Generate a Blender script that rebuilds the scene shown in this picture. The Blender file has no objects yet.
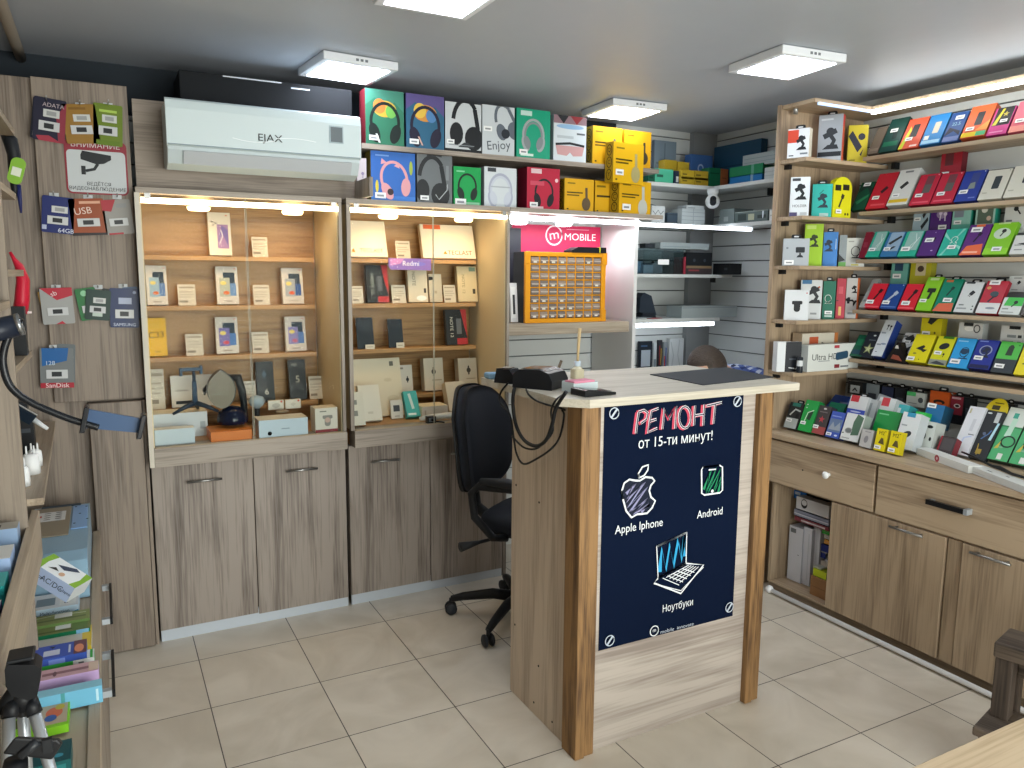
import bpy, math, random
from mathutils import Vector, Matrix, Euler
random.seed(7)
S = bpy.context.scene
COL = S.collection
PI = math.pi
# ------------------------------------------------------------------ camera
FPX, YAW, PITCH, ROLL = 771.93, 0.486918, 0.139793, 0.0077191
CAM = Vector((0, 0, 1.58))
_f = Vector((math.sin(YAW)*math.cos(PITCH), math.cos(YAW)*math.cos(PITCH), -math.sin(PITCH)))
_r0 = Vector((math.cos(YAW), -math.sin(YAW), 0)); _u0 = _r0.cross(_f)
_r = _r0*math.cos(ROLL) + _u0*math.sin(ROLL); _u = -_r0*math.sin(ROLL) + _u0*math.cos(ROLL)
cd = bpy.data.cameras.new('camera'); cd.sensor_width = 36; cd.lens = FPX/1024*36
cd.clip_start = 0.02; cd.clip_end = 60
co = bpy.data.objects.new('camera', cd); COL.objects.link(co)
M = Matrix((_r, _u, -_f)).transposed().to_4x4(); M.translation = CAM
co.matrix_world = M; S.camera = co

def ray(x, y): return _f + _r*((x-512)/FPX) - _u*((y-384)/FPX)
def PT(x, y, X=None, Y=None, Z=None):
    d = ray(x, y)
    t = (X-CAM.x)/d.x if X is not None else (Y-CAM.y)/d.y if Y is not None else (Z-CAM.z)/d.z
    return CAM + d*t
def along(p, d, px=None, py=None):
    """point p + t d whose picture column (row) is px (py)"""
    p = Vector(p); d = Vector(d); q = p-CAM
    if px is not None: a, k = _r*FPX, px-512
    else: a, k = -_u*FPX, py-384
    t = (k*q.dot(_f) - q.dot(a))/(d.dot(a) - k*d.dot(_f))
    return p + d*t

# ------------------------------------------------------------------ materials
MATS = {}
def lin(h):
    h = h.lstrip('#')
    if len(h) == 3: h = ''.join(c*2 for c in h)
    o = []
    for i in (0, 2, 4):
        c = int(h[i:i+2], 16)/255
        o.append(c/12.92 if c <= .04045 else ((c+.055)/1.055)**2.4)
    return (*o, 1)
def newmat(name):
    m = bpy.data.materials.new(name); m.use_nodes = True
    nt = m.node_tree; b = nt.nodes['Principled BSDF']
    return m, nt, b
def C(h, rough=.45, metal=0., coat=0., spec=.28):
    k = (h, rough, metal, coat, spec)
    if k in MATS: return MATS[k]
    m, nt, b = newmat('colour_'+h.strip('#'))
    b.inputs['Base Color'].default_value = lin(h); b.inputs['Metallic'].default_value = metal
    b.inputs['Coat Weight'].default_value = coat; b.inputs['Specular IOR Level'].default_value = spec
    n = nt.nodes.new('ShaderNodeTexNoise'); n.inputs['Scale'].default_value = 60
    mr = nt.nodes.new('ShaderNodeMapRange'); mr.inputs[3].default_value = max(0, rough-.06); mr.inputs[4].default_value = min(1, rough+.06)
    nt.links.new(n.outputs['Fac'], mr.inputs[0]); nt.links.new(mr.outputs[0], b.inputs['Roughness'])
    MATS[k] = m; return m
def EM(h, strength, key='e'):
    k = (h, strength, key)
    if k in MATS: return MATS[k]
    m, nt, b = newmat('light_'+h.strip('#'))
    b.inputs['Base Color'].default_value = lin(h)
    b.inputs['Emission Color'].default_value = lin(h); b.inputs['Emission Strength'].default_value = strength
    MATS[k] = m; return m
def WOOD(axis, tone='#9c8d7c', dark='#7d6f61', rough=.5, fine=1.0):
    """sawn oak laminate with the grain along the axis"""
    k = ('wood', axis, tone, dark, rough, fine)
    if k in MATS: return MATS[k]
    m, nt, b = newmat('oak_laminate_'+axis)
    N = nt.nodes.new; Lk = nt.links.new
    tc = N('ShaderNodeTexCoord'); mp = N('ShaderNodeMapping')
    ai = 'xyz'.index(axis)
    sc = [9.*fine]*3; sc[ai] = .75*fine; mp.inputs['Scale'].default_value = sc
    Lk(tc.outputs['Object'], mp.inputs['Vector'])
    n1 = N('ShaderNodeTexNoise'); n1.inputs['Scale'].default_value = 1.6; n1.inputs['Detail'].default_value = 5; n1.inputs['Distortion'].default_value = .6
    Lk(mp.outputs[0], n1.inputs['Vector'])
    mp2 = N('ShaderNodeMapping'); sc2 = [55.*fine]*3; sc2[ai] = 1.6*fine; mp2.inputs['Scale'].default_value = sc2
    Lk(tc.outputs['Object'], mp2.inputs['Vector'])
    n2 = N('ShaderNodeTexNoise'); n2.inputs['Scale'].default_value = 3; n2.inputs['Detail'].default_value = 3
    Lk(mp2.outputs[0], n2.inputs['Vector'])
    ad = N('ShaderNodeMath'); ad.operation = 'MULTIPLY_ADD'; ad.inputs[1].default_value = .55; Lk(n2.outputs['Fac'], ad.inputs[0]); Lk(n1.outputs['Fac'], ad.inputs[2])
    cr = N('ShaderNodeValToRGB'); e = cr.color_ramp.elements
    e[0].position = .56; e[0].color = lin(dark); e[1].position = .84; e[1].color = lin(tone)
    Lk(ad.outputs[0], cr.inputs[0]); Lk(cr.outputs[0], b.inputs['Base Color'])
    b.inputs['Roughness'].default_value = rough
    bp = N('ShaderNodeBump'); bp.inputs['Strength'].default_value = .12; bp.inputs['Distance'].default_value = .002
    Lk(n2.outputs['Fac'], bp.inputs['Height']); Lk(bp.outputs[0], b.inputs['Normal'])
    MATS[k] = m; return m
def GLASS(tint='#f7faf9', refl=.005):
    k = ('glass', tint, refl)
    if k in MATS: return MATS[k]
    m = bpy.data.materials.new('clear_pane'); m.use_nodes = True; nt = m.node_tree; nt.nodes.clear()
    N = nt.nodes.new
    o = N('ShaderNodeOutputMaterial'); mx = N('ShaderNodeMixShader'); t = N('ShaderNodeBsdfTransparent'); g = N('ShaderNodeBsdfGlossy')
    t.inputs[0].default_value = lin(tint); g.inputs['Roughness'].default_value = .02
    fr = N('ShaderNodeFresnel'); fr.inputs[0].default_value = 1.45
    ml = N('ShaderNodeMath'); ml.operation = 'MULTIPLY'; ml.inputs[1].default_value = refl*10
    nt.links.new(fr.outputs[0], ml.inputs[0]); nt.links.new(ml.outputs[0], mx.inputs[0])
    nt.links.new(t.outputs[0], mx.inputs[1]); nt.links.new(g.outputs[0], mx.inputs[2]); nt.links.new(mx.outputs[0], o.inputs[0])
    MATS[k] = m; return m

OAK_Z = WOOD('z', '#a0968a', '#6a6158'); OAK_X = WOOD('x', '#a0968a', '#6a6158'); OAK_Y = WOOD('y', '#a0968a', '#6a6158')
TAN_Z = WOOD('z', '#a8947b', '#7c6a56'); TAN_X = WOOD('x', '#b09c82', '#86735d'); TAN_Y = WOOD('y', '#b09c82', '#86735d')
PALE_Z = WOOD('z', '#c3b29e', '#a08f7d'); PALE_X = WOOD('x', '#bfb5a8', '#9a8c7e'); 
HONEY_X = WOOD('x', '#bb8f5c', '#8f683e'); PINE_Z = WOOD('z', '#8f6c42', '#4f361e', .65, 2.)
CREAM = C('#d9c9a8', .5); WHITE = C('#e8eaea', .5); OFFW = C('#d9dbd8', .5)
ALU = C('#b9c3cc', .35, .6); STEEL = C('#9a9a98', .3, .9); BLACK = C('#16181b', .45); DARK = C('#0d0f12', .6)

# ------------------------------------------------------------------ mesh builder
class MB:
    def __init__(s): s.v = []; s.f = []; s.mi = []; s.ms = []; s.sm = []
    def m(s, mat):
        if mat not in s.ms: s.ms.append(mat)
        return s.ms.index(mat)
    def add(s, vs, fs, mat, smooth=False, T=None):
        b = len(s.v); i = s.m(mat)
        for v in vs:
            v = Vector(v); s.v.append(T @ v if T else v)
        for f in fs: s.f.append([b+k for k in f]); s.mi.append(i); s.sm.append(smooth)
        return s
    def box(s, lo, hi, mat, T=None):
        x0, y0, z0 = lo; x1, y1, z1 = hi
        vs = [(x0,y0,z0),(x1,y0,z0),(x1,y1,z0),(x0,y1,z0),(x0,y0,z1),(x1,y0,z1),(x1,y1,z1),(x0,y1,z1)]
        fs = [(3,2,1,0),(4,5,6,7),(0,1,5,4),(1,2,6,5),(2,3,7,6),(3,0,4,7)]
        return s.add(vs, fs, mat, False, T)
    def cbox(s, c, d, mat, T=None):
        return s.box([c[i]-d[i]/2 for i in range(3)], [c[i]+d[i]/2 for i in range(3)], mat, T)
    def prism(s, pts, a, b, mat, axis='y', T=None, smooth=False):
        """outline pts in the two other axes, extruded from a to b along axis"""
        def mk(p, t):
            return {'x': (t, p[0], p[1]), 'y': (p[0], t, p[1]), 'z': (p[0], p[1], t)}[axis]
        n = len(pts); ar = sum(pts[i][0]*pts[(i+1) % n][1]-pts[(i+1) % n][0]*pts[i][1] for i in range(n))
        pts = list(pts)
        if ar < 0: pts.reverse()
        vs = [mk(p, a) for p in pts] + [mk(p, b) for p in pts]
        fl = axis == 'y'
        A = list(range(n)); B = list(range(n, 2*n))
        caps = [A, B[::-1]] if fl else [A[::-1], B]
        if b < a: caps = [c[::-1] for c in caps]
        s.add(vs, caps, mat, False, T)
        sides = [[i, i+n, (i+1) % n+n, (i+1) % n] if fl else [i, (i+1) % n, (i+1) % n+n, i+n] for i in range(n)]
        if b < a: sides = [c[::-1] for c in sides]
        return s.add(vs, sides, mat, smooth, T)
    def tube(s, pts, r, mat, n=10, T=None, closed=False, caps=True):
        pts = [Vector(p) for p in pts]; rs = r if isinstance(r, (list, tuple)) else [r]*len(pts)
        vs = []; fs = []; up = None; m = len(pts)
        for i, p in enumerate(pts):
            t = (pts[(i+1) % m]-pts[i-1]) if closed else (pts[min(i+1, m-1)]-pts[max(i-1, 0)])
            t.normalize()
            if up is None:
                up = t.orthogonal().normalized()
            else:
                up = (up-t*up.dot(t));
                up = up.normalized() if up.length > 1e-6 else t.orthogonal().normalized()
            w = t.cross(up)
            for k in range(n):
                a = 2*PI*k/n; vs.append(p+(up*math.cos(a)+w*math.sin(a))*rs[i])
        for i in range(m if closed else m-1):
            j = (i+1) % m
            for k in range(n): fs.append((i*n+k, i*n+(k+1) % n, j*n+(k+1) % n, j*n+k))
        if caps and not closed: fs += [tuple(range(n))[::-1], tuple((m-1)*n+k for k in range(n))]
        return s.add(vs, fs, mat, True, T)
    def lathe(s, prof, mat, n=24, T=None, c=(0, 0, 0), axis='z'):
        vs = []; fs = []; m = len(prof)
        for (r, z) in prof:
            for k in range(n):
                a = 2*PI*k/n; q = (r*math.cos(a), r*math.sin(a), z)
                if axis == 'y': q = (q[0], z, q[1])
                if axis == 'x': q = (z, q[0], q[1])
                vs.append((q[0]+c[0], q[1]+c[1], q[2]+c[2]))
        for i in range(m-1):
            for k in range(n): 
                q = (i*n+k, i*n+(k+1) % n, (i+1)*n+(k+1) % n, (i+1)*n+k)
                fs.append(q[::-1] if axis == 'y' else q)
        return s.add(vs, fs, mat, True, T)
    def ball(s, c, r, mat, n=18, T=None, rot=None):
        r = (r, r, r) if isinstance(r, (int, float)) else r
        vs = []; fs = []; m = n//2
        for i in range(m+1):
            a = PI*i/m
            for k in range(n):
                b = 2*PI*k/n; q = Vector((r[0]*math.sin(a)*math.cos(b), r[1]*math.sin(a)*math.sin(b), -r[2]*math.cos(a)))
                if rot: q = rot @ q
                vs.append(q+Vector(c))
        for i in range(m):
            for k in range(n): fs.append((i*n+k, i*n+(k+1) % n, (i+1)*n+(k+1) % n, (i+1)*n+k))
        return s.add(vs, fs, mat, True, T)
    def build(s, name, parent=None, bevel=0, origin=None):
        if not s.v: return None
        me = bpy.data.meshes.new(name)
        o = Vector(origin) if origin is not None else Vector((0, 0, 0))
        me.from_pydata([v-o for v in s.v], [], s.f)
        for m in s.ms: me.materials.append(m)
        me.polygons.foreach_set('material_index', s.mi); me.polygons.foreach_set('use_smooth', s.sm)
        me.update()
        ob = bpy.data.objects.new(name, me); COL.objects.link(ob); ob.location = o
        if parent: ob.parent = parent
        if bevel:
            b = ob.modifiers.new('edge', 'BEVEL'); b.width = bevel; b.segments = 2; b.limit_method = 'ANGLE'; b.angle_limit = math.radians(50)
            b.use_clamp_overlap = True
        return ob
def tag(o, label, cat, group=None):
    o['label'] = label; o['category'] = cat
    if group: o['group'] = group
    return o
def root(name, label, cat, loc=(0, 0, 0), group=None, rot=None):
    o = bpy.data.objects.new(name, None); COL.objects.link(o); o.location = loc; o.empty_display_size = .05
    if rot: o.rotation_euler = rot
    return tag(o, label, cat, group)
def struct(o): o['kind'] = 'structure'; return o
def part(name, parent, fn, bevel=0, label=None):
    """a part given in world coordinates under a root that has only a translation"""
    b = MB(); fn(b); o = b.build(name, parent, bevel)
    loc = Vector(parent.matrix_basis.translation)
    p = parent.parent
    while p: loc += Vector(p.matrix_basis.translation); p = p.parent
    me = o.data
    # the origin of a part lies at the middle of its own box
    lo = Vector([min(v.co[i] for v in me.vertices) for i in range(3)]); hi = Vector([max(v.co[i] for v in me.vertices) for i in range(3)])
    c = (lo+hi)/2
    me.transform(Matrix.Translation(-c)); o.location = c-loc
    if label: o['label'] = label
    return o
def rr(w, h, r, n=5, cx=0, cy=0):
    pts = []
    for (sx, sy, a0) in ((1, 1, 0), (-1, 1, 90), (-1, -1, 180), (1, -1, 270)):
        for k in range(n+1):
            a = math.radians(a0+90*k/n); pts.append((cx+sx*(w/2-r)+r*math.cos(a), cy+sy*(h/2-r)+r*math.sin(a)))
    return pts
# ------------------------------------------------------------------ printed art
_TXT = {}
def text_geo(txt):
    if txt in _TXT: return _TXT[txt]
    cu = bpy.data.curves.new('lettering', 'FONT'); cu.body = txt; cu.align_x = 'CENTER'; cu.align_y = 'CENTER'; cu.size = 1
    cu.resolution_u = 3
    ob = bpy.data.objects.new('lettering', cu); me = ob.to_mesh()
    g = ([(v.co.x, v.co.y) for v in me.vertices], [tuple(p.vertices) for p in me.polygons])
    ob.to_mesh_clear(); bpy.data.objects.remove(ob); bpy.data.curves.remove(cu)
    _TXT[txt] = g; return g
def arc(cx, cy, r, a0, a1, n=14, ry=None):
    ry = ry or r
    return [(cx+r*math.cos(math.radians(a0+(a1-a0)*k/n)), cy+ry*math.sin(math.radians(a0+(a1-a0)*k/n))) for k in range(n+1)]
def RE(cx, cy, rx, ry, deg):
    c, s = math.cos(math.radians(deg)), math.sin(math.radians(deg))
    return ('p', [(cx+x*c-y*s, cy+x*s+y*c) for x, y in arc(0, 0, rx, 0, 360, 20, ry)[:-1]])
def E_(cx, cy, rx, ry=None): return ('p', arc(cx, cy, rx, 0, 360, 20, ry)[:-1])
SIL = {
 'hp': [('l', arc(0, 0, .40, 205, -25, 18, .50), .085), RE(-.3, -.3, .15, .27, 18), RE(.3, -.3, .15, .27, -18)],
 'hpside': [('l', arc(0, .0, .3, 170, 40, 10, .5), .09), ('l', [(.22, .32), (.3, -.1)], .1), ('p', arc(.2, -.3, .22, 0, 360, 18, .26)[:-1]), ('p', arc(-.22, -.22, .16, 0, 360, 18, .24)[:-1])],
 'cup': [('l', [(0, .55), (.02, .0)], .13), E_(0, -.2, .24, .3)],
 'holder': [E_(.0,.36,.2,.2), ('l', [(-.32, .1), (.3, .4)], .26), ('l', [(0, .2), (.2, -.1), (.08, -.36)], .2), ('p', [(-.36, -.52), (.44, -.52), (.34, -.3), (-.1, -.3)])],
 'mount': [('p', rr(.62, .4, .06, 3, 0, .12)), ('l', [(0, -.1), (0, -.3)], .12), ('p', [(-.24, -.42), (.24, -.42), (.14, -.26), (-.14, -.26)])],
 'bank': [('p', rr(.42, .86, .06, 3))],
 'phone': [('p', rr(.4, .82, .05, 3))],
 'bud': [E_(0, .2, .2, .2), ('l', [(.05, .15), (.0, -.4)], .12)],
 'buds': [E_(-.18, .2, .14, .14), ('l', [(-.16, .15), (-.2, -.35)], .09), E_(.2, .12, .14, .14), ('l', [(.18, .1), (.22, -.42)], .09)],
 'ring': [('l', arc(0, .08, .28, 0, 360, 20, .34), .05), ('l', [(.22, -.12), (.1, -.34)], .08), ('p', [(-.3, -.42), (.38, -.42), (.3, -.34), (-.2, -.34)])],
 'mouse': [E_(0, 0, .26, .42)],
 'watch': [('p', rr(.16, .9, .05, 2)), E_(0, 0, .23, .25)],
 'cable': [('l', arc(0, 0, .3, -60, 250, 18), .06), ('l', [(.15, -.26), (.34, -.44)], .1), ('l', [(-.1, -.28), (-.34, -.4)], .1)],
 'plug': [('p', rr(.34, .4, .06, 3, 0, .12)), ('l', [(-.06, -.08), (-.06, -.26)], .05), ('l', [(.08, -.08), (.08, -.26)], .05)],
 'scan': [('p', rr(.66, .36, .06, 3, 0, .28)), ('l', [(.05, .2), (-.05, -.45)], .22)],
 'torch': [('l', [(-.2, -.4), (.05, .15)], .14), ('l', [(.05, .15), (.16, .4)], .26)],
 'cam': [('p', rr(.44, .8, .2, 5, 0, -.05)), ('p', rr(.72, .26, .08, 3, 0, .22))],
 'shaver': [E_(.05, .2, .27, .27), ('l', [(0, .0), (-.22, -.42)], .2)],
 'speaker': [('p', rr(.5, .8, .22, 6)), ('l', arc(0, .34, .2, 20, 160, 8), .05)],
 'dash': [('p', rr(1., .42, .14, 5)),],
 'star': [('p', [(math.cos(math.radians(90+36*k))*(.5 if k % 2 == 0 else .2), math.sin(math.radians(90+36*k))*(.5 if k % 2 == 0 else .2)) for k in range(10)])],
 'lamp': [('p', arc(0, 0, .46, 0, 360, 24, .3)[:-1])],
}
def S_(kind, cx, cy, s, c, rot=0): return [('s', kind, cx, cy, s, c, rot)]
def R_(x0, y0, x1, y1, c): return [('r', x0, y0, x1, y1, c)]
def O_(cx, cy, r, c, ry=None): return [('e', cx, cy, r, ry or r, c)]
def P_(pts, c): return [('P', pts, c)]
def L_(pts, wd, c): return [('L', pts, wd, c)]
def T_(t, cx, cy, size, c, rot=0, sq=1): return [('t', t, cx, cy, size, c, rot, sq)]
def ribbon(pts, wd, closed=False):
    n = len(pts); L = []; Rr = []
    for i in range(n):
        a = pts[max(i-1, 0)]; b = pts[min(i+1, n-1)]
        if closed: a = pts[i-1]; b = pts[(i+1) % n]
        dx, dy = b[0]-a[0], b[1]-a[1]; l = math.hypot(dx, dy) or 1
        nx, ny = -dy/l*wd/2, dx/l*wd/2
        L.append((pts[i][0]+nx, pts[i][1]+ny)); Rr.append((pts[i][0]-nx, pts[i][1]-ny))
    vs = L+Rr; fs = [(n+i, n+i+1, i+1, i) for i in range(n-1)]
    if closed: fs.append((n+n-1, n, 0, n-1))
    return vs, fs
def clip_faces(vs, fs, x0, x1, z0, z1):
    if all(x0 <= x <= x1 and z0 <= z <= z1 for x, z in vs): return vs, fs
    nv = []; nf = []
    for f in fs:
        p = [vs[i] for i in f]
        for ax, lim, sg in ((0, x0, 1), (0, x1, -1), (1, z0, 1), (1, z1, -1)):
            q = []
            for i in range(len(p)):
                a, c = p[i-1], p[i]; da = sg*(a[ax]-lim); dc = sg*(c[ax]-lim)
                if (da >= 0) != (dc >= 0):
                    t = da/(da-dc); q.append((a[0]+(c[0]-a[0])*t, a[1]+(c[1]-a[1])*t))
                if dc >= 0: q.append(c)
            p = q
            if len(p) < 3: break
        if len(p) >= 3: nf.append(tuple(range(len(nv), len(nv)+len(p)))); nv += p
    return nv, nf
def art_into(b, art, w, h, y0=0., step=.00022, T=None, rough=.4, x_off=0., z_off=0.):
    """print the art on the face x in [-w/2, w/2], z in [0, h], looking to -y"""
    k = 1
    def put(vs, fs, col, y):
        fs2 = []; vs, fs = clip_faces(vs, fs, -w/2, w/2, 0, h)
        for f in fs:
            ar = sum(vs[f[i]][0]*vs[f[(i+1) % len(f)]][1]-vs[f[(i+1) % len(f)]][0]*vs[f[i]][1] for i in range(len(f)))
            fs2.append(tuple(f) if ar > 0 else tuple(f)[::-1])
        b.add([(x+x_off, y, z+z_off) for x, z in vs], fs2, C(col, rough), False, T)
    for a in art:
        y = y0-step*k; k += 1
        t = a[0]
        if t == 'r':
            _, u0, v0, u1, v1, c = a
            put([((u0-.5)*w, v0*h), ((u1-.5)*w, v0*h), ((u1-.5)*w, v1*h), ((u0-.5)*w, v1*h)], [(0, 1, 2, 3)], c, y)
        elif t == 'e':
            _, cx, cy, rx, ry, c = a
            p = arc((cx-.5)*w, cy*h, rx*w, 0, 360, 22, ry*w)[:-1]; put(p, [tuple(range(len(p)))], c, y)
        elif t == 'P':
            p = [((u-.5)*w, v*h) for u, v in a[1]]; put(p, [tuple(range(len(p)))], a[2], y)
        elif t == 'L':
            vs, fs = ribbon([((u-.5)*w, v*h) for u, v in a[1]], a[2]*w); put(vs, fs, a[3], y)
        elif t == 's':
            _, kind, cx, cy, s, c, rot = a
            cr, sr = math.cos(math.radians(rot)), math.sin(math.radians(rot))
            for q in SIL[kind]:
                if q[0] in 'pP': vs, fs = q[1], [tuple(range(len(q[1])))]
                else: vs, fs = ribbon(q[1], q[2])
                vs = [((cx-.5)*w+(x*cr-z*sr)*s*w, cy*h+(x*sr+z*cr)*s*w) for x, z in vs]
                put(vs, fs, c, y); y -= step*.2
        elif t == 't':
            _, tx, cx, cy, size, c, rot, sq = a
            vs, fs = text_geo(tx); cr, sr = math.cos(math.radians(rot)), math.sin(math.radians(rot))
            put([((cx-.5)*w+(x*sq*cr-z*sr)*size*w, cy*h+(x*sq*sr+z*cr)*size*w) for x, z in vs], fs, c, y)
    return k*step
def sticker(o, w, h, u, v, sw=.3, sh=None, name='price_sticker', rot=0):
    sw_ = sw*w; sh_ = sh*h if sh else sw_*.5
    b = MB(); x = (u-.5)*w; z = v*h; y = -.0042
    cr, sr = math.cos(math.radians(rot)), math.sin(math.radians(rot))
    def q(x0, z0, x1, z1, mat, yy):
        b.add([(x+p*cr-t*sr, yy, z+p*sr+t*cr) for p, t in ((x0, z0), (x1, z0), (x1, z1), (x0, z1))], [(0, 1, 2, 3)], mat)
    b.cbox((x, y+.0003, z), (.0001, .0001, .0001), WHITE)
    q(-sw_/2, -sh_/2, sw_/2, sh_/2, C('#eceeee', .5), y)
    q(-sw_*.32, -sh_*.22, sw_*.32, sh_*.12, C('#8e9296', .5), y-.0003)
    s = b.build(name, o); return s
def hangtab(o, w, h, d, col='#101214', u=.5):
    b = MB(); tw = min(.045, w*.5); th = .022
    b.prism(rr(tw, th*1.6, .008, 3, (u-.5)*w, h+th*.1), d*.55-.0008, d*.55+.0008, C(col, .4))
    b.prism(rr(tw*.5, .006, .0028, 3, (u-.5)*w, h+th*.45), d*.55-.001, d*.55-.0012, C('#c9ccce', .5))
    return b.build('hang_tab', o)
def carton(name, label, cat, group, w, h, d, loc, yaw=0., lean=0., front='#ddd', side=None, art=(), stick=None, tab=None, top=None, roll=0., sideart=None, topart=None, rough=.38):
    b = MB(); side = side or front; top = top or side
    F, Sd, Tp = C(front, rough), C(side, rough), C(top, rough)
    x = w/2
    vs = [(-x,0,0),(x,0,0),(x,d,0),(-x,d,0),(-x,0,h),(x,0,h),(x,d,h),(-x,d,h)]
    b.add(vs, [(0,1,5,4)], F); b.add(vs, [(1,2,6,5),(2,3,7,6),(3,0,4,7),(3,2,1,0)], Sd); b.add(vs, [(4,5,6,7)], Tp)
    art_into(b, art, w, h)
    if sideart:   # on the x = -w/2 face
        T = Matrix.Translation((-x, d/2, 0)) @ Matrix.Rotation(-PI/2, 4, 'Z'); art_into(b, sideart, d, h, T=T)
    if topart:
        T = Matrix.Translation((0, 0, h)) @ Matrix.Rotation(-PI/2, 4, 'X'); art_into(b, topart, w, d, T=T)
    o = b.build(name); o.location = loc; o.rotation_euler = (-lean, roll, yaw)
    tag(o, label, cat, group)
    if stick: sticker(o, w, h, *stick)
    if tab: hangtab(o, w, h, d, tab if isinstance(tab, str) else '#101214')
    return o
def faceY(x0, x1, ytop, yf, zb, name, label, front, side=None, art=(), d=.06, lean=0., cat='box', group=None, yaw=0., **k):
    """carton whose front faces -Y (turned by yaw) at y = yf, standing at zb; x0, x1, ytop are read off the photograph"""
    ya = math.radians(yaw); u = Vector((math.cos(ya), math.sin(ya), 0))
    a = along((0, yf, zb), (1, 0, 0), px=x0); c = along((0, yf, zb), (1, 0, 0), px=x1); m = (a+c)/2
    if yaw:
        m = along((0, yf, zb), (1, 0, 0), px=(x0+x1)/2); a = along(m, u, px=x0); c = along(m, u, px=x1); m = (a+c)/2
    w = (c-a).length; m.z += d*math.sin(lean)+(.0004 if lean else 0)
    t = along(m, (0, math.sin(lean), math.cos(lean)), py=ytop); h = (t-m).length
    return carton(name, label, cat, group, w*.985, h, d, m, ya, lean, front, side, art, **k)
def faceX(x0, x1, ytop, xf, zb, name, label, front, side=None, art=(), d=.03, lean=math.radians(28), cat='box', group=None, **k):
    a = along((xf, 0, zb), (0, 1, 0), px=x0); c = along((xf, 0, zb), (0, 1, 0), px=x1)
    w = abs(c.y-a.y); m = (a+c)/2; m.z += d*math.sin(lean)+(.0004 if lean else 0)
    t = along(m, (math.sin(lean), 0, math.cos(lean)), py=ytop); h = (t-m).length
    return carton(name, label, cat, group, w*.97, h, d, m, -PI/2, lean, front, side, art, **k)
# ================================================================== the room
XL, XR, YB, YF, ZC = -.33, 3.5, 3.9, -1.6, 2.47
def tile_mat():
    m, nt, b = newmat('porcelain_floor_tiles'); N = nt.nodes.new; Lk = nt.links.new
    tc = N('ShaderNodeTexCoord'); sp = N('ShaderNodeSeparateXYZ'); Lk(tc.outputs['Object'], sp.inputs[0])
    ed = []; cells = []
    for ax, o in (('X', -.1332), ('Y', 3.2429)):
        s1 = N('ShaderNodeMath'); s1.operation = 'SUBTRACT'; s1.inputs[1].default_value = o-40*.39978; Lk(sp.outputs[ax], s1.inputs[0])
        dv = N('ShaderNodeMath'); dv.operation = 'DIVIDE'; dv.inputs[1].default_value = .39978; Lk(s1.outputs[0], dv.inputs[0])
        fr = N('ShaderNodeMath'); fr.operation = 'FRACT'; Lk(dv.outputs[0], fr.inputs[0])
        fl = N('ShaderNodeMath'); fl.operation = 'FLOOR'; Lk(dv.outputs[0], fl.inputs[0]); cells.append(fl)
        pp = N('ShaderNodeMath'); pp.operation = 'PINGPONG'; pp.inputs[1].default_value = .5; Lk(fr.outputs[0], pp.inputs[0]); ed.append(pp)
    mn = N('ShaderNodeMath'); mn.operation = 'MINIMUM'; Lk(ed[0].outputs[0], mn.inputs[0]); Lk(ed[1].outputs[0], mn.inputs[1])
    lt = N('ShaderNodeMath'); lt.operation = 'LESS_THAN'; lt.inputs[1].default_value = .0048; Lk(mn.outputs[0], lt.inputs[0])
    cb = N('ShaderNodeCombineXYZ'); Lk(cells[0].outputs[0], cb.inputs[0]); Lk(cells[1].outputs[0], cb.inputs[1])
    wn = N('ShaderNodeTexWhiteNoise'); Lk(cb.outputs[0], wn.inputs['Vector'])
    off = N('ShaderNodeVectorMath'); off.operation = 'MULTIPLY_ADD'; off.inputs[1].default_value = (7, 7, 7)
    Lk(wn.outputs['Color'], off.inputs[0]); Lk(tc.outputs['Object'], off.inputs[2])
    n1 = N('ShaderNodeTexNoise'); n1.inputs['Scale'].default_value = 3.2; n1.inputs['Detail'].default_value = 7; n1.inputs['Distortion'].default_value = 1.5
    Lk(off.outputs[0], n1.inputs['Vector'])
    cr = N('ShaderNodeValToRGB'); e = cr.color_ramp.elements
    e[0].position = .3; e[0].color = lin('#c4bbab'); e[1].position = .72; e[1].color = lin('#d9d1c3'); Lk(n1.outputs['Fac'], cr.inputs[0])
    mx = N('ShaderNodeMix'); mx.data_type = 'RGBA'; Lk(lt.outputs[0], mx.inputs['Factor']); Lk(cr.outputs[0], mx.inputs['A']); mx.inputs['B'].default_value = lin('#443d36')
    Lk(mx.outputs['Result'], b.inputs['Base Color']); b.inputs['Roughness'].default_value = .34
    return m
def single(name, fn, bevel=0):
    b = MB(); fn(b); return b.build(name, None, bevel)
struct(single('floor', lambda b: b.box((XL-.1, YF-.1, -.06), (XR+.1, YB+.1, 0), tile_mat())))
struct(single('ceiling', lambda b: b.box((XL-.1, YF-.1, ZC), (XR+.1, YB+.1, ZC+.06), C('#afb5be', .45))))
SLAT, GROOVE = C('#cdd2d2', .45), C('#5a5f62', .7)
def slats(b, wall, u0, u1):
    p = .0935
    for k in range(int(ZC/p)+1):
        z0 = k*p; z1 = min(z0+p-.007, ZC)
        if wall == 'R': b.box((XR, u0, z0), (XR+.02, u1, z1), SLAT)
        else: b.box((u0, YB, z0), (u1, YB+.02, z1), SLAT)
    if wall == 'R': b.box((XR+.011, u0, 0), (XR+.08, u1, ZC), GROOVE)
    else: b.box((u0, YB+.011, 0), (u1, YB+.08, ZC), GROOVE)
struct(single('wall_right', lambda b: slats(b, 'R', YF, YB)))
struct(single('wall_back', lambda b: slats(b, 'B', XL, XR)))
struct(single('wall_back_shade', lambda b: b.box((XL, YB-.012, 2.262), (2.74, YB-.001, ZC), C('#262e36', .7))))  # shade in the gap above the cabinets, painted as a dark sheet
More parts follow.
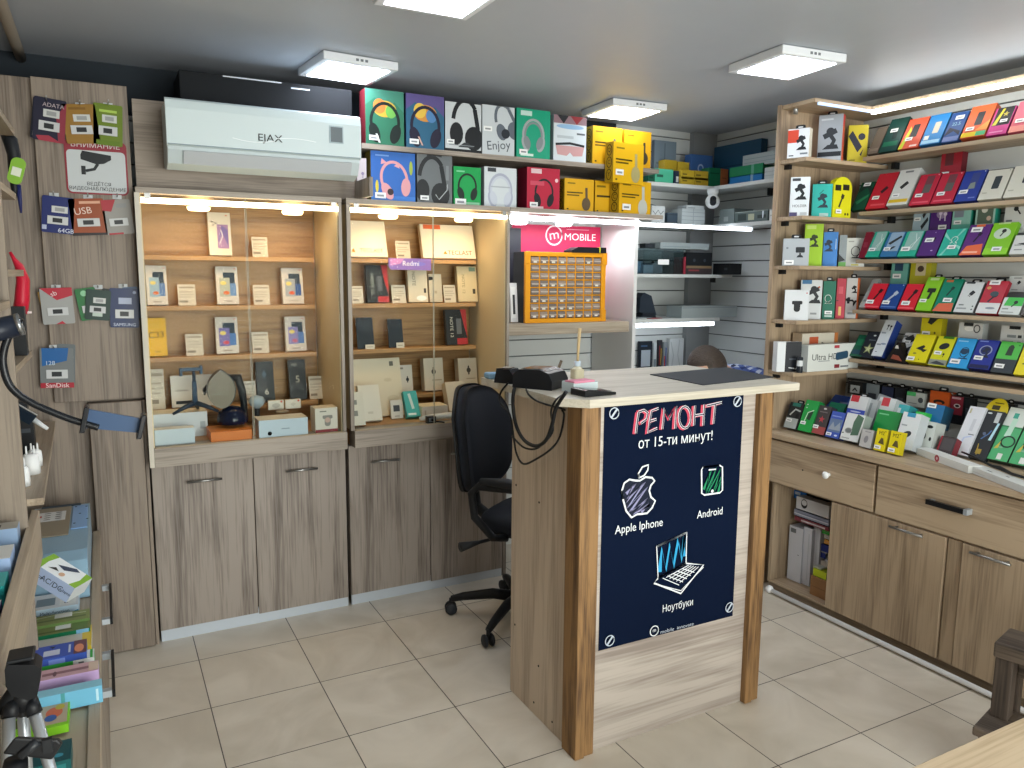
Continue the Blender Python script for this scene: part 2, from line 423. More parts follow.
struct(single('wall_left', lambda b: b.box((XL-.08, YF, 0), (XL, YB, ZC), C('#a79c8d', .6))))
def wf(b):
    m = C('#c9c4bb', .6)
    b.box((XL, YF-.08, 0), (.2, YF, ZC), m); b.box((3.1, YF-.08, 0), (XR, YF, ZC), m)
    b.box((.2, YF-.08, 2.2), (3.1, YF, ZC), m); b.box((.2, YF-.08, 0), (3.1, YF, .12), m)
struct(single('wall_front', wf))
def wfr(b):
    m = C('#d6d9db', .4)
    for x in (.2, 1.14, 2.1, 3.04): b.box((x, YF-.06, .12), (x+.06, YF-.01, 2.2), m)
    for z in (.12, 2.14): b.box((.26, YF-.06, z), (3.04, YF-.01, z+.06), m)
    b.box((.26, YF-.04, .18), (3.04, YF-.034, 2.14), GLASS())
struct(single('window_1', wfr))
def trim(b):
    b.tube([(-.236, y, 2.448-.03*math.sin(max(0, (1.2-y))*.6)) for y in [3.88-.25*k for k in range(22)]], .02, C('#a09587', .55), 10)
struct(single('trim_1', trim))
struct(single('trim_2', lambda b: b.box((3.31, 3.86, 0), (3.499, 3.899, ZC-.001), C('#85898b', .6))))
# white pipe along the foot of the counter cabinets
def pipe(b):
    b.tube([(2.898, 2.67, .018), (2.892, 1.2, .018), (2.888, .2, .018)], .011, C('#e9ebec', .35), 12)
    b.ball((2.898, 2.675, .02), .02, C('#e9ebec', .35), 14)
struct(single('baseboard_right', pipe))

# ---------------------------------------------------------------- ceiling lamps
PANEL = EM('#e9f1ff', 19.)
def lamp(label, cx, cy, rot):
    r = root('ceiling_lamp', label, 'lamp', (cx, cy, ZC), 'square ceiling panel lamps', (0, 0, math.radians(rot)))
    b = MB(); w = .163
    b.box((-w, -w, -.036), (w, w, -.002), C('#dfe3e8', .4)); h = b.build('housing', r, .004)
    b = MB(); b.box((-.135, -.135, -.0385), (.135, .135, -.034), PANEL); b.build('diffuser', r)
    b = MB()
    for x in (-.02, 0, .02): b.box((x-.006, -w-.0012, -.024), (x+.006, -w-.0002, -.014), C('#70767c', .4))
    b.build('vent_slots', r)
lamp('square white panel lamp on the ceiling in front of the air conditioner', .99, 3.40, 5)
lamp('square panel lamp cut off by the top edge, nearest the viewer', .985, 2.36, 0)
lamp('square panel lamp above the chalkboard counter, near the middle of the ceiling', 2.545, 2.42, -5)
lamp('square panel lamp above the yellow headphone boxes', 2.505, 3.49, -4)
lamp('square panel lamp behind the viewer, over the shop entrance', 2.2, .4, 0)

# ---------------------------------------------------------------- tall cabinet on the left of the back wall
t = root('tall_cabinet', 'tall narrow oak cabinet hung with memory card packs beside the glass display', 'cabinet', (-.03, 3.48, 0))
DZ = WOOD('z', '#8d8073', '#5d5249')
part('body', t, lambda b: (b.box((-.325, 3.515, 0), (.128, 3.88, 2.298), DZ)))
part('door', t, lambda b: b.box((-.188, 3.482, 1.07), (.133, 3.512, 2.298), DZ), .002)
part('filler_strip', t, lambda b: b.box((.121, 3.472, .0), (.1335, 3.512, 1.062), DZ))
dl = part('door', t, lambda b: b.box((-.072, 3.455, .004), (.118, 3.512, 1.062), DZ), .002)

# ---------------------------------------------------------------- the two display cabinets
def display(name_label, x0, x1, shelves, first):
    t = root('display_cabinet', name_label, 'cabinet', ((x0+x1)/2, 3.48, 0), 'glass fronted display cabinets')
    g = WOOD('z', '#9a9087', '#5f554e')
    part('body', t, lambda b: b.box((x0+.001, 3.5, .05), (x1+(.008 if first else -.001), 3.88, .785), g))
    part('plinth', t, lambda b: b.box((x0+.003, 3.486, 0), (x1+(.007 if first else -.004), 3.4995, .075), C('#c3ccd6', .4, .2)))
    xm = (x0+x1)/2
    for a, c in ((x0+.001, xm-.002), (xm+.002, x1+(.006 if first else -.004))):
        d = part('door', t, lambda b: b.box((a, 3.478, .052 if a < xm else .046), (c, 3.498, .783), g), .0015)
        m = (a+c)/2+(.0 if first else -.03)
        h = part('handle', d, lambda b: (b.tube([(m-.07, 3.452, .7), (m+.07, 3.452, .7)], .0055, STEEL, 10), b.tube([(m-.05, 3.452, .7), (m-.05, 3.479, .7)], .004, STEEL, 8), b.tube([(m+.05, 3.452, .7), (m+.05, 3.479, .7)], .004, STEEL, 8)))
    part('countertop', t, lambda b: (b.box((x0+.012, 3.405, .787), (x1-.002, 3.50, .866), OAK_X), b.box((x0+.012, 3.5, .787), (x1-.002, 3.88, .866), HONEY_X)), .0015)
    for k, a in enumerate((x0, x1-.018)):
        part('side_panel', t, lambda b: (b.box((a+(.004 if k == 0 else 0), 3.442, .8665), (a+.014+(.004 if k == 0 else 0), 3.861, 1.889), CREAM), b.box((a+(.0 if k == 0 else .003), 3.424, .8665), (a+.017, 3.4415, 1.889), CREAM if (first and k == 0) else OAK_Z)))
    part('back_panel', t, lambda b: b.box((x0+.02, 3.862, .867), (x1-.02, 3.879, 1.889), HONEY_X))
    if first: part('front_post', t, lambda b: b.box((x0-.006, 3.40, .79), (x0+.0115, 3.4235, 1.889), C('#cfc9bb', .45)))
    for z, d, q in shelves:
        part('shelf', t, lambda b: b.box((x0+.019, 3.86-d, z-.02), (x1-.019-q, 3.861, z), HONEY_X), .001)
    part('top_board', t, lambda b: b.box((x0, 3.425, 1.89), (x1, 3.88, 1.912), OAK_X))
    st = part('led_strip', t, lambda b: b.box((x0+.012, 3.427, 1.853), (x1-.012, 3.447, 1.874), EM('#ffe9c0', 9.)))
    for k in (.3, .78):
        x = x0+k*(x1-x0)
        part('spotlight', t, lambda b: b.lathe([(0, 1.842), (.04, 1.842), (.046, 1.85), (.046, 1.857)], EM('#ffd49a', 9.), 20, c=(x, 3.58, 0)))
        l = bpy.data.lights.new('spot_glow', 'SPOT'); l.energy = 3.4; l.color = (1., .64, .30); l.spot_size = 2.4; l.spot_blend = .9; l.shadow_soft_size = .035
        lo = bpy.data.objects.new('spot_glow', l); COL.objects.link(lo); lo.location = (x-t.location.x, 3.58-3.48, 1.835); lo.parent = t
        lo.rotation_euler = (math.radians(26), 0, 0)
    for k, (a, c, y) in enumerate(((x0+.016, xm+.004, 3.419), (xm-.004, x1-.016, 3.413))):
        part('glass_pane', t, lambda b: b.box((a, y, .868), (c, y+.004, 1.886), GLASS()))
        part('glass_edge', t, lambda b: b.box((c-.0016 if k == 0 else a, y-.0003, .868), (c if k == 0 else a+.0016, y+.0043, 1.886), C('#b9b3a0', .3)))
    for x in (x0+.03, x1-.05): part('pane_clip', t, lambda b: b.box((x, 3.407, 1.868), (x+.022, 3.426, 1.889), STEEL))
    part('floor_rail', t, lambda b: b.box((x0+.02, 3.408, .8665), (x1-.02, 3.426, .8695), C('#a8977d', .4)))
    return t
SH1 = ((1.655, .115, .03), (1.433, .115, .03), (1.205, .115, .03), (.968, .115, .03))
display('glass display cabinet of phone boxes below the air conditioner, with a bright lamp strip', .14, .957, SH1, True)
display('glass display cabinet holding tablets and smart watches, behind the black office chair', .978, 1.795, ((1.656, .15, .03), (1.436, .15, .03), (1.21, .15, .03), (.97, .15, .03)), False)

# wood panel behind the air conditioner
t = root('backing_panel', 'plain oak board on the wall behind the air conditioner', 'panel', (.6, 3.5, 1.915))
part('board', t, lambda b: b.box((.15, 3.52, 1.914), (1.07, 3.54, 2.262), WOOD('x', '#9c8f82', '#766a5f')))
part('upright', t, lambda b: b.box((1.046, 3.3, 1.914), (1.062, 3.519, 1.995), OAK_Z))

# ---------------------------------------------------------------- shelves of headphones
t = root('wall_shelf', 'upper oak shelf carrying headphone boxes under the ceiling', 'shelf', (1.9, 3.6, 2.14))
part('board', t, lambda b: b.box((1.075, 3.49, 2.142), (2.755, 3.88, 2.165), OAK_X), .001)
part('back_board', t, lambda b: b.box((1.075, 3.84, 1.92), (2.755, 3.86, 2.141), OAK_X))
t = root('wall_shelf', 'lower oak shelf of headphone boxes, level with the top of the drawer niche', 'shelf', (2.3, 3.6, 1.89))
part('board', t, lambda b: b.box((1.798, 3.425, 1.89), (2.74, 3.88, 1.912), OAK_X), .001)
part('led_strip', t, lambda b: b.box((1.80, 3.427, 1.853), (2.59, 3.447, 1.874), EM('#eef4ff', 12.)))
for x in (1.93, 2.2): part('spotlight', t, lambda b: b.lathe([(0, 1.842), (.038, 1.842), (.044, 1.85), (.044, 1.857)], EM('#eef4ff', 12.), 20, c=(x, 3.58, 0)))

# ---------------------------------------------------------------- drawer niche
t = root('niche_cabinet', 'open niche with an oak shelf and white sides holding the yellow drawer organiser', 'shelf', (2.2, 3.48, 0))
part('shelf_board', t, lambda b: b.box((1.815, 3.482, 1.275), (2.575, 3.87, 1.333), WOOD('x', '#b0a390', '#887b6a')), .0015)
part('side_panel', t, lambda b: b.box((2.598, 3.482, .0), (2.62, 3.88, 1.89), C('#d8d9d8', .5)))
part('side_panel', t, lambda b: b.box((1.797, 3.482, .0), (1.815, 3.88, 1.89), OAK_Z))
part('back_panel', t, lambda b: b.box((1.816, 3.872, 1.334), (2.597, 3.885, 1.89), C('#dcdcda', .5)))
l = bpy.data.lights.new('niche_glow', 'AREA'); l.energy = 4; l.shape = 'RECTANGLE'; l.size = .7; l.size_y = .03; l.color = (.95, .97, 1)
lo = bpy.data.objects.new('niche_glow', l); COL.objects.link(lo); lo.location = (0, .1, 1.84); lo.parent = t

# ---------------------------------------------------------------- shelves of the work corner
t = root('corner_shelf', 'topmost pale shelf of the work corner, running round two walls', 'shelf', (3.0, 3.6, 2.11))
NS = C('#c5cac9', .5)
part('board', t, lambda b: b.prism([(2.76, 3.6), (3.25, 3.6), (3.25, 3.06), (3.495, 3.06), (3.495, 3.855), (2.76, 3.855)], 2.092, 2.112, NS, 'z'))
part('bracket', t, lambda b: b.box((3.44, 3.35, 2.05), (3.497, 3.36, 2.0915), BLACK))
t = root('corner_shelf', 'second pale shelf of the work corner, level with the long white tube lamp', 'shelf', (3.0, 3.6, 1.88))
part('board', t, lambda b: b.prism([(2.625, 3.6), (3.25, 3.6), (3.25, 3.06), (3.495, 3.06), (3.495, 3.855), (2.625, 3.855)], 1.868, 1.888, NS, 'z'))
t = root('corner_shelf', 'third pale shelf of the work corner, carrying a clear plastic bin', 'shelf', (3.0, 3.7, 1.59))
part('board', t, lambda b: b.box((2.625, 3.6, 1.575), (3.43, 3.855, 1.594), NS))
part('bracket', t, lambda b: b.box((3.38, 3.70, 1.545), (3.39, 3.74, 1.5745), BLACK))
t = root('corner_shelf', 'lowest pale shelf of the work corner above the seated person', 'shelf', (3.0, 3.7, 1.335))
part('board', t, lambda b: b.box((2.625, 3.55, 1.318), (3.30, 3.855, 1.337), NS))
part('lamp_tube', t, lambda b: b.box((2.66, 3.556, 1.290), (3.26, 3.578, 1.312), EM('#eef5ff', 9.)))
t = root('tube_lamp', 'long white tube lamp across the work corner under the second shelf', 'lamp', (3.0, 3.44, 1.86))
part('tube', t, lambda b: b.box((2.60, 3.427, 1.849), (3.40, 3.449, 1.8665), EM('#eef5ff', 8.)))
part('end_cap', t, lambda b: b.box((3.40, 3.425, 1.850), (3.413, 3.451, 1.871), C('#d7dadb', .4)))
part('clip', t, lambda b: b.box((3.2, 3.44, 1.8595), (3.215, 3.599, 1.8672), C('#d7dadb', .4)))

# ---------------------------------------------------------------- right wall: corner unit, shelves, cabinets
CU = [1.124, 1.376, 1.636, 1.868, 2.135]
t = root('corner_unit', 'oak corner unit of short shelves for car phone holders beside the work corner', 'shelf', (3.2, 2.75, .82))
part('back_panel', t, lambda b: b.box((2.915, 2.782, .0), (3.495, 2.80, 2.39), TAN_Z))
part('edge_strip', t, lambda b: b.box((2.908, 2.779, .0), (2.9145, 2.802, 2.392), TAN_Z))
for z in CU:
    part('shelf', t, lambda b: b.box((2.918, 2.622, z-.018), (3.495, 2.781, z), TAN_X), .001)
    part('bracket', t, lambda b: b.box((2.95, 2.75, z-.04), (2.97, 2.781, z-.0185), BLACK))
part('top_board', t, lambda b: b.prism([(2.918, 2.781), (2.918, 2.59), (3.30, 2.59), (3.30, -.4), (3.495, -.4), (3.495, 2.781)], 2.372, 2.39, TAN_X, 'z'))
part('lamp_strip', t, lambda b: b.box((2.935, 2.578, 2.360), (3.283, 2.589, 2.371), EM('#b9d6ff', .9)))
part('lamp_strip', t, lambda b: b.box((3.284, -.4, 2.352), (3.299, 2.575, 2.37), EM('#f4f6f2', 14.)))
part('hinge_cup', t, lambda b: b.lathe([(0, 2.348), (.012, 2.348), (.012, 2.371)], STEEL, 14, c=(2.96, 2.74, 0)))
RS = [1.18, 1.424, 1.67, 1.90, 2.16]
RN = ['lowest', 'fourth', 'third', 'second', 'top']
for z, nm in zip(RS, RN):
    t = root('wall_shelf', {'top': 'oak shelf of power banks right under the lamp strip of the wall', 'second': 'oak wall shelf with red, blue and white power bank boxes', 'third': 'oak wall shelf with teal, purple and lime cable boxes', 'fourth': 'oak wall shelf with red, blue and green charger boxes', 'lowest': 'doubled lowest oak shelf with yellow and blue phone holder boxes'}[nm], 'shelf', (3.4, 1.2, z))
    part('board', t, lambda b: b.box((3.302, -.4, z-.018), (3.495, 2.62, z), TAN_Y), .001)
    part('display_step', t, lambda b: b.box((3.418, -.4, z+.0005), (3.494, 2.60, z+.10), C('#6d7275', .6)))
    if nm == 'lowest': part('lower_board', t, lambda b: b.box((3.30, -.4, 1.112), (3.495, 2.62, 1.13), TAN_Y), .001)
    for y in (.9, 2.56): part('bracket', t, lambda b: b.box((3.46, y, z-.05), (3.497, y+.02, z-.0185), BLACK))

t = root('counter_cabinet', 'long oak counter cabinet with drawers along the right wall', 'cabinet', (3.2, 1.2, 0))
part('countertop', t, lambda b: b.box((2.888, -.5, .795), (3.495, 2.778, .82), TAN_Y), .0015)
def body(b):
    b.box((2.925, -.5, .045), (3.49, 2.34, .56), TAN_Z); b.box((2.925, -.5, .5605), (3.49, 2.74, .79), TAN_Z)
    b.box((2.94, -.5, .0), (3.49, 2.72, .044), WOOD('y', '#8e7d68', '#6f604e'))
    b.box((2.925, 2.70, .045), (3.49, 2.718, .56), TAN_Z)
    b.box((3.47, 2.3405, .045), (3.49, 2.699, .56), TAN_Z)
    b.box((2.925, 2.3405, .045), (3.469, 2.699, .055), TAN_Y)
part('body', t, body)
def drawer(y0, y1, z0, z1):
    return part('drawer', t, lambda b: b.box((2.905, y0, z0), (2.924, y1, z1), TAN_Y), .0015)
d1 = drawer(2.135, 2.735, .572, .783)
part('knob', d1, lambda b: b.lathe([(0, 2.872), (.012, 2.873), (.017, 2.879), (.016, 2.886), (.008, 2.892), (.008, 2.905)], C('#e6e9ea', .25), 20, c=(0, 2.37, .685), axis='x'), label='white knob')
part('screw_hole', d1, lambda b: b.lathe([(0, 2.9042), (.004, 2.9042), (.004, 2.9049)], DARK, 10, c=(0, 2.52, .672), axis='x'))
d2 = drawer(1.2, 2.12, .572, .783)
part('handle', d2, lambda b: (b.box((2.872, 1.72, .685), (2.886, 1.875, .705), C('#15171a', .3)), b.box((2.87, 1.705, .684), (2.905, 1.7195, .706), ALU), b.box((2.886, 1.855, .687), (2.905, 1.87, .703), ALU)), label='black bar handle with silver ends')
drawer(.25, 1.185, .572, .783)
def door(y0, y1, m):
    d = part('door', t, lambda b: b.box((2.905, y0, .055), (2.924, y1, .562), TAN_Z), .0015)
    part('handle', d, lambda b: (b.tube([(2.878, m-.075, .545), (2.878, m+.075, .545)], .0055, STEEL, 10), b.tube([(2.878, m-.055, .545), (2.905, m-.055, .545)], .004, STEEL, 8), b.tube([(2.878, m+.055, .545), (2.905, m+.055, .545)], .004, STEEL, 8)))
door(1.80, 2.345, 1.955); door(1.20, 1.73, 1.61); door(.62, 1.19, .9)
part('filler_strip', t, lambda b: b.box((2.915, 1.737, .055), (2.9245, 1.793, .562), TAN_Z))

# ---------------------------------------------------------------- chalkboard counter
t = root('service_counter', 'narrow oak service counter with pine posts and a dark repair poster', 'counter', (1.7, 2.2, 0))
part('side_panel', t, lambda b: b.box((1.302, 2.055, .0), (1.32, 2.455, 1.178), PALE_Z), .001)
part('front_panel', t, lambda b: b.box((1.36, 1.99, .0), (2.035, 2.008, 1.178), WOOD('x', '#b7aea5', '#8d827a', .5, .7)), .001)
part('side_panel', t, lambda b: b.box((2.09, 2.055, .0), (2.108, 2.455, 1.178), PALE_Z), .001)
def post(x0, x1):
    part('post', t, lambda b: (b.box((x0, 1.965, 0), (x0+(x1-x0)*.48, 2.052, 1.178), PINE_Z), b.box((x0+(x1-x0)*.5, 1.972, 0), (x1, 2.052, 1.178), PINE_Z)), .004)
post(1.285, 1.362); post(2.034, 2.106)
part('worktop', t, lambda b: b.prism([(1.30, 1.945), (2.20, 1.945), (2.20, 2.56), (1.225, 2.56), (1.225, 2.02)], 1.179, 1.205, WOOD('x', '#c3bdae', '#a79f8e'), 'z'), .001)
part('inner_shelf', t, lambda b: b.box((1.321, 2.05, .7), (2.089, 2.44, .718), PALE_X))
part('screw_heads', t, lambda b: [b.lathe([(0, 1.3005), (.004, 1.3005), (.004, 1.3019)], DARK, 10, c=(0, y, z), axis='x') for y, z in ((2.42, .82), (2.25, .80), (2.42, .28), (2.24, .20), (2.27, .045), (2.14, .04))])
# ---------------------------------------------------------------- repair poster
PX0, PX1, PZ0, PZ1, PY = 1.384, 1.974, .352, 1.176, 1.9885
def pf(x, y):
    p = PT(x, y, Y=PY); return ((p.x-PX0)/(PX1-PX0), (p.z-PZ0)/(PZ1-PZ0))
def c7(x, y): return pf(590+x/4.655, 370+y/4.655)
def c8(x, y): return pf(590+x/2.863, 500+y/2.863)
def poster():
    NAVY, CH, RED = '#07142c', '#e4eaf0', '#c8455c'
    W = PX1-PX0; H = PZ1-PZ0; art = []
    # a few chalk smudges keep the board from being flat
    letters = [[(225,195),(218,245),(212,295)], [(225,195),(250,186),(268,200),(262,228),(235,248)],
      [(318,178),(285,190),(276,240),(268,290),(312,270)], [(278,238),(308,228)], [(335,275),(345,178),(370,228),(400,170),(395,272)],
      [(440+28*math.cos(a*PI/8), 220-50*math.sin(a*PI/8)) for a in range(17)], [(487,165),(482,258)], [(530,160),(525,258)], [(485,212),(528,205)], [(540,167),(612,150)], [(580,158),(572,250)]]
    for l in letters: art += L_([c7(x-8, y+3) for x, y in l], .019, RED)
    for l in letters: art += L_([c7(x, y) for x, y in l], .0145, CH)
    for l in letters: art += L_([c7(x, y) for x, y in l], .0075, '#3a2138')
    u, v = c7(400, 324); art += T_('от 15-ти минут!', u, v, .082, CH, 0, .92)
    ap = [(150,600),(145,560),(156,525),(180,508),(205,513),(228,514),(255,497),(285,500),(297,515),(280,535),(272,560),(280,590),(300,608),(285,640),(262,665),(240,668),(215,670),(190,685),(165,655)]
    art += P_([c7(x, y) for x, y in ap], NAVY)
    zz = [(165,575),(205,528),(165,610),(250,522),(172,640),(262,545),(182,660),(262,600),(200,668),(275,625),(235,660)]
    art += L_([c7(x, y) for x, y in zz], .022, '#8f8fb4')
    art += L_([c7(x, y) for x, y in ap+ap[:2]], .011, CH)
    art += L_([c7(x, y) for x, y in [(225,500),(222,480),(240,450),(268,440),(265,465),(248,490),(225,500),(222,482)]], .010, CH)
    # plain handset sketch, hatched in green
    q = [(522,472),(598,462),(612,470),(612,578),(600,590),(528,600),(516,592),(515,482)]
    q = [(x, y-20) for x, y in q]
    art += L_([c7(x, y-20) for x, y in [(525,575),(560,480),(535,590),(585,475),(545,590),(604,480),(570,590),(606,520),(592,590)]], .020, '#1f8a5f')
    art += L_([c7(x, y) for x, y in q+q[:2]], .010, CH)
    art += L_([c7(548, 464), c7(582, 460)], .008, CH); art += O_(*c7(565, 562), .010, CH)
    u, v = c8(139, 74); art += T_('Apple Iphone', u, v, .070, CH, 0, .88)
    u, v = c8(341, 36); art += T_('Android', u, v, .068, CH, 0, .88)
    u, v = c8(249, 301); art += T_('Ноутбуки', u, v, .062, CH, 0, .82)
    sc = [(188,132),(274,92),(272,180),(192,222)]
    art += L_([c8(x, y) for x, y in [(196,205),(203,138),(214,198),(226,126),(236,188),(250,112),(258,172),(268,104),(266,160)]], .032, '#2e9fd4')
    art += L_([c8(x, y) for x, y in sc+sc[:2]], .010, CH)
    kb = [(192,222),(272,180),(322,184),(257,266),(180,236)]
    art += L_([c8(x, y) for x, y in kb+kb[:2]], .010, CH)
    art += L_([c8(x, y) for x, y in [(180,238),(257,258),(322,190)]], .006, CH)
    for k in range(5):
        a = k/5; art += L_([c8(205+a*70, 222-a*34), c8(252+a*54, 242-a*46)], .005, CH)
        b = .1+k*.2; art += L_([c8(210+48*b, 218+18*b), c8(276+34*b, 184+6*b)], .005, CH)
    u, v = c8(246, 364); art += T_('mobile  innovate', u, v, .030, '#b9c4d2', 0, 1.25)
    for f, x, y in ((c7,107,200), (c7,680,145), (c8,53,400), (c8,395,305)):
        u, v = f(x, y); a = arc(u, v, .030, 0, 360, 20, .030*W/H)
        art += L_(a+a[1:2], .006, '#b9c4d2'); art += L_([(u-.017, v-.015), (u+.017, v+.015)], .012, '#b9c4d2')
    u, v = c8(180, 372); a = arc(u, v, .030, 0, 360, 20, .030*W/H); art += L_(a+a[1:2], .006, CH); art += T_('m', u, v+.003, .034, CH)
    b = MB(); b.box((-W/2, 0, 0), (W/2, .001, H), C(NAVY, .85, 0, 0, .08))
    art_into(b, art, W, H, step=.00012, rough=.6)
    o = b.build('repair_poster'); o.location = ((PX0+PX1)/2, PY, PZ0)
    tag(o, 'dark navy chalk style poster about repairs on the front of the service counter', 'poster')
poster()

# ---------------------------------------------------------------- things on the service counter
ZT = 1.2052
def on_counter():
    t = root('receipt_printer', 'black receipt printer on the corner of the service counter', 'printer', (1.30, 2.25, ZT))
    b = MB(); T = Matrix.Translation((.0, .0, 0)) @ Matrix.Rotation(math.radians(-58), 4, 'Z')
    prof = [(-.075,0),(.075,0),(.075,.03),(.062,.055),(.03,.066),(-.05,.063),(-.073,.045)]
    b.prism(prof, -.06, .06, C('#17191d', .35), 'y', T); b.build('body', t, .006)
    b = MB(); b.prism([(-.05,.0655),(.028,.0685),(.045,.062),(.0,.0655)], -.05, .05, C('#2c3036', .2), 'y', T); b.build('lid', t)
    t = root('card_reader', 'small glossy black terminal beside the receipt printer, trailing cables', 'terminal', (1.253, 2.395, ZT))
    b = MB(); T = Matrix.Rotation(math.radians(-58), 4, 'Z')
    b.prism([(-.04,0),(.035,0),(.04,.028),(.02,.05),(-.03,.052)], -.032, .032, C('#1a1c20', .25), 'y', T); b.build('body', t, .005)
    b = MB(); b.prism([(-.02,.0525),(.012,.0525),(.012,.054),(-.02,.054)], -.022, .022, C('#7d7568', .3), 'y', T); b.build('screen', t)
    t = root('adhesive_tape_roll', 'pale blue sponge lying on the far corner of the service counter', 'sponge', (1.262, 2.515, ZT))
    t.name = 'sponge'
    b = MB(); b.cbox((0, 0, .011), (.075, .045, .022), C('#7fa3bd', .7)); b.build('body', t, .006)
    t = root('note_holder', 'clear holder of pink sticky notes on the service counter', 'note holder', (1.375, 2.12, ZT))
    b = MB(); T = Matrix.Rotation(math.radians(8), 4, 'Z')
    for a in ((-.052,-.03,0,-.049,.03,.032),(.049,-.03,0,.052,.03,.032),(-.049,-.03,0,.049,-.027,.03),(-.049,.027,0,.049,.03,.034),(-.049,-.027,0,.049,.027,.003)): b.box(a[:3], a[3:], C('#c9d6da', .1), T)
    b.build('tray', t)
    b = MB(); b.box((-.044, -.024, .0035), (.044, .024, .036), C('#d98aa0', .7), T); b.build('notes', t)
    t = root('keypad', 'flat black card keypad at the front edge of the service counter', 'keypad', (1.372, 2.035, ZT))
    b = MB(); T = Matrix.Rotation(math.radians(4), 4, 'Z')
    b.prism([(-.062,.0),(.062,0),(.062,.008),(-.05,.022),(-.062,.02)], -.038, .038, C('#131518', .3), 'y', T); b.build('body', t, .003)
    b = MB(); b.prism([(-.048,.0222),(.05,.0112),(.05,.0118),(-.048,.0228)], -.03, .03, C('#24272b', .15), 'y', T); b.build('screen', t)
    t = root('reed_diffuser', 'small square glass bottle with a tall pale wooden stick', 'bottle', (1.535, 2.385, ZT))
    b = MB(); b.prism(rr(.042, .042, .01, 3), 0, .034, C('#c7bfa4', .12), 'z'); b.lathe([(.021,.034),(.014,.042),(.0095,.045),(.0095,.052),(0,.052)], C('#c7bfa4', .12), 16); b.build('bottle', t)
    b = MB(); b.lathe([(.0125,.046),(.0125,.064),(0,.064)], C('#b9c6d0', .3), 16); b.build('collar', t)
    b = MB(); b.tube([(0,0,.06),(.004,.002,.12),(.009,.003,.185)], [.0045,.0055,.0065], C('#bda57c', .7), 8); b.build('stick', t)
    t = root('desk_mat', 'dark grey rubber mat lying on the service counter', 'mat', (2.0, 2.25, ZT))
    b = MB(); p = [PT(x, y, Z=ZT+.0015) for x, y in ((650,374.5),(703,385),(774,377.2),(726,367.5))]
    b.prism([(q.x-2.0, q.y-2.25) for q in p], 0, .003, C('#33373c', .7), 'z'); b.build('sheet', t)
    t = root('pen', 'thin brown stick leaning up behind the receipt printer', 'stick', (1.50, 2.46, ZT))
    b = MB(); b.tube([(-.012, 0, 0.006), (.012, .0, .06)], .0055, C('#5f5143', .6), 8); b.build('shaft', t); t.name = 'wooden_stick'
    # cables sagging from the terminal and keypad to the side of the worktop
    CB = C('#0e1013', .5)
    def cable(label, px, r, X=1.29):
        b = MB(); pts = []
        for (x, y) in px:
            pts.append(PT(x, y, Z=1.2075+r) if y < 386 else PT(x, y, X=1.287-r) if x > 556 and y > 392 else PT(x, y, X=1.2235-r-.003*(X > 1.26)))
        # smooth
        P2 = []
        for i in range(len(pts)-1):
            p0 = pts[max(i-1, 0)]; p1 = pts[i]; p2 = pts[i+1]; p3 = pts[min(i+2, len(pts)-1)]
            for k in range(5):
                s = k/5; P2.append(.5*((2*p1)+(p2-p0)*s+(2*p0-5*p1+4*p2-p3)*s*s+(3*p1-p0-3*p2+p3)*s**3))
        P2.append(pts[-1])
        b.tube(P2, r, CB, 8); o = b.build('cable'); tag(o, label, 'cable', 'black cables hanging on the counter side')
    cable('thickest black cable, sagging in a bundle on the counter side', [(519,380),(514,390),(513,405),(516,425),(524,440),(536,446),(546,440),(552,425),(556,408),(566,392)], .0062, 1.265)
    cable('thin black cable making the lowest loop on the counter side', [(508,383),(501,392),(500,402),(510,415),(514,440),(517,455),(524,464),(538,458),(552,448),(560,436),(564,416),(562,410)], .0036, 1.275)
    cable('thin black cable running under the worktop edge to the counter corner', [(525,381),(527,392),(535,400),(548,405),(560,408),(565,410)], .0034, 1.27)
    cable('thin black cable hanging from the keypad and crossing the thick one', [(566,393),(556,400),(551,412),(553,430),(545,442),(535,449),(523,447),(512,436)], .0034, 1.255)
on_counter()
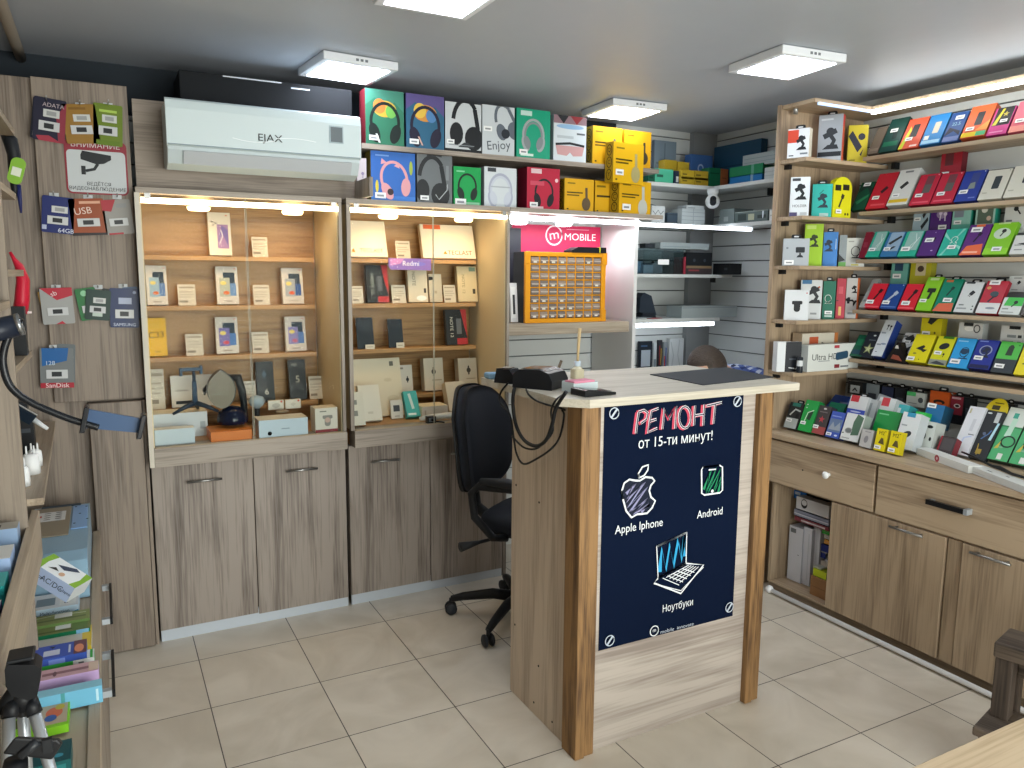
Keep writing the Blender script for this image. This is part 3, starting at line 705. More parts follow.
# ---------------------------------------------------------------- air conditioner
def aircon():
    t = root('air_conditioner', 'white wall mounted air conditioner above the left display cabinet', 'air conditioner', (.635, 3.5, 2.0))
    x0, x1 = .256, 1.008; W = C('#cfdde0', .22); W2 = C('#c2ced1', .3)
    part('body', t, lambda b: b.prism([(3.519, 2.0), (3.519, 2.235), (3.33, 2.225), (3.312, 2.20), (3.312, 2.05), (3.34, 2.0), (3.40, 1.982)], x0, x1, W2, 'x'), .004)
    fp = part('front_panel', t, lambda b: b.prism([(3.3115, 2.062), (3.296, 2.068), (3.293, 2.2), (3.302, 2.232), (3.32, 2.242), (3.335, 2.236), (3.3115, 2.2)], x0-.003, x1+.003, W, 'x'), .002)
    part('air_flap', t, lambda b: b.prism([(3.3115, 2.05), (3.303, 2.046), (3.328, 2.0), (3.337, 2.003)], x0+.055, x1-.035, C('#b7bcc0', .35), 'x'))
    part('trim_line', fp, lambda b: b.box((x0, 3.2945, 2.066), (x1, 3.2958, 2.0695), C('#7f9299', .4)))
    part('display_window', fp, lambda b: (b.box((.875, 3.2905, 2.12), (.934, 3.2925, 2.19), C('#a9bcc4', .2)), b.box((.88, 3.290, 2.125), (.93, 3.2915, 2.185), C('#6d767b', .15))))
    b = MB(); T = Matrix.Translation((.635, 3.2918, 2.087))
    art_into(b, T_('EJAX', .5, .5, .1, '#1c2226', 0, 1.15)+L_([(.14+.4*k/8, .34-.16*math.sin(PI*k/8)) for k in range(9)], .007, '#eef5f7')+L_([(.56+.4*k/8, .52+.10*math.sin(PI*k/8)) for k in range(9)], .007, '#eef5f7'), .4, .06, T=T)
    o = b.build('logo', fp); o.location = -fp.location-t.location
    part('intake_grille', t, lambda b: [b.box((x0+.03, y, 2.232), (x1-.03, y+.006, 2.2395), C('#9aa7ab', .4)) for y in (3.36, 3.385, 3.41, 3.435, 3.46)])
aircon()
t = root('flat_case', 'dark flat case wedged above the air conditioner under the ceiling', 'case', (.72, 3.6, 2.26))
part('shell', t, lambda b: b.box((.33, 3.545, 2.264), (1.05, 3.8, 2.40), C('#0d1116', .7)), .004)
part('edge_strip', t, lambda b: (b.box((.50, 3.5435, 2.392), (.74, 3.5449, 2.397), C('#cfd6da', .3)), b.box((.78, 3.5435, 2.376), (.86, 3.5449, 2.381), C('#cfd6da', .3))))
# ---------------------------------------------------------------- headphone boxes
U, Lw = 2.1655, 1.9135
G1, G2 = 'headphone boxes on the upper shelf', 'headphone boxes on the lower shelf'
def HP(row, x0, x1, yt, label, front, side, art, stick=(.2, .12, .24), y=3.505, d=.085, name='headphone_box', z=None, **k):
    return faceY(x0, x1, yt, y, z or (U if row else Lw), name, label, front, side, art, d=d, group=G1 if row else G2, stick=stick, **k)
def swirl(a, b, c, e): return P_([(0,1),(1,1),(1,.62),(.75,.8),(.5,.55),(.25,.85),(0,.7)], a)+O_(.5, .66, .3, b, .2)+O_(.36, .7, .16, c, .18)+O_(.66, .62, .14, e, .16)
HP(1, 365.5, 404.5, 90, 'headphone box with green front, red side and dark headphones, first on the upper shelf', '#2f6f56', '#7e2a35', swirl('#3f7d6a', '#c7a33d', '#d77a3a', '#6aa84f')+S_('hp', .5, .42, .9, '#14201f')+P_([(.25,.2),(.3,.2),(.38,.04),(.33,.04)], '#dfe6e4'))
HP(1, 406, 444.5, 95, 'headphone box with teal front and orange splash, second on the upper shelf', '#2c5f7d', '#1f3550', swirl('#5a4f86', '#c98a3d', '#d9b64a', '#4f7fb0')+S_('hp', .5, .42, .9, '#1d1c33')+P_([(.3,.22),(.34,.22),(.44,.06),(.4,.06)], '#c9a79a'))
HP(1, 445, 481.5, 103, 'pale grey box with black headphones on a stand, upper shelf', '#c3c9cc', '#23272b', R_(0,0,1,.06,'#1a1d20')+S_('hpside', .56, .58, 1.15, '#191c20')+P_([(.35,.1),(.8,.1),(.62,.2),(.52,.2)], '#33383c')+R_(.1,.13,.8,.145,'#7c8387'), stick=(.14, .2, .2))
HP(1, 482, 514.5, 106, 'grey and white box with the word Enjoy in script, upper shelf', '#c4cbd0', '#8a9196', S_('hpside', .72, .68, .95, '#5e6671', 20)+O_(.72, .45, .13, '#20262e')+T_('Enjoy', .5, .2, .34, '#4a525a', 6), stick=(.16, .52, .26))
HP(1, 516, 550, 109.5, 'bright teal headphone box with grey headphones on the upper shelf', '#159a78', '#0f7a60', S_('hp', .5, .48, .75, '#9aa2a5')+S_('hp', .5, .47, .62, '#7d8589')+R_(.12,.86,.45,.96,'#bcd6cd')+R_(.12,.04,.5,.09,'#d2e8df'))
HP(1, 553, 586, 116, 'white box with a pink eye massager, upper shelf beside the yellow boxes', '#cfd8de', '#9fb0b8', R_(0,.82,1,1,'#8b6f78')+P_([(.1,1),(.3,.82),(.45,1)], '#26292e')+P_([(.5,1),(.7,.82),(.9,1)], '#8c2b2f')+O_(.5,.76,.42,'#8fb4d6',.06)+P_([(.06,.34),(.94,.34),(.88,.14),(.6,.12),(.5,.2),(.4,.12),(.12,.14)], '#c79a9b')+L_([(.06,.36),(.5,.4),(.94,.36)], .06, '#22262b')+R_(.7,.6,.95,.64,'#60676d')+R_(.1,.5,.6,.56,'#b5bfc6'), stick=None, name='massager_box')
def QCY(c): return R_(.1,.84,.36,.88,'#7f6a14')+R_(.08,.56,.62,.6,'#3a3110')+R_(.08,.48,.5,.52,'#5d4d10')+R_(.08,.06,.14,.1,'#3a3110')+S_('cup', .74, .38, .62, c)
QS = [('L', arc(.5, y, .3, 0, 375, 18, .13), .07, '#2a2410') for y in (.8, .5, .2)]+T_('Q', .5, .8, .5, '#2a2410')+T_('C', .5, .5, .5, '#2a2410')+T_('Y', .5, .2, .5, '#2a2410')
YL = '#d8a519'
HP(1, 592, 621.5, 127, 'yellow headphone box at the back of the upper shelf, left of its twin', YL, '#a5861c', QCY('#5d6b57'), stick=None, sideart=QS, d=.07)
HP(1, 623.5, 650.5, 131, 'yellow headphone box with a black earcup at the very end of the upper shelf', '#cf9a18', '#b58312', QCY('#3a342a'), stick=None, d=.07)
HP(0, 357.5, 367, 158, 'slim white box squeezed between air conditioner and the blue cat-ear headphone box', '#c9bfc4', '#9a9298', R_(0,0,1,.2,'#a98a8c')+S_('bud', .6, .6, .8, '#8f7fa0'), stick=(.4, .08, .6))
HP(0, 371, 415.8, 152, 'blue box with pink headphones that have cat ears', '#2f66b5', '#8d7b2f', R_(0,.0,1,.12,'#3d79c8')+S_('hp', .52, .46, .72, '#d69a9f', 14)+P_([(.22,.74),(.24,.86),(.36,.78)], '#d69a9f')+P_([(.52,.72),(.62,.8),(.64,.68)], '#d69a9f')+O_(.43,.2,.07,'#35262c')+O_(.13,.3,.035,'#d8c848',.13)+O_(.9,.7,.04,'#9fb24a',.15)+R_(.1,.9,.4,.93,'#6f98d4'))
HP(0, 417, 452.5, 155, 'dark grey box with black folded headphones on the lower shelf', '#6a6f72', '#4d5154', L_([(.28,.98),(.5,1.0),(.7,.98)], .05, '#2d3033')+S_('hpside', .42, .48, 1.2, '#24272a')+L_([(.52,.2),(.62,.1),(.85,.3),(.86,.42)], .025, '#a9aeb1')+R_(.82,.5,.9,.8,'#80868a'))
HP(0, 453.5, 481, 167, 'small green box with black headphones on the lower shelf', '#149a4e', '#0f6d3a', S_('hp', .5, .5, .8, '#14231c')+R_(.45,.04,.95,.1,'#8fd0a8')+R_(.1,.86,.4,.9,'#7cc79a'), stick=(.24, .1, .4))
HP(0, 484, 516.5, 167.5, 'white box with pale lilac headphones on the lower shelf', '#cdd4d8', '#9fa6ab', S_('hp', .5, .44, .84, '#a7adbf')+S_('hp', .5, .43, .72, '#c3c9d4')+R_(.1,.88,.36,.98,'#3a3f45')+R_(.2,.5,.8,.53,'#a8b0b8'), stick=None)
HP(0, 526.5, 559.5, 168, 'crimson headphone box with black headphones', '#b3203c', '#7d1630', S_('hp', .52, .42, .66, '#1c1a20')+R_(.12,.86,.44,.97,'#d8bcc0')+R_(.1,.58,.52,.68,'#c44a5e')+O_(.9,.72,.05,'#e3c8cc')+R_(.1,.03,.5,.08,'#e3c8cc'), d=.1)
HP(0, 564, 593.5, 179, 'yellow headphone box with a bronze earcup next to the crimson box', YL, '#a5861c', QCY('#5f4f3a'), stick=None, d=.07, sideart=QS)
HP(0, 594.5, 612, 181, 'narrow visible yellow headphone box between its two yellow neighbours', YL, '#c2921a', R_(.1,.8,.6,.86,'#7f6a14')+R_(.1,.5,.9,.56,'#3a3110')+R_(.1,.06,.2,.1,'#3a3110'), stick=None, d=.07, y=3.53)
HP(0, 618.5, 650.5, 181, 'yellow headphone box with a pale earcup at the end of the lower shelf', '#dba91c', '#b8951f', QCY('#b9bcb4'), stick=(.22, .2, .26), d=.07, sideart=QS, y=3.47, yaw=9)
HP(0, 612.5, 643, 143.5, 'yellow headphone box stacked on top, leaning across both shelves', '#e0b01c', '#b8951f', QCY('#a99f6d'), stick=(.2, .26, .26), d=.06, sideart=QS, y=3.44, z=2.068, yaw=10)
# ---------------------------------------------------------------- things inside the display cabinets
XI = '#d9cfc6'
def card(x0, x1, yt, y, z, label, group, lean=.22):
    return faceY(x0, x1, yt, y, z, 'price_card', label, '#d6cbbb', '#cfc4b4', R_(.08,.82,.92,.9,'#a89c8c')+R_(.08,.62,.8,.67,'#b8ac9c')+R_(.08,.5,.9,.54,'#b8ac9c')+R_(.08,.38,.7,.42,'#b8ac9c')+R_(.08,.14,.55,.24,'#8f8476'), d=.0015, lean=lean, cat='card', group=group)
def phonebox(x0, x1, yt, y, z, label, front, art, side=None, d=.03, name='phone_box', **k):
    return faceY(x0, x1, yt, y, z, name, label, front, side or front, art, d=d, lean=.16, cat='box', group='boxes in the first display cabinet', **k)
def redmi(a, b, c): return R_(.32,.3,.86,.84,'#33404f')+R_(.14,.2,.62,.7,a)+O_(.32,.56,.14,'#e8d27a',.1)+O_(.44,.3,.14,b,.09)+R_(.62,.22,.9,.55,c)+O_(.88,.94,.05,'#d86a4a',.025)+R_(.3,.06,.7,.1,'#b3a89c')
GC = 'price cards in the first display cabinet'
Y1 = 3.775
phonebox(209.8, 232.6, 212.5, Y1, 1.6555, 'white phone box with a purple phone, alone on the top shelf of the cabinet', '#e9dfd2', R_(.38,.16,.88,.72,'#a987b5')+P_([(.4,.3),(.62,.5),(.86,.2),(.86,.6),(.6,.7)], '#7f6fb0')+L_([(.45,.25),(.62,.44),(.55,.6)], .05, '#d9cfe0')+O_(.18,.78,.06,'#2f2c2b',.03)+O_(.34,.75,.06,'#2f2c2b',.03)+O_(.22,.7,.05,'#2f2c2b',.025)+O_(.82,.93,.05,'#d8704a',.025))
card(252.5, 268.5, 237, Y1, 1.6555, 'price card on the top shelf of the first cabinet beside the purple phone box', GC)
phonebox(147.5, 168.5, 265.6, Y1, 1.4335, 'white phone box with a yellow and orange phone, beside the frame on the second shelf', XI, redmi('#9fb6c8', '#e0784a', '#6a86b8'))
card(178.5, 196.5, 284.5, Y1, 1.4335, 'price card on the second shelf next to the box at the cabinet frame', GC)
phonebox(217.5, 239.5, 266.5, Y1, 1.4335, 'white phone box with a yellow and orange phone, middle of the second shelf', XI, redmi('#b3b6a8', '#e0784a', '#6f8fc0'))
card(254, 270.5, 285, Y1, 1.4335, 'price card on the second shelf between the middle and end phone boxes', GC)
phonebox(283.2, 304.3, 268, Y1, 1.4335, 'white phone box with an orange and navy phone, end of the second shelf', XI, redmi('#a7aab0', '#e0684a', '#45629e'))
phonebox(148.3, 168, 318, Y1, 1.2055, 'yellow phone box marked C33 on the third shelf', '#e8b62a', T_('C33', .48, .55, .5, '#2a2413', 4)+R_(.35,.1,.65,.13,'#a5842a'))
card(186.5, 204, 334, Y1, 1.2055, 'price card on the third shelf beside the yellow phone box', GC)
phonebox(217, 239.5, 317, Y1, 1.2055, 'white phone box with a violet and blue phone, middle of the third shelf', XI, redmi('#7a6fb0', '#d2566a', '#4f78b8'))
card(253, 269.5, 332, Y1, 1.2055, 'price card on the third shelf between two white phone boxes', GC)
phonebox(286.5, 307, 316.5, Y1, 1.2055, 'white phone box with a violet phone, end of the third shelf', XI, redmi('#8f86c0', '#c96a8a', '#5a7fc0'))
card(151.5, 166, 369, Y1, .9685, 'price card behind the dark tripod on the low step', GC)
phonebox(172, 214, 375, Y1-.005, .9685, 'long white watch box behind the tripod', '#e0dbd3', S_('watch', .82, .5, .3, '#1f2226', -12)+R_(.1,.1,.6,.2,'#22262a')+R_(.1,.5,.4,.56,'#b7b1a8'), name='watch_box', d=.025)
card(242.5, 257, 381, Y1, .9685, 'price card behind the handheld steamer on the low step', GC)
phonebox(258, 275.5, 361.5, Y1-.01, .9685, 'black box with a white number 6 on the low step', '#1b1d1f', S_('watch', .45, .68, .55, '#4a5a68')+T_('6', .55, .24, .5, '#e8e2d6'), name='watch_box')
phonebox(290.5, 307.5, 359.5, Y1-.01, .9685, 'black box with a glowing number 5 made of dots, low step near the cabinet side', '#191a1c', T_('5', .5, .5, .6, '#b3a894')+R_(.15,.86,.5,.9,'#8a8478'), name='watch_box')
card(310, 324, 376, Y1, .9685, 'price card at the very end of the low step', GC)
B1 = 'boxes on the floor of the first display cabinet'
def fb(x0, x1, yt, yb, name, label, front, top=None, art=(), d=.1, z=.867, cat='box', group=B1, **k):
    y = max(3.432, PT((x0+x1)/2, yb, Z=z).y)
    return faceY(x0, x1, yt, y, z, name, label, front, front, art, d=d, cat=cat, group=group, top=top or front, **k)
fb(153.5, 208.5, 413, 437.5, 'gadget_box', 'large white box under the dark tripod', '#d9dde2', '#e4dcc9', R_(.86,.3,.96,.6,'#b0b6bd')+R_(.1,.2,.3,.3,'#c3c9cf'), d=.12)
fb(155, 195.5, 429, 444.5, 'gadget_box', 'low pale blue-white box in the front corner of the first cabinet', '#ccd6df', '#e6e2d8', R_(.0,.0,1,.06,'#b9c3cc'), d=.06)
fb(211, 252.5, 431, 442.5, 'gadget_box', 'orange box under the handheld steamer', '#d9772c', '#d9803a', R_(.05,.05,.95,.1,'#c2641f'), d=.16)
fb(259, 308.5, 419, 438.5, 'gadget_box', 'wide pale blue box with a cream lid beside the orange box', '#c0cdda', '#e5dcc8', R_(.45,.42,.62,.48,'#8f9caa'), d=.12)
fb(315.5, 338, 408, 432, 'gadget_box', 'white box with a grey device and red foot, at the cabinet end', '#dcd3c6', '#e9dcc3', R_(0,0,1,.12,'#8f3038')+S_('cam', .55, .5, .62, '#8f8a84')+O_(.55,.5,.12,'#c9a79a')+R_(.2,.84,.5,.89,'#8a847c'), d=.09)
faceY(268.5, 284, 400.5, 3.64, .9535, 'earphone_box', 'small white earphone box standing on the wide pale blue box, nearer the orange box', '#e3dccf', '#e6dcc8', O_(.5,.45,.26,'#c3bcb0',.16)+O_(.85,.85,.07,'#d8604a',.07), d=.02, group=B1)
faceY(285.5, 301, 399.5, 3.64, .9535, 'earphone_box', 'small white earphone box standing on the wide pale blue box, nearer the cabinet end', '#e3dccf', '#e6dcc8', P_([(.3,.5),(.5,.7),(.7,.5),(.5,.25)], '#d5cdbf')+O_(.85,.85,.07,'#d8604a',.07), d=.02, group=B1)
def cab1():
    t = root('selfie_tripod', 'dark blue folding phone tripod standing on the large white box', 'tripod', (.335, 3.60, .972))
    M1 = C('#3f556e', .4); M2 = C('#2c3a4b', .4)
    b = MB(); b.tube([(0,0,.035),(0,0,.14)], [.012,.010], M1, 12); b.build('column', t)
    b = MB(); b.tube([(0,0,.13),(0,0,.185)], .007, M2, 10); b.build('upper_tube', t)
    for a in (200, 335, 80):
        b = MB(); c, s = math.cos(math.radians(a)), math.sin(math.radians(a))
        b.tube([(0,0,.045),(.045*c,.045*s,.03),(.1*c,.08*s,.005)], [.012,.010,.006], M2, 8); b.build('leg', t)
    b = MB(); b.box((-.05,-.012,.185),(.03,.012,.2), M1); b.box((-.058,-.014,.165),(-.046,.014,.2), M1); b.box((.024,-.014,.17),(.036,.014,.208), M1); b.build('phone_clamp', t, .003)
    t = root('handheld_steamer', 'handheld garment steamer with an oval metal plate on a navy dome', 'steamer', (.48, 3.545, .9245))
    b = MB(); b.lathe([(.0,.0),(.062,.0),(.066,.02),(.058,.05),(.03,.072),(0,.078)], C('#121a33', .15), 26, c=(0,0,.0)); b.build('dome_base', t)
    b = MB(); P = [(-.045+.056*math.cos(a*PI/14)*(1-.45*max(0, math.sin(a*PI/14))**3), .155+.082*math.sin(a*PI/14)) for a in range(28)]
    b.prism(P, -.034, -.026, C('#756c5e', .45, .2), 'y'); b.build('metal_plate', t)
    b = MB(); b.prism([(x*1.04+.005, (z-.155)*1.03+.155) for x, z in P], -.0255, .02, C('#17181b', .3), 'y'); b.build('head', t, .006)
    b = MB(); b.tube([(-.02,.0,.2),(.03,.0,.2),(.045,.0,.14),(.05,.0,.08),(.05,.0,.012)], [.018,.02,.017,.015,.018], C('#1a1c20', .3), 14); b.build('handle', t)
    t = root('crystal_lamp', 'small clear faceted ornament behind the orange box', 'ornament', (.605, 3.66, .867))
    b = MB(); b.lathe([(0,.0),(.022,0),(.022,.03),(.012,.05),(.012,.095)], C('#2a2c30', .3), 14); b.build('stand', t)
    b = MB(); b.lathe([(.012,.095),(.034,.112),(.04,.13),(.028,.15),(0,.158)], C('#9fb0bd', .08), 7); b.build('crystal', t)
    t = root('action_camera', 'tiny black and silver action camera lying at the front edge between two boxes', 'camera', (.605, 3.452, .867))
    b = MB(); b.cbox((0,0,.016),(.05,.03,.032), C('#6d7378', .3)); b.build('body', t, .003)
    b = MB(); b.lathe([(0,-.022),(.009,-.022),(.009,-.0152)], C('#101216', .1), 16, axis='y', c=(.012,0,.018)); b.cbox((-.012,-.0155,.016),(.018,.001,.02), C('#15171b', .2)); b.build('lens', t)
    t = root('earphone_case', 'flat oval brown case lying on the lid of the wide pale blue box', 'case', (.70, 3.57, .9525))
    b = MB(); b.lathe([(0,0),(.028,0),(.03,.004),(.02,.009),(0,.01)], C('#8a7a66', .4), 20); b.build('body', t)
cab1()
# second display cabinet
B2 = 'goods in the second display cabinet'; GC2 = 'price cards in the second display cabinet'
Y2 = 3.735
def f2(x0, x1, yt, z, name, label, front, art, side=None, y=Y2, d=.03, lean=.15, cat='box', **k):
    return faceY(x0, x1, yt, y, z, name, label, front, side or front, art, d=d, lean=lean, cat=cat, group=B2, **k)
TEC = '#e8734a'
f2(349.8, 388.3, 221, 1.6565, 'tablet_box', 'large white tablet box beside the cabinet divider, top shelf of the second cabinet', '#efe4d2', T_('TECLAST', .58, .17, .15, '#c9481f', 0, 1.05)+P_([(.05,.12),(.16,.12),(.1,.24)], '#e08a2c'), d=.03, lean=.3)
f2(423, 476.5, 225, 1.6565, 'tablet_box', 'large white tablet box with an orange tag, top shelf of the second cabinet', '#efe4d2', T_('TECLAST', .7, .16, .11, '#c9481f', 0, 1.05)+P_([(.38,.12),(.46,.12),(.42,.22)], '#e08a2c')+R_(.06,.86,.38,.99,TEC), side='#e3d3bb', d=.03, lean=.3)
card(396.5, 411, 241, Y2, 1.6565, 'price card between the two large tablet boxes', GC2)
t = root('shelf_banner', 'purple promotional strip clipped to the shelf edge below the tablet boxes', 'banner', (1.33, 3.70, 1.64))
b = MB(); a0 = PT(388.5, 262, Y=3.697); a1 = PT(431, 270, Y=3.697); W_, H_ = a1.x-a0.x, .05
b.prism([(x+(a0.x+a1.x)/2-1.33, z) for x, z in [(-W_/2+.012,-.036),(W_/2,-.038),(W_/2,.02),(-W_/2,.02),(-W_/2,-.02)]], -.004, -.002, C('#8f6fc0', .35)); b.build('strip', t)
b = MB(); art_into(b, P_([(0,.3),(.0,1),(.35,1),(.25,.5)], '#c98ac9')+O_(.7,.5,.2,'#7f74d0',.05)+T_('Redmi', .52, .52, .17, '#f1ecf6'), W_*.92, .05, T=Matrix.Translation(((a0.x+a1.x)/2-1.33, -.0045, -.032))); b.build('lettering', t)
NOTE = lambda c1, c2, c3: T_('NOTE 12', .26, .5, .2, c1, -90, 1.15)
card(352.5, 364, 286, Y2, 1.4365, 'price card at the divider end of the second shelf, second cabinet', GC2)
f2(367.5, 389.5, 265, 1.4365, 'phone_box', 'black and red phone box marked NOTE 12 on the second shelf', '#26282a', P_([(.7,1),(1,1),(1,.2),(.86,.5)], '#c33a3a')+R_(.5,.0,1,.16,'#b93236')+R_(.5,.3,.72,.7,'#5d6064')+NOTE('#c9d3c4', 0, 0))
card(392.5, 406.5, 285, Y2, 1.4365, 'price card in front of the purple strip shelf, beside the black and red box', GC2)
f2(409, 428.5, 269.5, 1.4365, 'phone_box', 'white phone box marked NOTE with a white disc sticker on the second shelf', '#dccfb9', T_('NOTE', .3, .72, .24, '#6f6a60', -90, 1.1)+O_(.66,.12,.26,'#eef0ec',.13)+R_(.8,.28,.92,.42,'#4a4641'))
f2(430, 442.8, 274, 1.4365, 'phone_box', 'pale grey phone box with one big black dot, second shelf', '#cbbfab', O_(.12,.84,.24,'#1c1c1e',.13)+R_(.4,.3,.6,.4,'#b0a491'))
card(444.5, 456.5, 285, Y2, 1.4365, 'price card between the dotted phone box and the cream phone box', GC2)
f2(458.5, 478, 266.5, 1.4365, 'phone_box', 'cream phone box marked NOTE 12 at the end of the second shelf', '#dcc9a4', T_('NOTE 12', .3, .5, .2, '#8f8468', -90, 1.15)+R_(.62,.86,.95,.98,'#7f9a8a')+R_(.76,.22,.9,.36,'#4f4a40'), side='#cdb891')
def dphone(x0, x1, yt, label, dx):
    o = f2(x0, x1, yt, 1.2105, 'display_phone', label, '#232a33', R_(.1,.84,.42,.96,'#12161b')+O_(.2,.92,.05,'#3f4a57')+O_(.2,.87,.05,'#3f4a57'), side='#181c22', d=.009, lean=.2, cat='phone')
    return o
dphone(357.8, 374.8, 317.5, 'dark phone on display next to the cabinet divider, third shelf of second cabinet', 0)
dphone(389.3, 404, 319, 'dark phone on display with a light triangle of glare, third shelf', 0)
faceY(365.5, 375, 344.5, 3.72, 1.2105, 'price_tag', 'small white tag in front of the dark phone at the divider', '#d9cfbf', art=R_(.15,.4,.8,.55,'#a39a8c'), d=.001, lean=.1, cat='tag', group=GC2)
faceY(396.5, 404.5, 342.5, 3.72, 1.2105, 'price_tag', 'small white tag in front of the second dark phone', '#d9cfbf', art=R_(.15,.4,.8,.55,'#a39a8c'), d=.001, lean=.1, cat='tag', group=GC2)
f2(447, 468, 309.5, 1.2105, 'phone_box', 'black and red phone box marked NOTE 12 alone on the third shelf', '#2a2b2d', P_([(.72,1),(1,1),(1,.2),(.88,.5)], '#c33a3a')+R_(.5,.0,1,.18,'#b93236')+R_(.5,.3,.74,.74,'#6a6c70')+NOTE('#d9d3c4', 0, 0))
WB = '#d9cdb9'
f2(398.5, 413.5, 365, .9705, 'watch_box', 'small white watch box behind the teal box, low step of the second cabinet', '#d4cbbf', S_('watch', .66, .48, .45, '#23262a')+R_(.1,.85,.4,.92,'#8f877c'))
f2(425, 444.5, 358, .9705, 'watch_box', 'white watch box with a grey smart watch, middle of the low step', WB, S_('watch', .5, .58, .5, '#5f5a52')+R_(.4,.3,.9,.34,'#b3a792'), side='#cdbfa8', d=.05)
f2(459.5, 478, 358, .9705, 'watch_box', 'white watch box with a brown-black smart watch, end of the low step', WB, S_('watch', .55, .6, .5, '#4a453f')+R_(.4,.3,.9,.34,'#b3a792'), side='#cdbfa8', d=.05)
faceY(354.5, 405, 358.5, PT(354.5, 420, Z=.867).y, .867, 'tablet_box', 'very large white flat box leaning at the divider behind smaller white boxes', '#ddd0b8', '#e6dcc6', R_(.78,.86,.86,.94,'#6f6a60')+O_(.8,.3,.12,'#d2c4aa',.06)+O_(.72,.62,.08,'#d2c4aa',.04), d=.03, lean=.25, group=B2)
faceY(351, 366, 392, PT(351, 428, Z=.867).y, .867, 'gadget_box', 'small white box with two grey squares in the front corner at the divider', '#ded6c8', art=R_(.15,.28,.55,.44,'#8c8a84')+R_(.15,.62,.55,.76,'#8c8a84'), d=.03, lean=.3, group=B2)
faceY(361.5, 383, 385, PT(361.5, 424, Z=.867).y, .867, 'gadget_box', 'plain white upright box in front of the very large flat box', '#e3dccf', art=R_(.35,.2,.6,.26,'#cfc7b8'), d=.03, lean=.35, group=B2)
faceY(391.5, 403.5, 400, PT(391.5, 419.5, Z=.867).y, .867, 'watch_card', 'small white card with a dark square watch', '#e0dad0', art=R_(.22,.38,.75,.72,'#4f5358')+R_(.3,.1,.7,.16,'#a9a298'), d=.012, lean=.2, cat='card', group=B2)
faceY(407.5, 421, 391, PT(407.5, 420, Z=.867).y, .867, 'gadget_box', 'narrow teal box leaning back beside the watch card', '#4fb0ab', '#3f9a96', L_([(.4,.9),(.55,.3)], .2, '#c9e0dc')+R_(.1,.06,.7,.14,'#dfe9e6'), d=.03, lean=.5, group=B2)
faceY(422, 448, 406, PT(422, 419.5, Z=.867).y, .867, 'gadget_box', 'white box lying flat with a cream lid, before the low step', '#d9d2c6', '#e0d4bc', R_(.1,.3,.16,.7,'#b8b0a2'), d=.11, group=B2, top='#e8d8b6')
faceY(449.5, 468.5, 381.5, 3.60, .867, 'watch_box', 'white watch box tilted back near the office chair', WB, '#cdbfa8', S_('watch', .55, .62, .5, '#4a453f')+R_(.4,.3,.9,.34,'#b3a792'), d=.05, lean=.4, group=B2)
def wand():
    t = root('handheld_gimbal', 'white handheld phone gimbal lying along the front edge of the second cabinet', 'gimbal', (1.50, 3.47, .868))
    W = C('#e6e4df', .3)
    b = MB(); b.tube([(-.16,.02,.014),(-.1,.015,.018),(.04,.0,.024),(.12,-.005,.03)], [.010,.015,.017,.022], W, 14); b.build('grip', t)
    b = MB(); b.ball((.135,.0,.036), (.035,.026,.032), W); b.build('motor_housing', t)
    b = MB(); b.lathe([(0,.0),(.03,.0),(.03,.006),(0,.006)], C('#202226', .4), 18, c=(.13,-.0,.0)); b.build('foot', t)
    t = root('action_camera', 'tiny black and silver camera clipped to the front edge of the second cabinet', 'camera', (1.375, 3.435, .867))
    b = MB(); b.cbox((0,0,.018),(.046,.03,.036), C('#1f2226', .3)); b.build('body', t, .003)
    b = MB(); b.cbox((0,-.0155,.02),(.03,.001,.02), C('#7d858b', .2)); b.lathe([(0,-.02),(.007,-.02),(.007,-.0165)], C('#101216', .1), 14, axis='y', c=(.0,0,.02)); b.build('lens', t)
    b = MB(); b.tube([(.02,-.005,.008),(.05,-.02,.006),(.06,-.028,.004)], .004, C('#1f2226', .3), 8); b.build('strap', t)
wand()
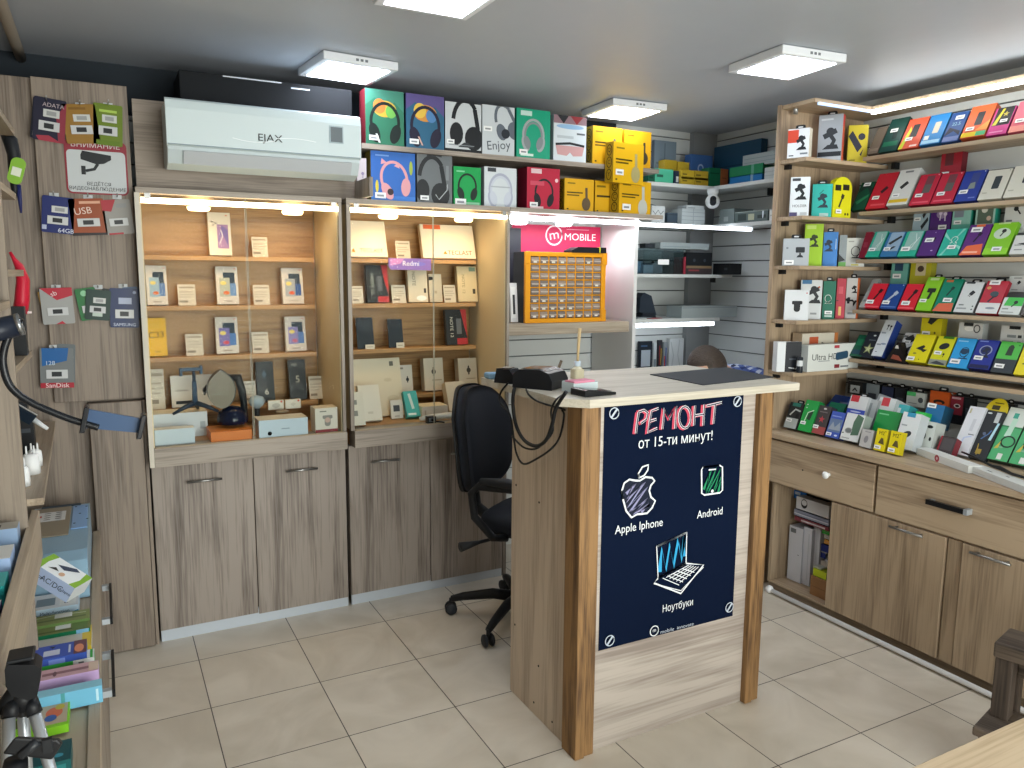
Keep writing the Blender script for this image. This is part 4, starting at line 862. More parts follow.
# ---------------------------------------------------------------- the niche
def niche():
    a = PT(522, 215, Y=3.80); c = PT(600, 250, Y=3.80); x0, x1 = a.x-.06, c.x
    W, H = x1-x0, .46; z0 = 1.40
    b = MB(); b.box((-W/2, 0, 0), (W/2, .006, H), C('#c62a55', .4))
    art = R_(0,0,1,.14,'#d24a70')+[('L', arc(.46, .88, .09, 0, 380, 22, .09*W/H), .014, '#f3dfe6')]+T_('m', .46, .885, .13, '#f3dfe6', 10, 1.2)+T_('MOBILE', .76, .865, .095, '#f6ebef', 0, 1.15)+R_(.6,.955,.86,.962,'#e3a3b6')
    art_into(b, art, W, H, rough=.5)
    o = b.build('shop_poster'); o.location = ((x0+x1)/2, 3.80, z0); tag(o, 'magenta shop poster with white lettering behind the yellow drawer organiser', 'poster')
    struct_ = None
    faceY(510, 521.5, 228, 3.74, 1.334, 'phone_poster', 'narrow dark and pink phone advert standing at the niche side', '#23242c', '#8a8088', P_([(0,0),(1,0),(1,.55),(0,.35)], '#d0476f')+P_([(0,.0),(.6,.0),(.9,.32),(0,.2)], '#e9e4e6'), d=.006, lean=.03, cat='poster')
    faceY(511, 519, 283, 3.60, 1.334, 'gadget_box', 'white handset box leaning in the niche beside the drawer organiser', '#e2e2e2', '#cfd0d0', R_(.15,.1,.7,.9,'#f2f2f0')+R_(.3,.2,.6,.7,'#3a3d42'), d=.02, lean=.1)
    t = root('drawer_organiser', 'yellow framed organiser of small clear drawers in the white niche', 'organiser', (2.18, 3.5, 1.334))
    x0, x1, z0, z1 = 1.94, 2.43, 1.334, 1.702; d0, d1 = 3.515, 3.66
    YE = C('#e39a17', .4); n = 8
    part('case', t, lambda b: (b.box((x0, d0+.02, z0), (x0+.006, d1, z1), C('#1d2024', .5)), b.box((x1-.006, d0+.02, z0), (x1, d1, z1), C('#1d2024', .5)), b.box((x0+.006, d1-.006, z0), (x1-.006, d1, z1), C('#1d2024', .5)), b.box((x0+.006, d0+.02, z1-.006), (x1-.006, d1-.0061, z1), C('#1d2024', .5)), b.box((x0+.006, d0+.02, z0), (x1-.006, d1-.0061, z0+.006), C('#1d2024', .5))))
    dx = (x1-x0-.05)/n; dz = (z1-z0-.045)/n; ax = x0+.025; az = z0+.0225
    def frame(b):
        b.box((x0-.004, d0, z0), (x0+.025, d0+.02, z1), YE); b.box((x1-.025, d0, z0), (x1+.004, d0+.02, z1), YE)
        b.box((x0+.025, d0, z0), (x1-.025, d0+.02, z0+.0225), YE); b.box((x0+.025, d0, z1-.0225), (x1-.025, d0+.02, z1), YE)
        for i in range(1, n): b.box((ax+i*dx-.003, d0+.002, az), (ax+i*dx+.003, d0+.02, az+n*dz), YE)
        for j in range(1, n): b.box((ax, d0+.0018, az+j*dz-.0028), (ax+n*dx, d0+.0199, az+j*dz+.0028), YE)
    part('frame', t, frame, .0015)
    for cx in (x0+.006, x1-.006):
        for cz in (z0+.033, z1-.03): part('corner_cap', t, lambda b: b.box((cx-.014, d0-.005, cz-.032), (cx+.014, d0-.0005, cz+.032), YE), .003)
    FR = [C('#8d8078', .15), C('#9b8b80', .15), C('#7d7470', .15)]; IN = [C('#7a4f3a', .5), C('#54463c', .5), C('#8b7a6c', .5), C('#6b3b33', .5)]
    rnd = random.Random(3)
    lab = {(0,7),(1,7),(2,7),(3,7),(6,7),(2,5),(1,4),(2,4),(3,4),(7,4),(0,2),(1,2),(3,2),(6,2),(7,2),(0,1),(1,1),(2,1),(4,1),(0,0),(1,0),(2,0),(3,0),(4,0),(5,0),(6,0),(7,0),(3,1)}
    for j in range(n):
        for i in range(n):
            xx = ax+i*dx+.0045; zz = az+j*dz+.0045; w = dx-.009; h = dz-.009
            fm = FR[rnd.randrange(3)]; im = IN[rnd.randrange(4)]
            dr = part('drawer', t, lambda b: (b.box((xx, d0+.004, zz), (xx+w, d0+.007, zz+h), fm), b.box((xx+.001, d0+.0071, zz+.001), (xx+w-.001, d1-.03, zz+h*.62), im)))
            part('pull', dr, lambda b: b.prism([(d0+.0039, zz+h*.44), (d0-.004, zz+h*.36), (d0-.004, zz+h*.5), (d0+.0039, zz+h*.56)], xx+.002, xx+w-.002, C('#c2b4a6', .15), 'x'))
            if (i, j) in lab: part('sticker', dr, lambda b: b.box((xx+w*.3, d0+.0028, zz+h*.06), (xx+w*.72, d0+.0036, zz+h*.36), C('#e7e3dc', .5)))
    t = root('black_case', 'black elongated plastic case lying on top of the drawer organiser', 'case', (2.31, 3.55, 1.702))
    b = MB(); b.prism([(-.1,0),(.12,0),(.12,.03),(-.06,.03),(-.1,.012)], -.04, .04, C('#17191d', .35)); b.build('body', t, .003)
    b = MB(); b.box((.075,-.0425,.001),(.08,.0425,.0315), C('#d7d13a', .4)); b.build('band', t)
niche()
# ---------------------------------------------------------------- goods in the work corner
GN = 'boxes stored in the work corner'
def nk(x0, x1, yt, z, name, label, front, side=None, art=(), y=3.63, d=.12, cat='box', **k):
    return faceY(x0, x1, yt, y, z, name, label, front, side, art, d=d, cat=cat, group=GN, **k)
z = 2.1125
BAR = lambda c: R_(.1,.42,.45,.6,c)
nk(653, 675, 141, z, 'padded_case', 'grey rounded case at the back of the topmost corner shelf beside the yellow headphone box', '#6f7f8c', '#4d5863', R_(.1,.5,.9,.54,'#5b6975')+R_(.45,.05,.5,.95,'#5b6975'), y=3.825, d=.025, cat='case')
nk(654.5, 673, 169, z, 'carton', 'small mint green box on the topmost corner shelf', '#4fb392', '#2f8a6c', BAR('#2c5f50'), y=3.64, d=.08)
nk(648, 654, 172, z, 'carton', 'dark green box squeezed behind the end of the headphone shelf', '#1f5a45', None, R_(.2,.4,.8,.6,'#173f31'), y=3.64)
nk(674, 680, 171, z, 'gadget_box', 'narrow navy and white box between the mint and yellow boxes', '#24324a', None, R_(.3,.2,.7,.6,'#c9d0d4'), y=3.65)
nk(664, 676, 160, z, 'carton', 'yellow box in the second row of the topmost corner shelf, behind the mint box', '#b59a2d', None, BAR('#5f5320'), y=3.76, d=.06)
nk(677, 688.5, 162, z, 'carton', 'yellow box in the second row, behind the stacked yellow boxes', '#c0a534', None, BAR('#5f5320'), y=3.76, d=.06)
p = .058
for k, lab in enumerate(('lower yellow box on the topmost corner shelf, next to the mint box', 'upper yellow box piled on the topmost corner shelf, next to the mint box')):
    nk(681, 694, 177-7*k, z+.0345*k, 'carton', lab, '#b3992c', None, BAR('#6b5d20'), y=3.63)
for k, lab in enumerate(('lower yellow box of the pile above the ceiling-hung white camera', 'upper yellow box of the pile above the ceiling-hung white camera')):
    nk(694.5, 708, 178-7*k, z+.0345*k, 'carton', lab.replace('ceiling-hung ', 'hanging '), '#a98f2a', None, BAR('#6b5d20'), y=3.63)
nk(690, 711.5, 155, z, 'carton', 'blue box with a pale ring, behind the yellow piles', '#3b5f96', None, O_(.45,.6,.14,'#9fb4d4',.16)+O_(.45,.6,.09,'#3b5f96',.1), y=3.75, d=.06)
nk(708.5, 720, 168, z, 'carton', 'dark green box on the topmost corner shelf beside the orange packet', '#1d6a4a', None, R_(.1,.7,.9,.76,'#134a34'), y=3.66, d=.07)
nk(720, 727.5, 169, z, 'packet', 'small orange packet on the topmost corner shelf', '#b0663a', None, R_(.2,.5,.8,.56,'#8a4f2d'), y=3.58 if False else 3.66, d=.03)
def nx(x0, x1, yt, z, name, label, front, side=None, art=(), xf=3.29, d=.15, cat='box', **k):
    return faceX(x0, x1, yt, xf, z, name, label, front, side, art, d=d, lean=0, cat=cat, group=GN, **k)
nx(729, 762, 175, z, 'flat_box', 'long bright blue box, lowest of the pile by the corner unit', '#1f6fae', '#18598c', R_(.66,.0,.74,1,'#7f9fb8'))
zz = z+.0405
nx(729, 763, 165.5, zz, 'flat_box', 'long green box lying on the bright blue one', '#1d7a52', '#155c3d', R_(.66,.0,.74,1,'#5f9a86'))
nx(742, 777, 153, zz+.0495, 'flat_box', 'pale grey slab box on top of the long green box', '#9aa6a9', '#7f8b8e', R_(.04,.3,.96,.34,'#7d888b')+R_(.04,.62,.96,.66,'#7d888b'), xf=3.30)
nx(764, 777, 167, z, 'flat_box', 'stack-like white box between the long boxes and the corner unit', '#b3bcbd', None, R_(.0,.3,1,.34,'#8d979a')+R_(.0,.62,1,.66,'#8d979a'), xf=3.27)
nx(712, 760, 143, z, 'storage_bag', 'large dark blue bag at the back of the topmost corner shelf', '#1f4a66', '#1a3d55', R_(.0,.5,1,.53,'#183a50'), xf=3.44, d=.05, cat='bag')
z = 1.8885
nk(651, 664.5, 206, z, 'gadget_box', 'white box with dark sketched lettering on the second corner shelf', '#b9bfc0', None, L_([(.1,.7),(.3,.5),(.5,.75),(.7,.5),(.9,.72)], .05, '#4a5055')+L_([(.1,.35),(.5,.25),(.9,.36)], .05, '#4a5055'), y=3.62)
b = MB(); b.ball((0,0,.055), (.12,.06,.062), C('#7f8c93', .6)); b.box((-.1,-.04,0),(.1,.04,.02), C('#6f7c83', .6)); o = b.build('cloth_bundle'); o.location = (2.90, 3.79, z+.008); tag(o, 'grey bundled cloth behind the box with sketched lettering', 'cloth')
nk(681.5, 704.5, 209, z, 'carton', 'pale striped box standing on the second corner shelf beside the hanging camera', '#a9b2b4', None, ''.join([]) and () or R_(.0,.24,1,.27,'#7f898c')+R_(.0,.5,1,.53,'#7f898c')+R_(.0,.76,1,.79,'#7f898c')+R_(.48,.0,.51,1,'#8d979a'), y=3.62, d=.1)
h = along((2.95, 3.62, z), (0,0,1), py=209).z
nk(686, 704, 205.5, h+.0005, 'carton', 'thin pale box lying on the striped box, second corner shelf', '#b3bbbd', None, R_(.1,.4,.5,.6,'#8d979a'), y=3.63, d=.08)
nk(667, 681, 213, z, 'carton', 'dark slate box beside the pale striped box', '#3f4d5a', None, R_(.0,.8,1,.86,'#2d3842'), y=3.66, d=.08)
nx(719, 734, 209, z, 'plastic_bin', 'small clear bin of parts on the second corner shelf', '#7d8a8a', '#6f7c7c', R_(.3,.2,.6,.5,'#a9b3b3'), xf=3.30, cat='bin')
t = nx(734, 768, 211, z, 'network_recorder', 'grey electronic device with a label on the second corner shelf', '#5f6d6c', '#4a5655', R_(.1,.2,.36,.8,'#3b4645')+R_(.42,.2,.6,.75,'#aeb39a')+R_(.7,.3,.95,.6,'#3b4645')+O_(.86,.75,.02,'#d9e6ee',.12)+R_(0,.93,1,1,'#9aa6a2'), xf=3.28, cat='device')
nx(769, 774, 209, z, 'gadget_box', 'small white box at the end of the second corner shelf', '#d3d8d6', None, R_(.2,.4,.8,.5,'#a9b0ae'), xf=3.27)
def seccam():
    t = root('security_camera', 'white round security camera hanging under the topmost corner shelf', 'camera', (3.215, 3.565, 2.02))
    W = C('#d6dbdc', .3)
    b = MB(); b.lathe([(0,.0715),(.034,.0715),(.034,.05),(.024,.032)], W, 24); b.build('mount', t)
    b = MB(); b.ball((0,-.0,0), (.042,.042,.042), W, 24); b.build('head', t)
    b = MB(); T = Matrix.Rotation(math.radians(-38), 4, 'Z'); b.prism(rr(.036,.056,.017,6), -.0445, -.034, C('#14181f', .12), 'y', T); b.build('face', t)
    b = MB(); b.lathe([(0,-.046),(.009,-.046),(.009,-.0447)], C('#04050a', .05), 16, axis='y', c=(0,0,.006), T=T); b.build('lens', t)
seccam()
z = 1.5945
t = root('plastic_bin', 'clear plastic bin with a white label on the third corner shelf', 'bin', (2.84, 3.72, z))
x0 = along((0,3.62,z),(1,0,0),px=643).x-2.84; x1 = along((0,3.62,z),(1,0,0),px=683).x-2.84; hh = along((2.8,3.62,z),(0,0,1),py=250).z-z
CLR = C('#9fb0b6', .12)
b = MB(); 
for a in (((x0,-.1,0),(x1,-.097,hh)),((x0,.1,0),(x1,.103,hh)),((x0,-.097,0),(x0+.003,.1,hh)),((x1-.003,-.097,0),(x1,.1,hh)),((x0,-.1,0),(x1,.1,.003))): b.box(a[0], a[1], GLASS('#e6edef', .05))
b.build('tub', t)
b = MB(); b.box((x0-.006,-.108,hh),(x1+.006,.108,hh+.01), GLASS('#dfe8ea', .05)); b.build('lid', t)
b = MB(); b.box((.03,-.1016,hh*.4),(.11,-.1005,hh*.62), WHITE); b.build('label_sticker', t)
for (q, c) in (((-.09,.03,.07),'#5f7f98'),((.0,.02,.05),'#7d8f9c'),((.07,.04,.06),'#6b747c')):
    b = MB(); b.cbox((0,0,q[2]/2),(.07,.1,q[2]), C(c,.5)); b.tube([(-.02,-.04,q[2]),(0,0,q[2]+.008),(.02,.04,q[2])],.006,C('#22262b',.5),6)
    o = b.build('spare_part'); o.location = (2.84+q[0], 3.72, z+.0035); tag(o, 'dark spare part lying inside the clear plastic bin', 'part', 'spare parts in the clear bin')
nk(660, 709, 243, z+hh+.011, 'flat_box', 'long pale grey box lying across the bin on the third corner shelf', '#8f9a9c', None, R_(.05,.3,.6,.4,'#79868a'), y=3.62, d=.1) 
nk(645, 655, 243.5, z+hh+.011, 'power_adapter', 'small black adapter lying on the clear bin lid', '#1f252b', None, R_(.3,.3,.7,.6,'#30373f'), y=3.63, d=.05, cat='adapter')
nk(686, 712, 252.5, z+.036, 'amplifier', 'black box of electronics with a brown edge on the third corner shelf', '#171a1e', None, R_(.0,.0,1,.16,'#7f6c52')+O_(.3,.5,.05,'#39404a')+O_(.7,.5,.05,'#39404a'), y=3.64, d=.12, cat='device')
nk(685.5, 712, 266.5, z, 'flat_box', 'flat grey device under the black electronics on the third corner shelf', '#3c3436', None, R_(.1,.4,.5,.6,'#8a3b40'), y=3.64, d=.12)
nk(703, 727, 264.5, z, 'media_box', 'flat black device at the end of the third corner shelf', '#15171a', None, R_(.8,.4,.9,.6,'#3b4045'), y=3.612, d=.09, cat='device') if False else nx(712.5, 729, 263.5, z, 'media_box', 'flat black device at the end of the third corner shelf', '#15171a', None, R_(.7,.4,.9,.6,'#3b4045'), xf=3.33, d=.1, cat='device')
nk(684.3, 685.3, 257, z, 'folder', 'narrow red folder standing beside the clear bin', '#a03040', None, R_(.2,.8,.8,.86,'#c9606a'), y=3.61, d=.1, cat='folder')
z = 1.3375
t = root('cordless_phone', 'dark handset device leaning on the lowest corner shelf', 'device', (2.82, 3.68, z))
b = MB(); b.prism([(-.05,0),(.07,0),(.05,.03),(-.03,.03)], -.04, .04, C('#20262e', .4)); b.build('base', t, .004)
b = MB(); b.prism([(-.05,.035),(-.03,.032),(.06,.005),(.075,.02),(.035,.13),(-.02,.15),(-.045,.12)], -.03, .03, C('#27303b', .35)); b.build('body', t, .006)
b = MB(); b.tube([(-.04,.0,.09),(-.075,.0,.06),(-.06,.01,.14),(-.02,.05,.22)], .004, C('#15191f', .5), 6); b.build('cord', t)
nk(681, 737, 306, z, 'router', 'long pale grey router box on the lowest corner shelf', '#9aa5a6', '#8a9596', R_(.02,.84,.98,.9,'#7f8a8c'), y=3.56, d=.14, cat='box') 
for i, (dx, dz, c, lab) in enumerate(((-.1,.0,'#c9cdcd','white paper sheet under the dark handset device'),(-.06,.004,'#8d979b','grey folded leaflet under the dark handset device'),(.02,.0,'#a05a5e','reddish leaflet on the lowest corner shelf'))):
    b = MB(); b.box((-.06,-.05,0),(.06,.05,.0035), C(c,.6)); o = b.build('leaflet'); o.location = (2.80+dx, 3.615, z+dz+.0003); o.rotation_euler = (0,0,.2*i); tag(o, lab, 'leaflet')
# tools hanging under the lowest corner shelf
def hung(x0, x1, y0, y1, name, label, col, art=(), d=.02, y=3.86, cat='tool'):
    a = PT(x0, y1, Y=y); c = PT(x1, y0, Y=y); w, h = c.x-a.x, c.z-a.z
    return carton(name, label, cat, 'tools hanging on the back wall of the work corner', w, h, d, ((a.x+c.x)/2, y, a.z), 0, 0, col, None, art)
hung(639, 652.5, 341, 369, 'hanging_spare_screen', 'black framed phone screen pack hanging at the divider', '#1b222b', R_(.14,.08,.86,.68,'#aeb9c2')+R_(.1,.8,.6,.86,'#3e5a7d'))
hung(653, 657, 343, 370, 'hanging_spray_pack', 'white slim pack hanging beside the phone screen pack', '#c3cacc', R_(.1,.1,.9,.4,'#7d8a92'))
hung(658, 662.5, 340, 368, 'hanging_screwdriver_pack', 'dark blister of red screwdrivers hanging under the lowest corner shelf', '#31343a', R_(.2,.1,.4,.8,'#a5322f')+R_(.6,.1,.8,.7,'#c9a54a'))
hung(663, 667.5, 342, 370, 'hanging_pliers_pack', 'grey blister with red and blue handles hanging beside the white cloth bag', '#8d9598', R_(.2,.0,.5,.5,'#a43a3a')+R_(.5,.1,.8,.8,'#3a4f8a'))
hung(668.5, 684, 338, 372, 'hanging_cloth_bag', 'white cloth bag hanging under the lowest corner shelf', '#cbd1d3', L_([(.1,.9),(.3,.5),(.2,.1)], .06, '#aeb6b9')+L_([(.7,.95),(.6,.5),(.8,.1)], .06, '#aeb6b9'), d=.03, cat='bag')
hung(706, 709, 292, 318, 'power_cord', 'black cord hanging along the grey corner post', '#14171a', (), d=.006, y=3.84, cat='cord') if False else None

# ---------------------------------------------------------------- boxes of the corner unit
GU = 'car holder boxes in the corner unit'
def cu(i, x0, x1, yt, label, front, side=None, art=(), name='car_holder_box', y=2.64, d=.045, yaw=-44, **k):
    return faceY(x0, x1, yt, y+(.03 if yaw else 0), CU[i]+.0005, name, label, front, side, art, d=d, group=GU, yaw=yaw, **k)
BK = '#1d2126'
cu(4, 786.7, 808.5, 128.5, 'white and red car holder box at the outer end of the top corner shelf', '#cfd3d6', '#d8d2c0', R_(.0,.52,.5,.96,'#c2442f')+S_('holder', .62, .5, .62, BK)+R_(.08,.06,.3,.1,'#4a5057')+R_(.6,.1,.95,.16,'#6d747a'), tab=True, yaw=-64)
cu(4, 816.5, 841, 114.5, 'tall grey and red car holder box in the middle of the top corner shelf', '#9fa5ae', '#c23a34', S_('holder', .5, .48, .85, '#23272d')+R_(.02,.1,.98,.2,'#23272d')+R_(.1,.88,.6,.92,'#c4cad0')+R_(.02,.02,.98,.09,'#b3b8bf'), d=.05, tab=True, yaw=-60)
cu(4, 846.5, 866.5, 125, 'yellow box with a dark phone clamp on the top corner shelf', '#c9b931', '#a89a24', P_([(.0,.72),(.5,.3),(.72,.44),(.2,.86)], '#2d3040')+O_(.68,.7,.18,'#2d3040')+P_([(.62,.24),(.8,.4),(.7,.2)], '#2d3040')+R_(.1,.08,.4,.12,'#8f8420'))
cu(3, 789, 808.5, 177, 'white box with the word HOLDER on the second corner shelf', '#cdd3d7', '#a8aeb3', S_('holder', .5, .62, .8, BK)+T_('HOLDER', .5, .26, .2, '#22262b', 0, .95)+R_(.08,.9,.5,.97,'#3a3f45')+R_(.0,.0,.4,.1,'#4a4468')+R_(.55,.03,.9,.1,'#a9afb3'))
cu(3, 811, 831, 184, 'teal car holder box in the middle of the second corner shelf', '#2aa89f', '#1f8a83', S_('holder', .52, .5, .7, '#243440')+L_([(.35,.7),(.55,.82)], .04, '#1f5f5c')+R_(.4,.03,.85,.13,'#9fbfba'), tab=True)
def ypack(x0, x1, yt):
    a = along((0, 2.645, CU[3]), (1,0,0), px=x0).x; c = along((0, 2.645, CU[3]), (1,0,0), px=x1).x; w = c-a
    h = along(((a+c)/2, 2.645, CU[3]), (0,0,1), py=yt).z-CU[3]
    pts = [(-w/2,0),(w/2,0),(w/2,h-w*.42)]+arc(0, h-w*.42, w/2, 0, 180, 12, w*.42)[1:-1]+[(-w/2,h-w*.42)]
    b = MB(); b.prism(pts, 0, .03, C('#d3d021', .4)); art_into(b, R_(.08,.66,.4,.8,'#23261f')+R_(.5,.68,.85,.82,'#23261f')+S_('torch', .45, .42, .6, '#2f332a')+R_(.1,.1,.4,.16,'#b3b01c')+O_(.7,.1,.05,'#4a4a16')+O_(.84,.1,.05,'#4a4a16'), w, h)
    o = b.build('car_holder_box'); o.location = ((a+c)/2, 2.645, CU[3]+.0005); tag(o, 'yellow round-topped pack at the inner end of the second corner shelf', 'pack', GU); sticker(o, w, h, .3, .16, .3)
ypack(832, 850, 177)
cu(2, 782, 808.5, 238.5, 'silver webcam-like holder box in front on the third corner shelf', '#a4abb1', '#7f868c', S_('mount', .66, .52, .56, '#22272c')+R_(.12,.62,.2,.68,'#6d747a'), stick=(.25,.12,.36), tab=True, y=2.635)
cu(2, 803, 821.5, 224, 'tall lime green holder box behind the silver one', '#9ac42a', '#7fa51f', S_('holder', .5, .6, .66, '#2c3a1c')+R_(.1,.88,.6,.97,'#b9d46f'), y=2.665, d=.04)
cu(2, 822, 836.5, 232, 'blue holder box on the third corner shelf', '#3d7fc9', '#2c62a3', S_('holder', .35, .6, .8, '#22344a')+R_(.84,.5,.9,.8,'#a9c4e3'), y=2.66, tab=True)
cu(2, 838, 845.5, 235, 'narrow grey and green box between the blue box and the ring holder box', '#8f999d', '#79858a', R_(.0,.0,1,.14,'#6fae5a')+P_([(.0,.14),(.0,.4),(.9,.2)], '#2c3136'), y=2.66)
cu(2, 845, 864, 238, 'white box with a ring phone holder at the inner end of the third corner shelf', '#cfd2cc', '#b3b7b0', S_('ring', .5, .5, .8, '#1f2326')+R_(.3,.04,.7,.09,'#c9c45a')+R_(.1,.86,.4,.9,'#9fa39d'), y=2.635)
cu(1, 783.5, 808, 290, 'white box with a black dash camera in front on the fourth corner shelf', '#cfd4d8', '#aab0b4', S_('cam', .52, .48, .6, '#1d2125')+O_(.9,.9,.03,'#c25a5a'), name='camera_box', y=2.635)
cu(1, 799, 820.5, 280, 'tall white holder box with a blue tab, behind the dash camera box', '#c9ced1', '#9fa6aa', S_('holder', .62, .62, .8, '#20252b')+R_(.05,.9,.5,1,'#3d6f9a')+O_(.86,.82,.05,'#b0583a')+R_(.5,.12,.8,.17,'#8b9196'), y=2.665, d=.04)
cu(1, 821.5, 834, 281, 'dark green box with a ring holder on the fourth corner shelf', '#0e6a55', '#0a5142', S_('ring', .42, .52, .9, '#d3ded9')+S_('ring', .45, .5, .7, '#12332b')+R_(.2,.05,.8,.1,'#b9cfc7'), stick=(.5,.17,.6), tab=True, y=2.65)
cu(1, 835, 844, 278.5, 'narrow red box with gold icons on the fourth corner shelf', '#b32d42', '#8f2236', R_(.3,.08,.6,.3,'#d9b46a')+R_(.2,.62,.7,.8,'#c9505f')+O_(.1,.45,.16,'#4a1c26',.08), y=2.65)
cu(1, 844.5, 857, 278, 'white box with two black clamps and an orange edge on the fourth corner shelf', '#cdd0d0', '#c9622d', S_('holder', .62, .72, .6, BK)+S_('holder', .4, .42, .8, BK, 60)+R_(.2,.1,.8,.15,'#8b9196')+R_(.88,.0,1,1,'#c9622d'), tab=True, y=2.64, yaw=-58)
cu(0, 776, 800.5, 342, 'black and white box at the outer end of the lowest corner shelf', '#1c2027', '#d3d8db', R_(.0,.0,.34,1,'#d3d8db')+L_([(.5,.14),(.8,.1),(.95,.2)], .04, '#c9ced1')+R_(.5,.4,.8,.45,'#4a515b'), name='gadget_box', y=2.645, yaw=-20)
def tin():
    a = along((0,2.63,CU[0]), (1,0,0), px=799)
    t = root('spray_can', 'small dark can with a pale label before the long dash camera box', 'can', (a.x, 2.628, CU[0]+.0005))
    b = MB(); b.lathe([(0,0),(.014,0),(.0145,.002),(.0145,.072),(.012,.076),(0,.076)], C('#1f242b', .3), 18); b.build('body', t)
    b = MB(); b.lathe([(.0148,.032),(.0148,.06)], C('#c9ced0', .4), 18); b.build('label_band', t)
tin()
cu(0, 806.5, 858, 344, 'long white box marked Ultra HD with a dash camera picture', '#cfd3cf', '#b9bebd', T_('Ultra HD', .33, .52, .12, '#23272b', 0, 1.1)+S_('dash', .66, .55, .25, '#2b4a63', 6)+S_('bud', .92, .48, .1, BK)+R_(.5,.84,.6,.95,'#b0404a')+R_(.52,.08,.62,.22,'#7f2f38')+R_(.64,.1,.8,.16,'#6d747a')+R_(.2,.36,.42,.39,'#8b9196'), name='camera_box', y=2.628, d=.05, yaw=0)
cu(0, 800, 836, 333, 'cream and orange tool box behind the long Ultra HD box', '#c9c3b4', '#b9a58c', R_(.2,.3,.45,.9,'#b5583a')+P_([(.5,.5),(.85,.3),(.88,.55),(.55,.75)], '#2a2d31')+R_(.9,.0,1,1,'#b5703f'), name='tool_box', y=2.705, d=.06, yaw=0)
# ---------------------------------------------------------------- goods on the wall shelves of the right wall
SHELF = ['lowest', 'fourth', 'third', 'second', 'top']
def rs(i, x0, x1, yt, name, label, front, side=None, art=(), d=.022, xf=3.312, lean=28, up=0, **k):
    return faceX(x0, x1, yt, xf, RS[i]+.0012+up, name, label, front, side, art, d=d, lean=math.radians(lean), group='boxes on the %s wall shelf' % SHELF[i], **k)
ST = (.3, .2, .36)
PB = lambda c, s=.8: S_('bank', .52, .58, s, c)
# top shelf (4)
rs(4, 866.5, 877, 127, 'power_bank_box', 'grey-brown box in the corner, first on the top wall shelf', '#6f6459', '#5a5148', R_(.1,.1,.9,.2,'#857a6d'))
rs(4, 877.5, 896, 118, 'power_bank_box', 'dark green power bank box on the top wall shelf, beside the grey-brown one', '#17403c', '#102e2b', S_('bank', .55, .5, .6, '#0f2a2a', 8)+R_(.1,.16,.9,.3,'#1f6a4f'), stick=(.45,.62,.4))
rs(4, 897, 917.5, 118, 'power_bank_box', 'orange-red box with a yellow stripe and black phone, top wall shelf', '#d2543a', '#a83f2b', PB('#25282c')+P_([(0,0),(.2,0),(.34,.6),(.24,.75)], '#c3cf3a')+R_(.55,.04,.9,.1,'#e8cfc4'), stick=(.4,.3,.36))
rs(4, 918.5, 939, 114, 'power_bank_box', 'bright blue box with a cream power bank, top wall shelf', '#2a7cbd', '#1e5f94', S_('bank', .55, .55, .72, '#c5c1ae')+R_(.05,.03,.95,.14,'#9fc9e3')+R_(.1,.16,.34,.3,'#dfe3dc'), d=.03)
rs(4, 940, 957.5, 112, 'power_bank_box', 'navy box printed 22.5 on the top wall shelf', '#254a86', '#1b3766', T_('22.5', .5, .6, .3, '#8fc3d6')+P_([(0,.2),(.5,.36),(.9,.2),(.9,.34),(.2,.5)], '#1a2238')+R_(.05,.03,.95,.18,'#6f7fb0'), stick=(.6,.8,.5))
rs(4, 959, 984, 105, 'power_bank_box', 'orange box with a yellow and green foot and black power bank', '#d9633a', '#a34a2a', PB('#2d3138', .74)+P_([(.5,.2),(1,.5),(1,.2)], '#e89a4a')+R_(.0,.02,.6,.16,'#d8c22c')+R_(.6,.02,1,.16,'#4faf7a'), d=.035, stick=(.3,.26,.34))
rs(4, 985, 1005.5, 107, 'power_bank_box', 'magenta box with a black window and a gold star, top wall shelf', '#c23f86', '#8f2c62', R_(.1,.34,.96,1,'#22252a')+P_([(.1,.36),(.3,.36),(.5,.95),(.38,.95)], '#c9c23a')+S_('star', .62, .74, .34, '#b5a84a')+R_(.1,.08,.8,.13,'#d98ab5'), stick=(.66,.48,.36))
rs(4, 1007, 1031, 100, 'power_bank_box', 'salmon pink box at the frame edge of the top wall shelf', '#d9667a', '#b04a5c', R_(.0,.0,1,.2,'#e3938a')+R_(.6,.3,.95,.95,'#6d4a58'), stick=(.36,.34,.4))
# second shelf (3)
rs(3, 850, 864, 182, 'cable_box', 'dark green box in the corner, first on the second wall shelf', '#134a35', '#0d3325', P_([(.0,.6),(.6,.8),(1,.5),(1,.75),(.3,1)], '#1d2c2a')+P_([(.1,.3),(.9,.55),(.9,.45),(.3,.2)], '#2a7a52'), stick=(.5,.9,.5))
rs(3, 864.5, 884.5, 173, 'power_bank_box', 'red box with a dark power bank lying aslant, second wall shelf', '#b92434', '#8f1a28', S_('bank', .6, .52, .42, '#3b2028', -40)+R_(.2,.08,.9,.13,'#d0505c'), stick=(.35,.3,.36))
rs(3, 885.5, 906, 169, 'power_bank_box', 'white box with a slanting black bank and yellow foot, second wall shelf', '#cfd2d0', '#aeb2b2', S_('bank', .5, .55, .46, '#23272c', -42)+R_(.03,.07,.97,.16,'#d0b12a')+R_(.3,.9,.7,.95,'#7d8286'), stick=(.3,.26,.36), d=.04)
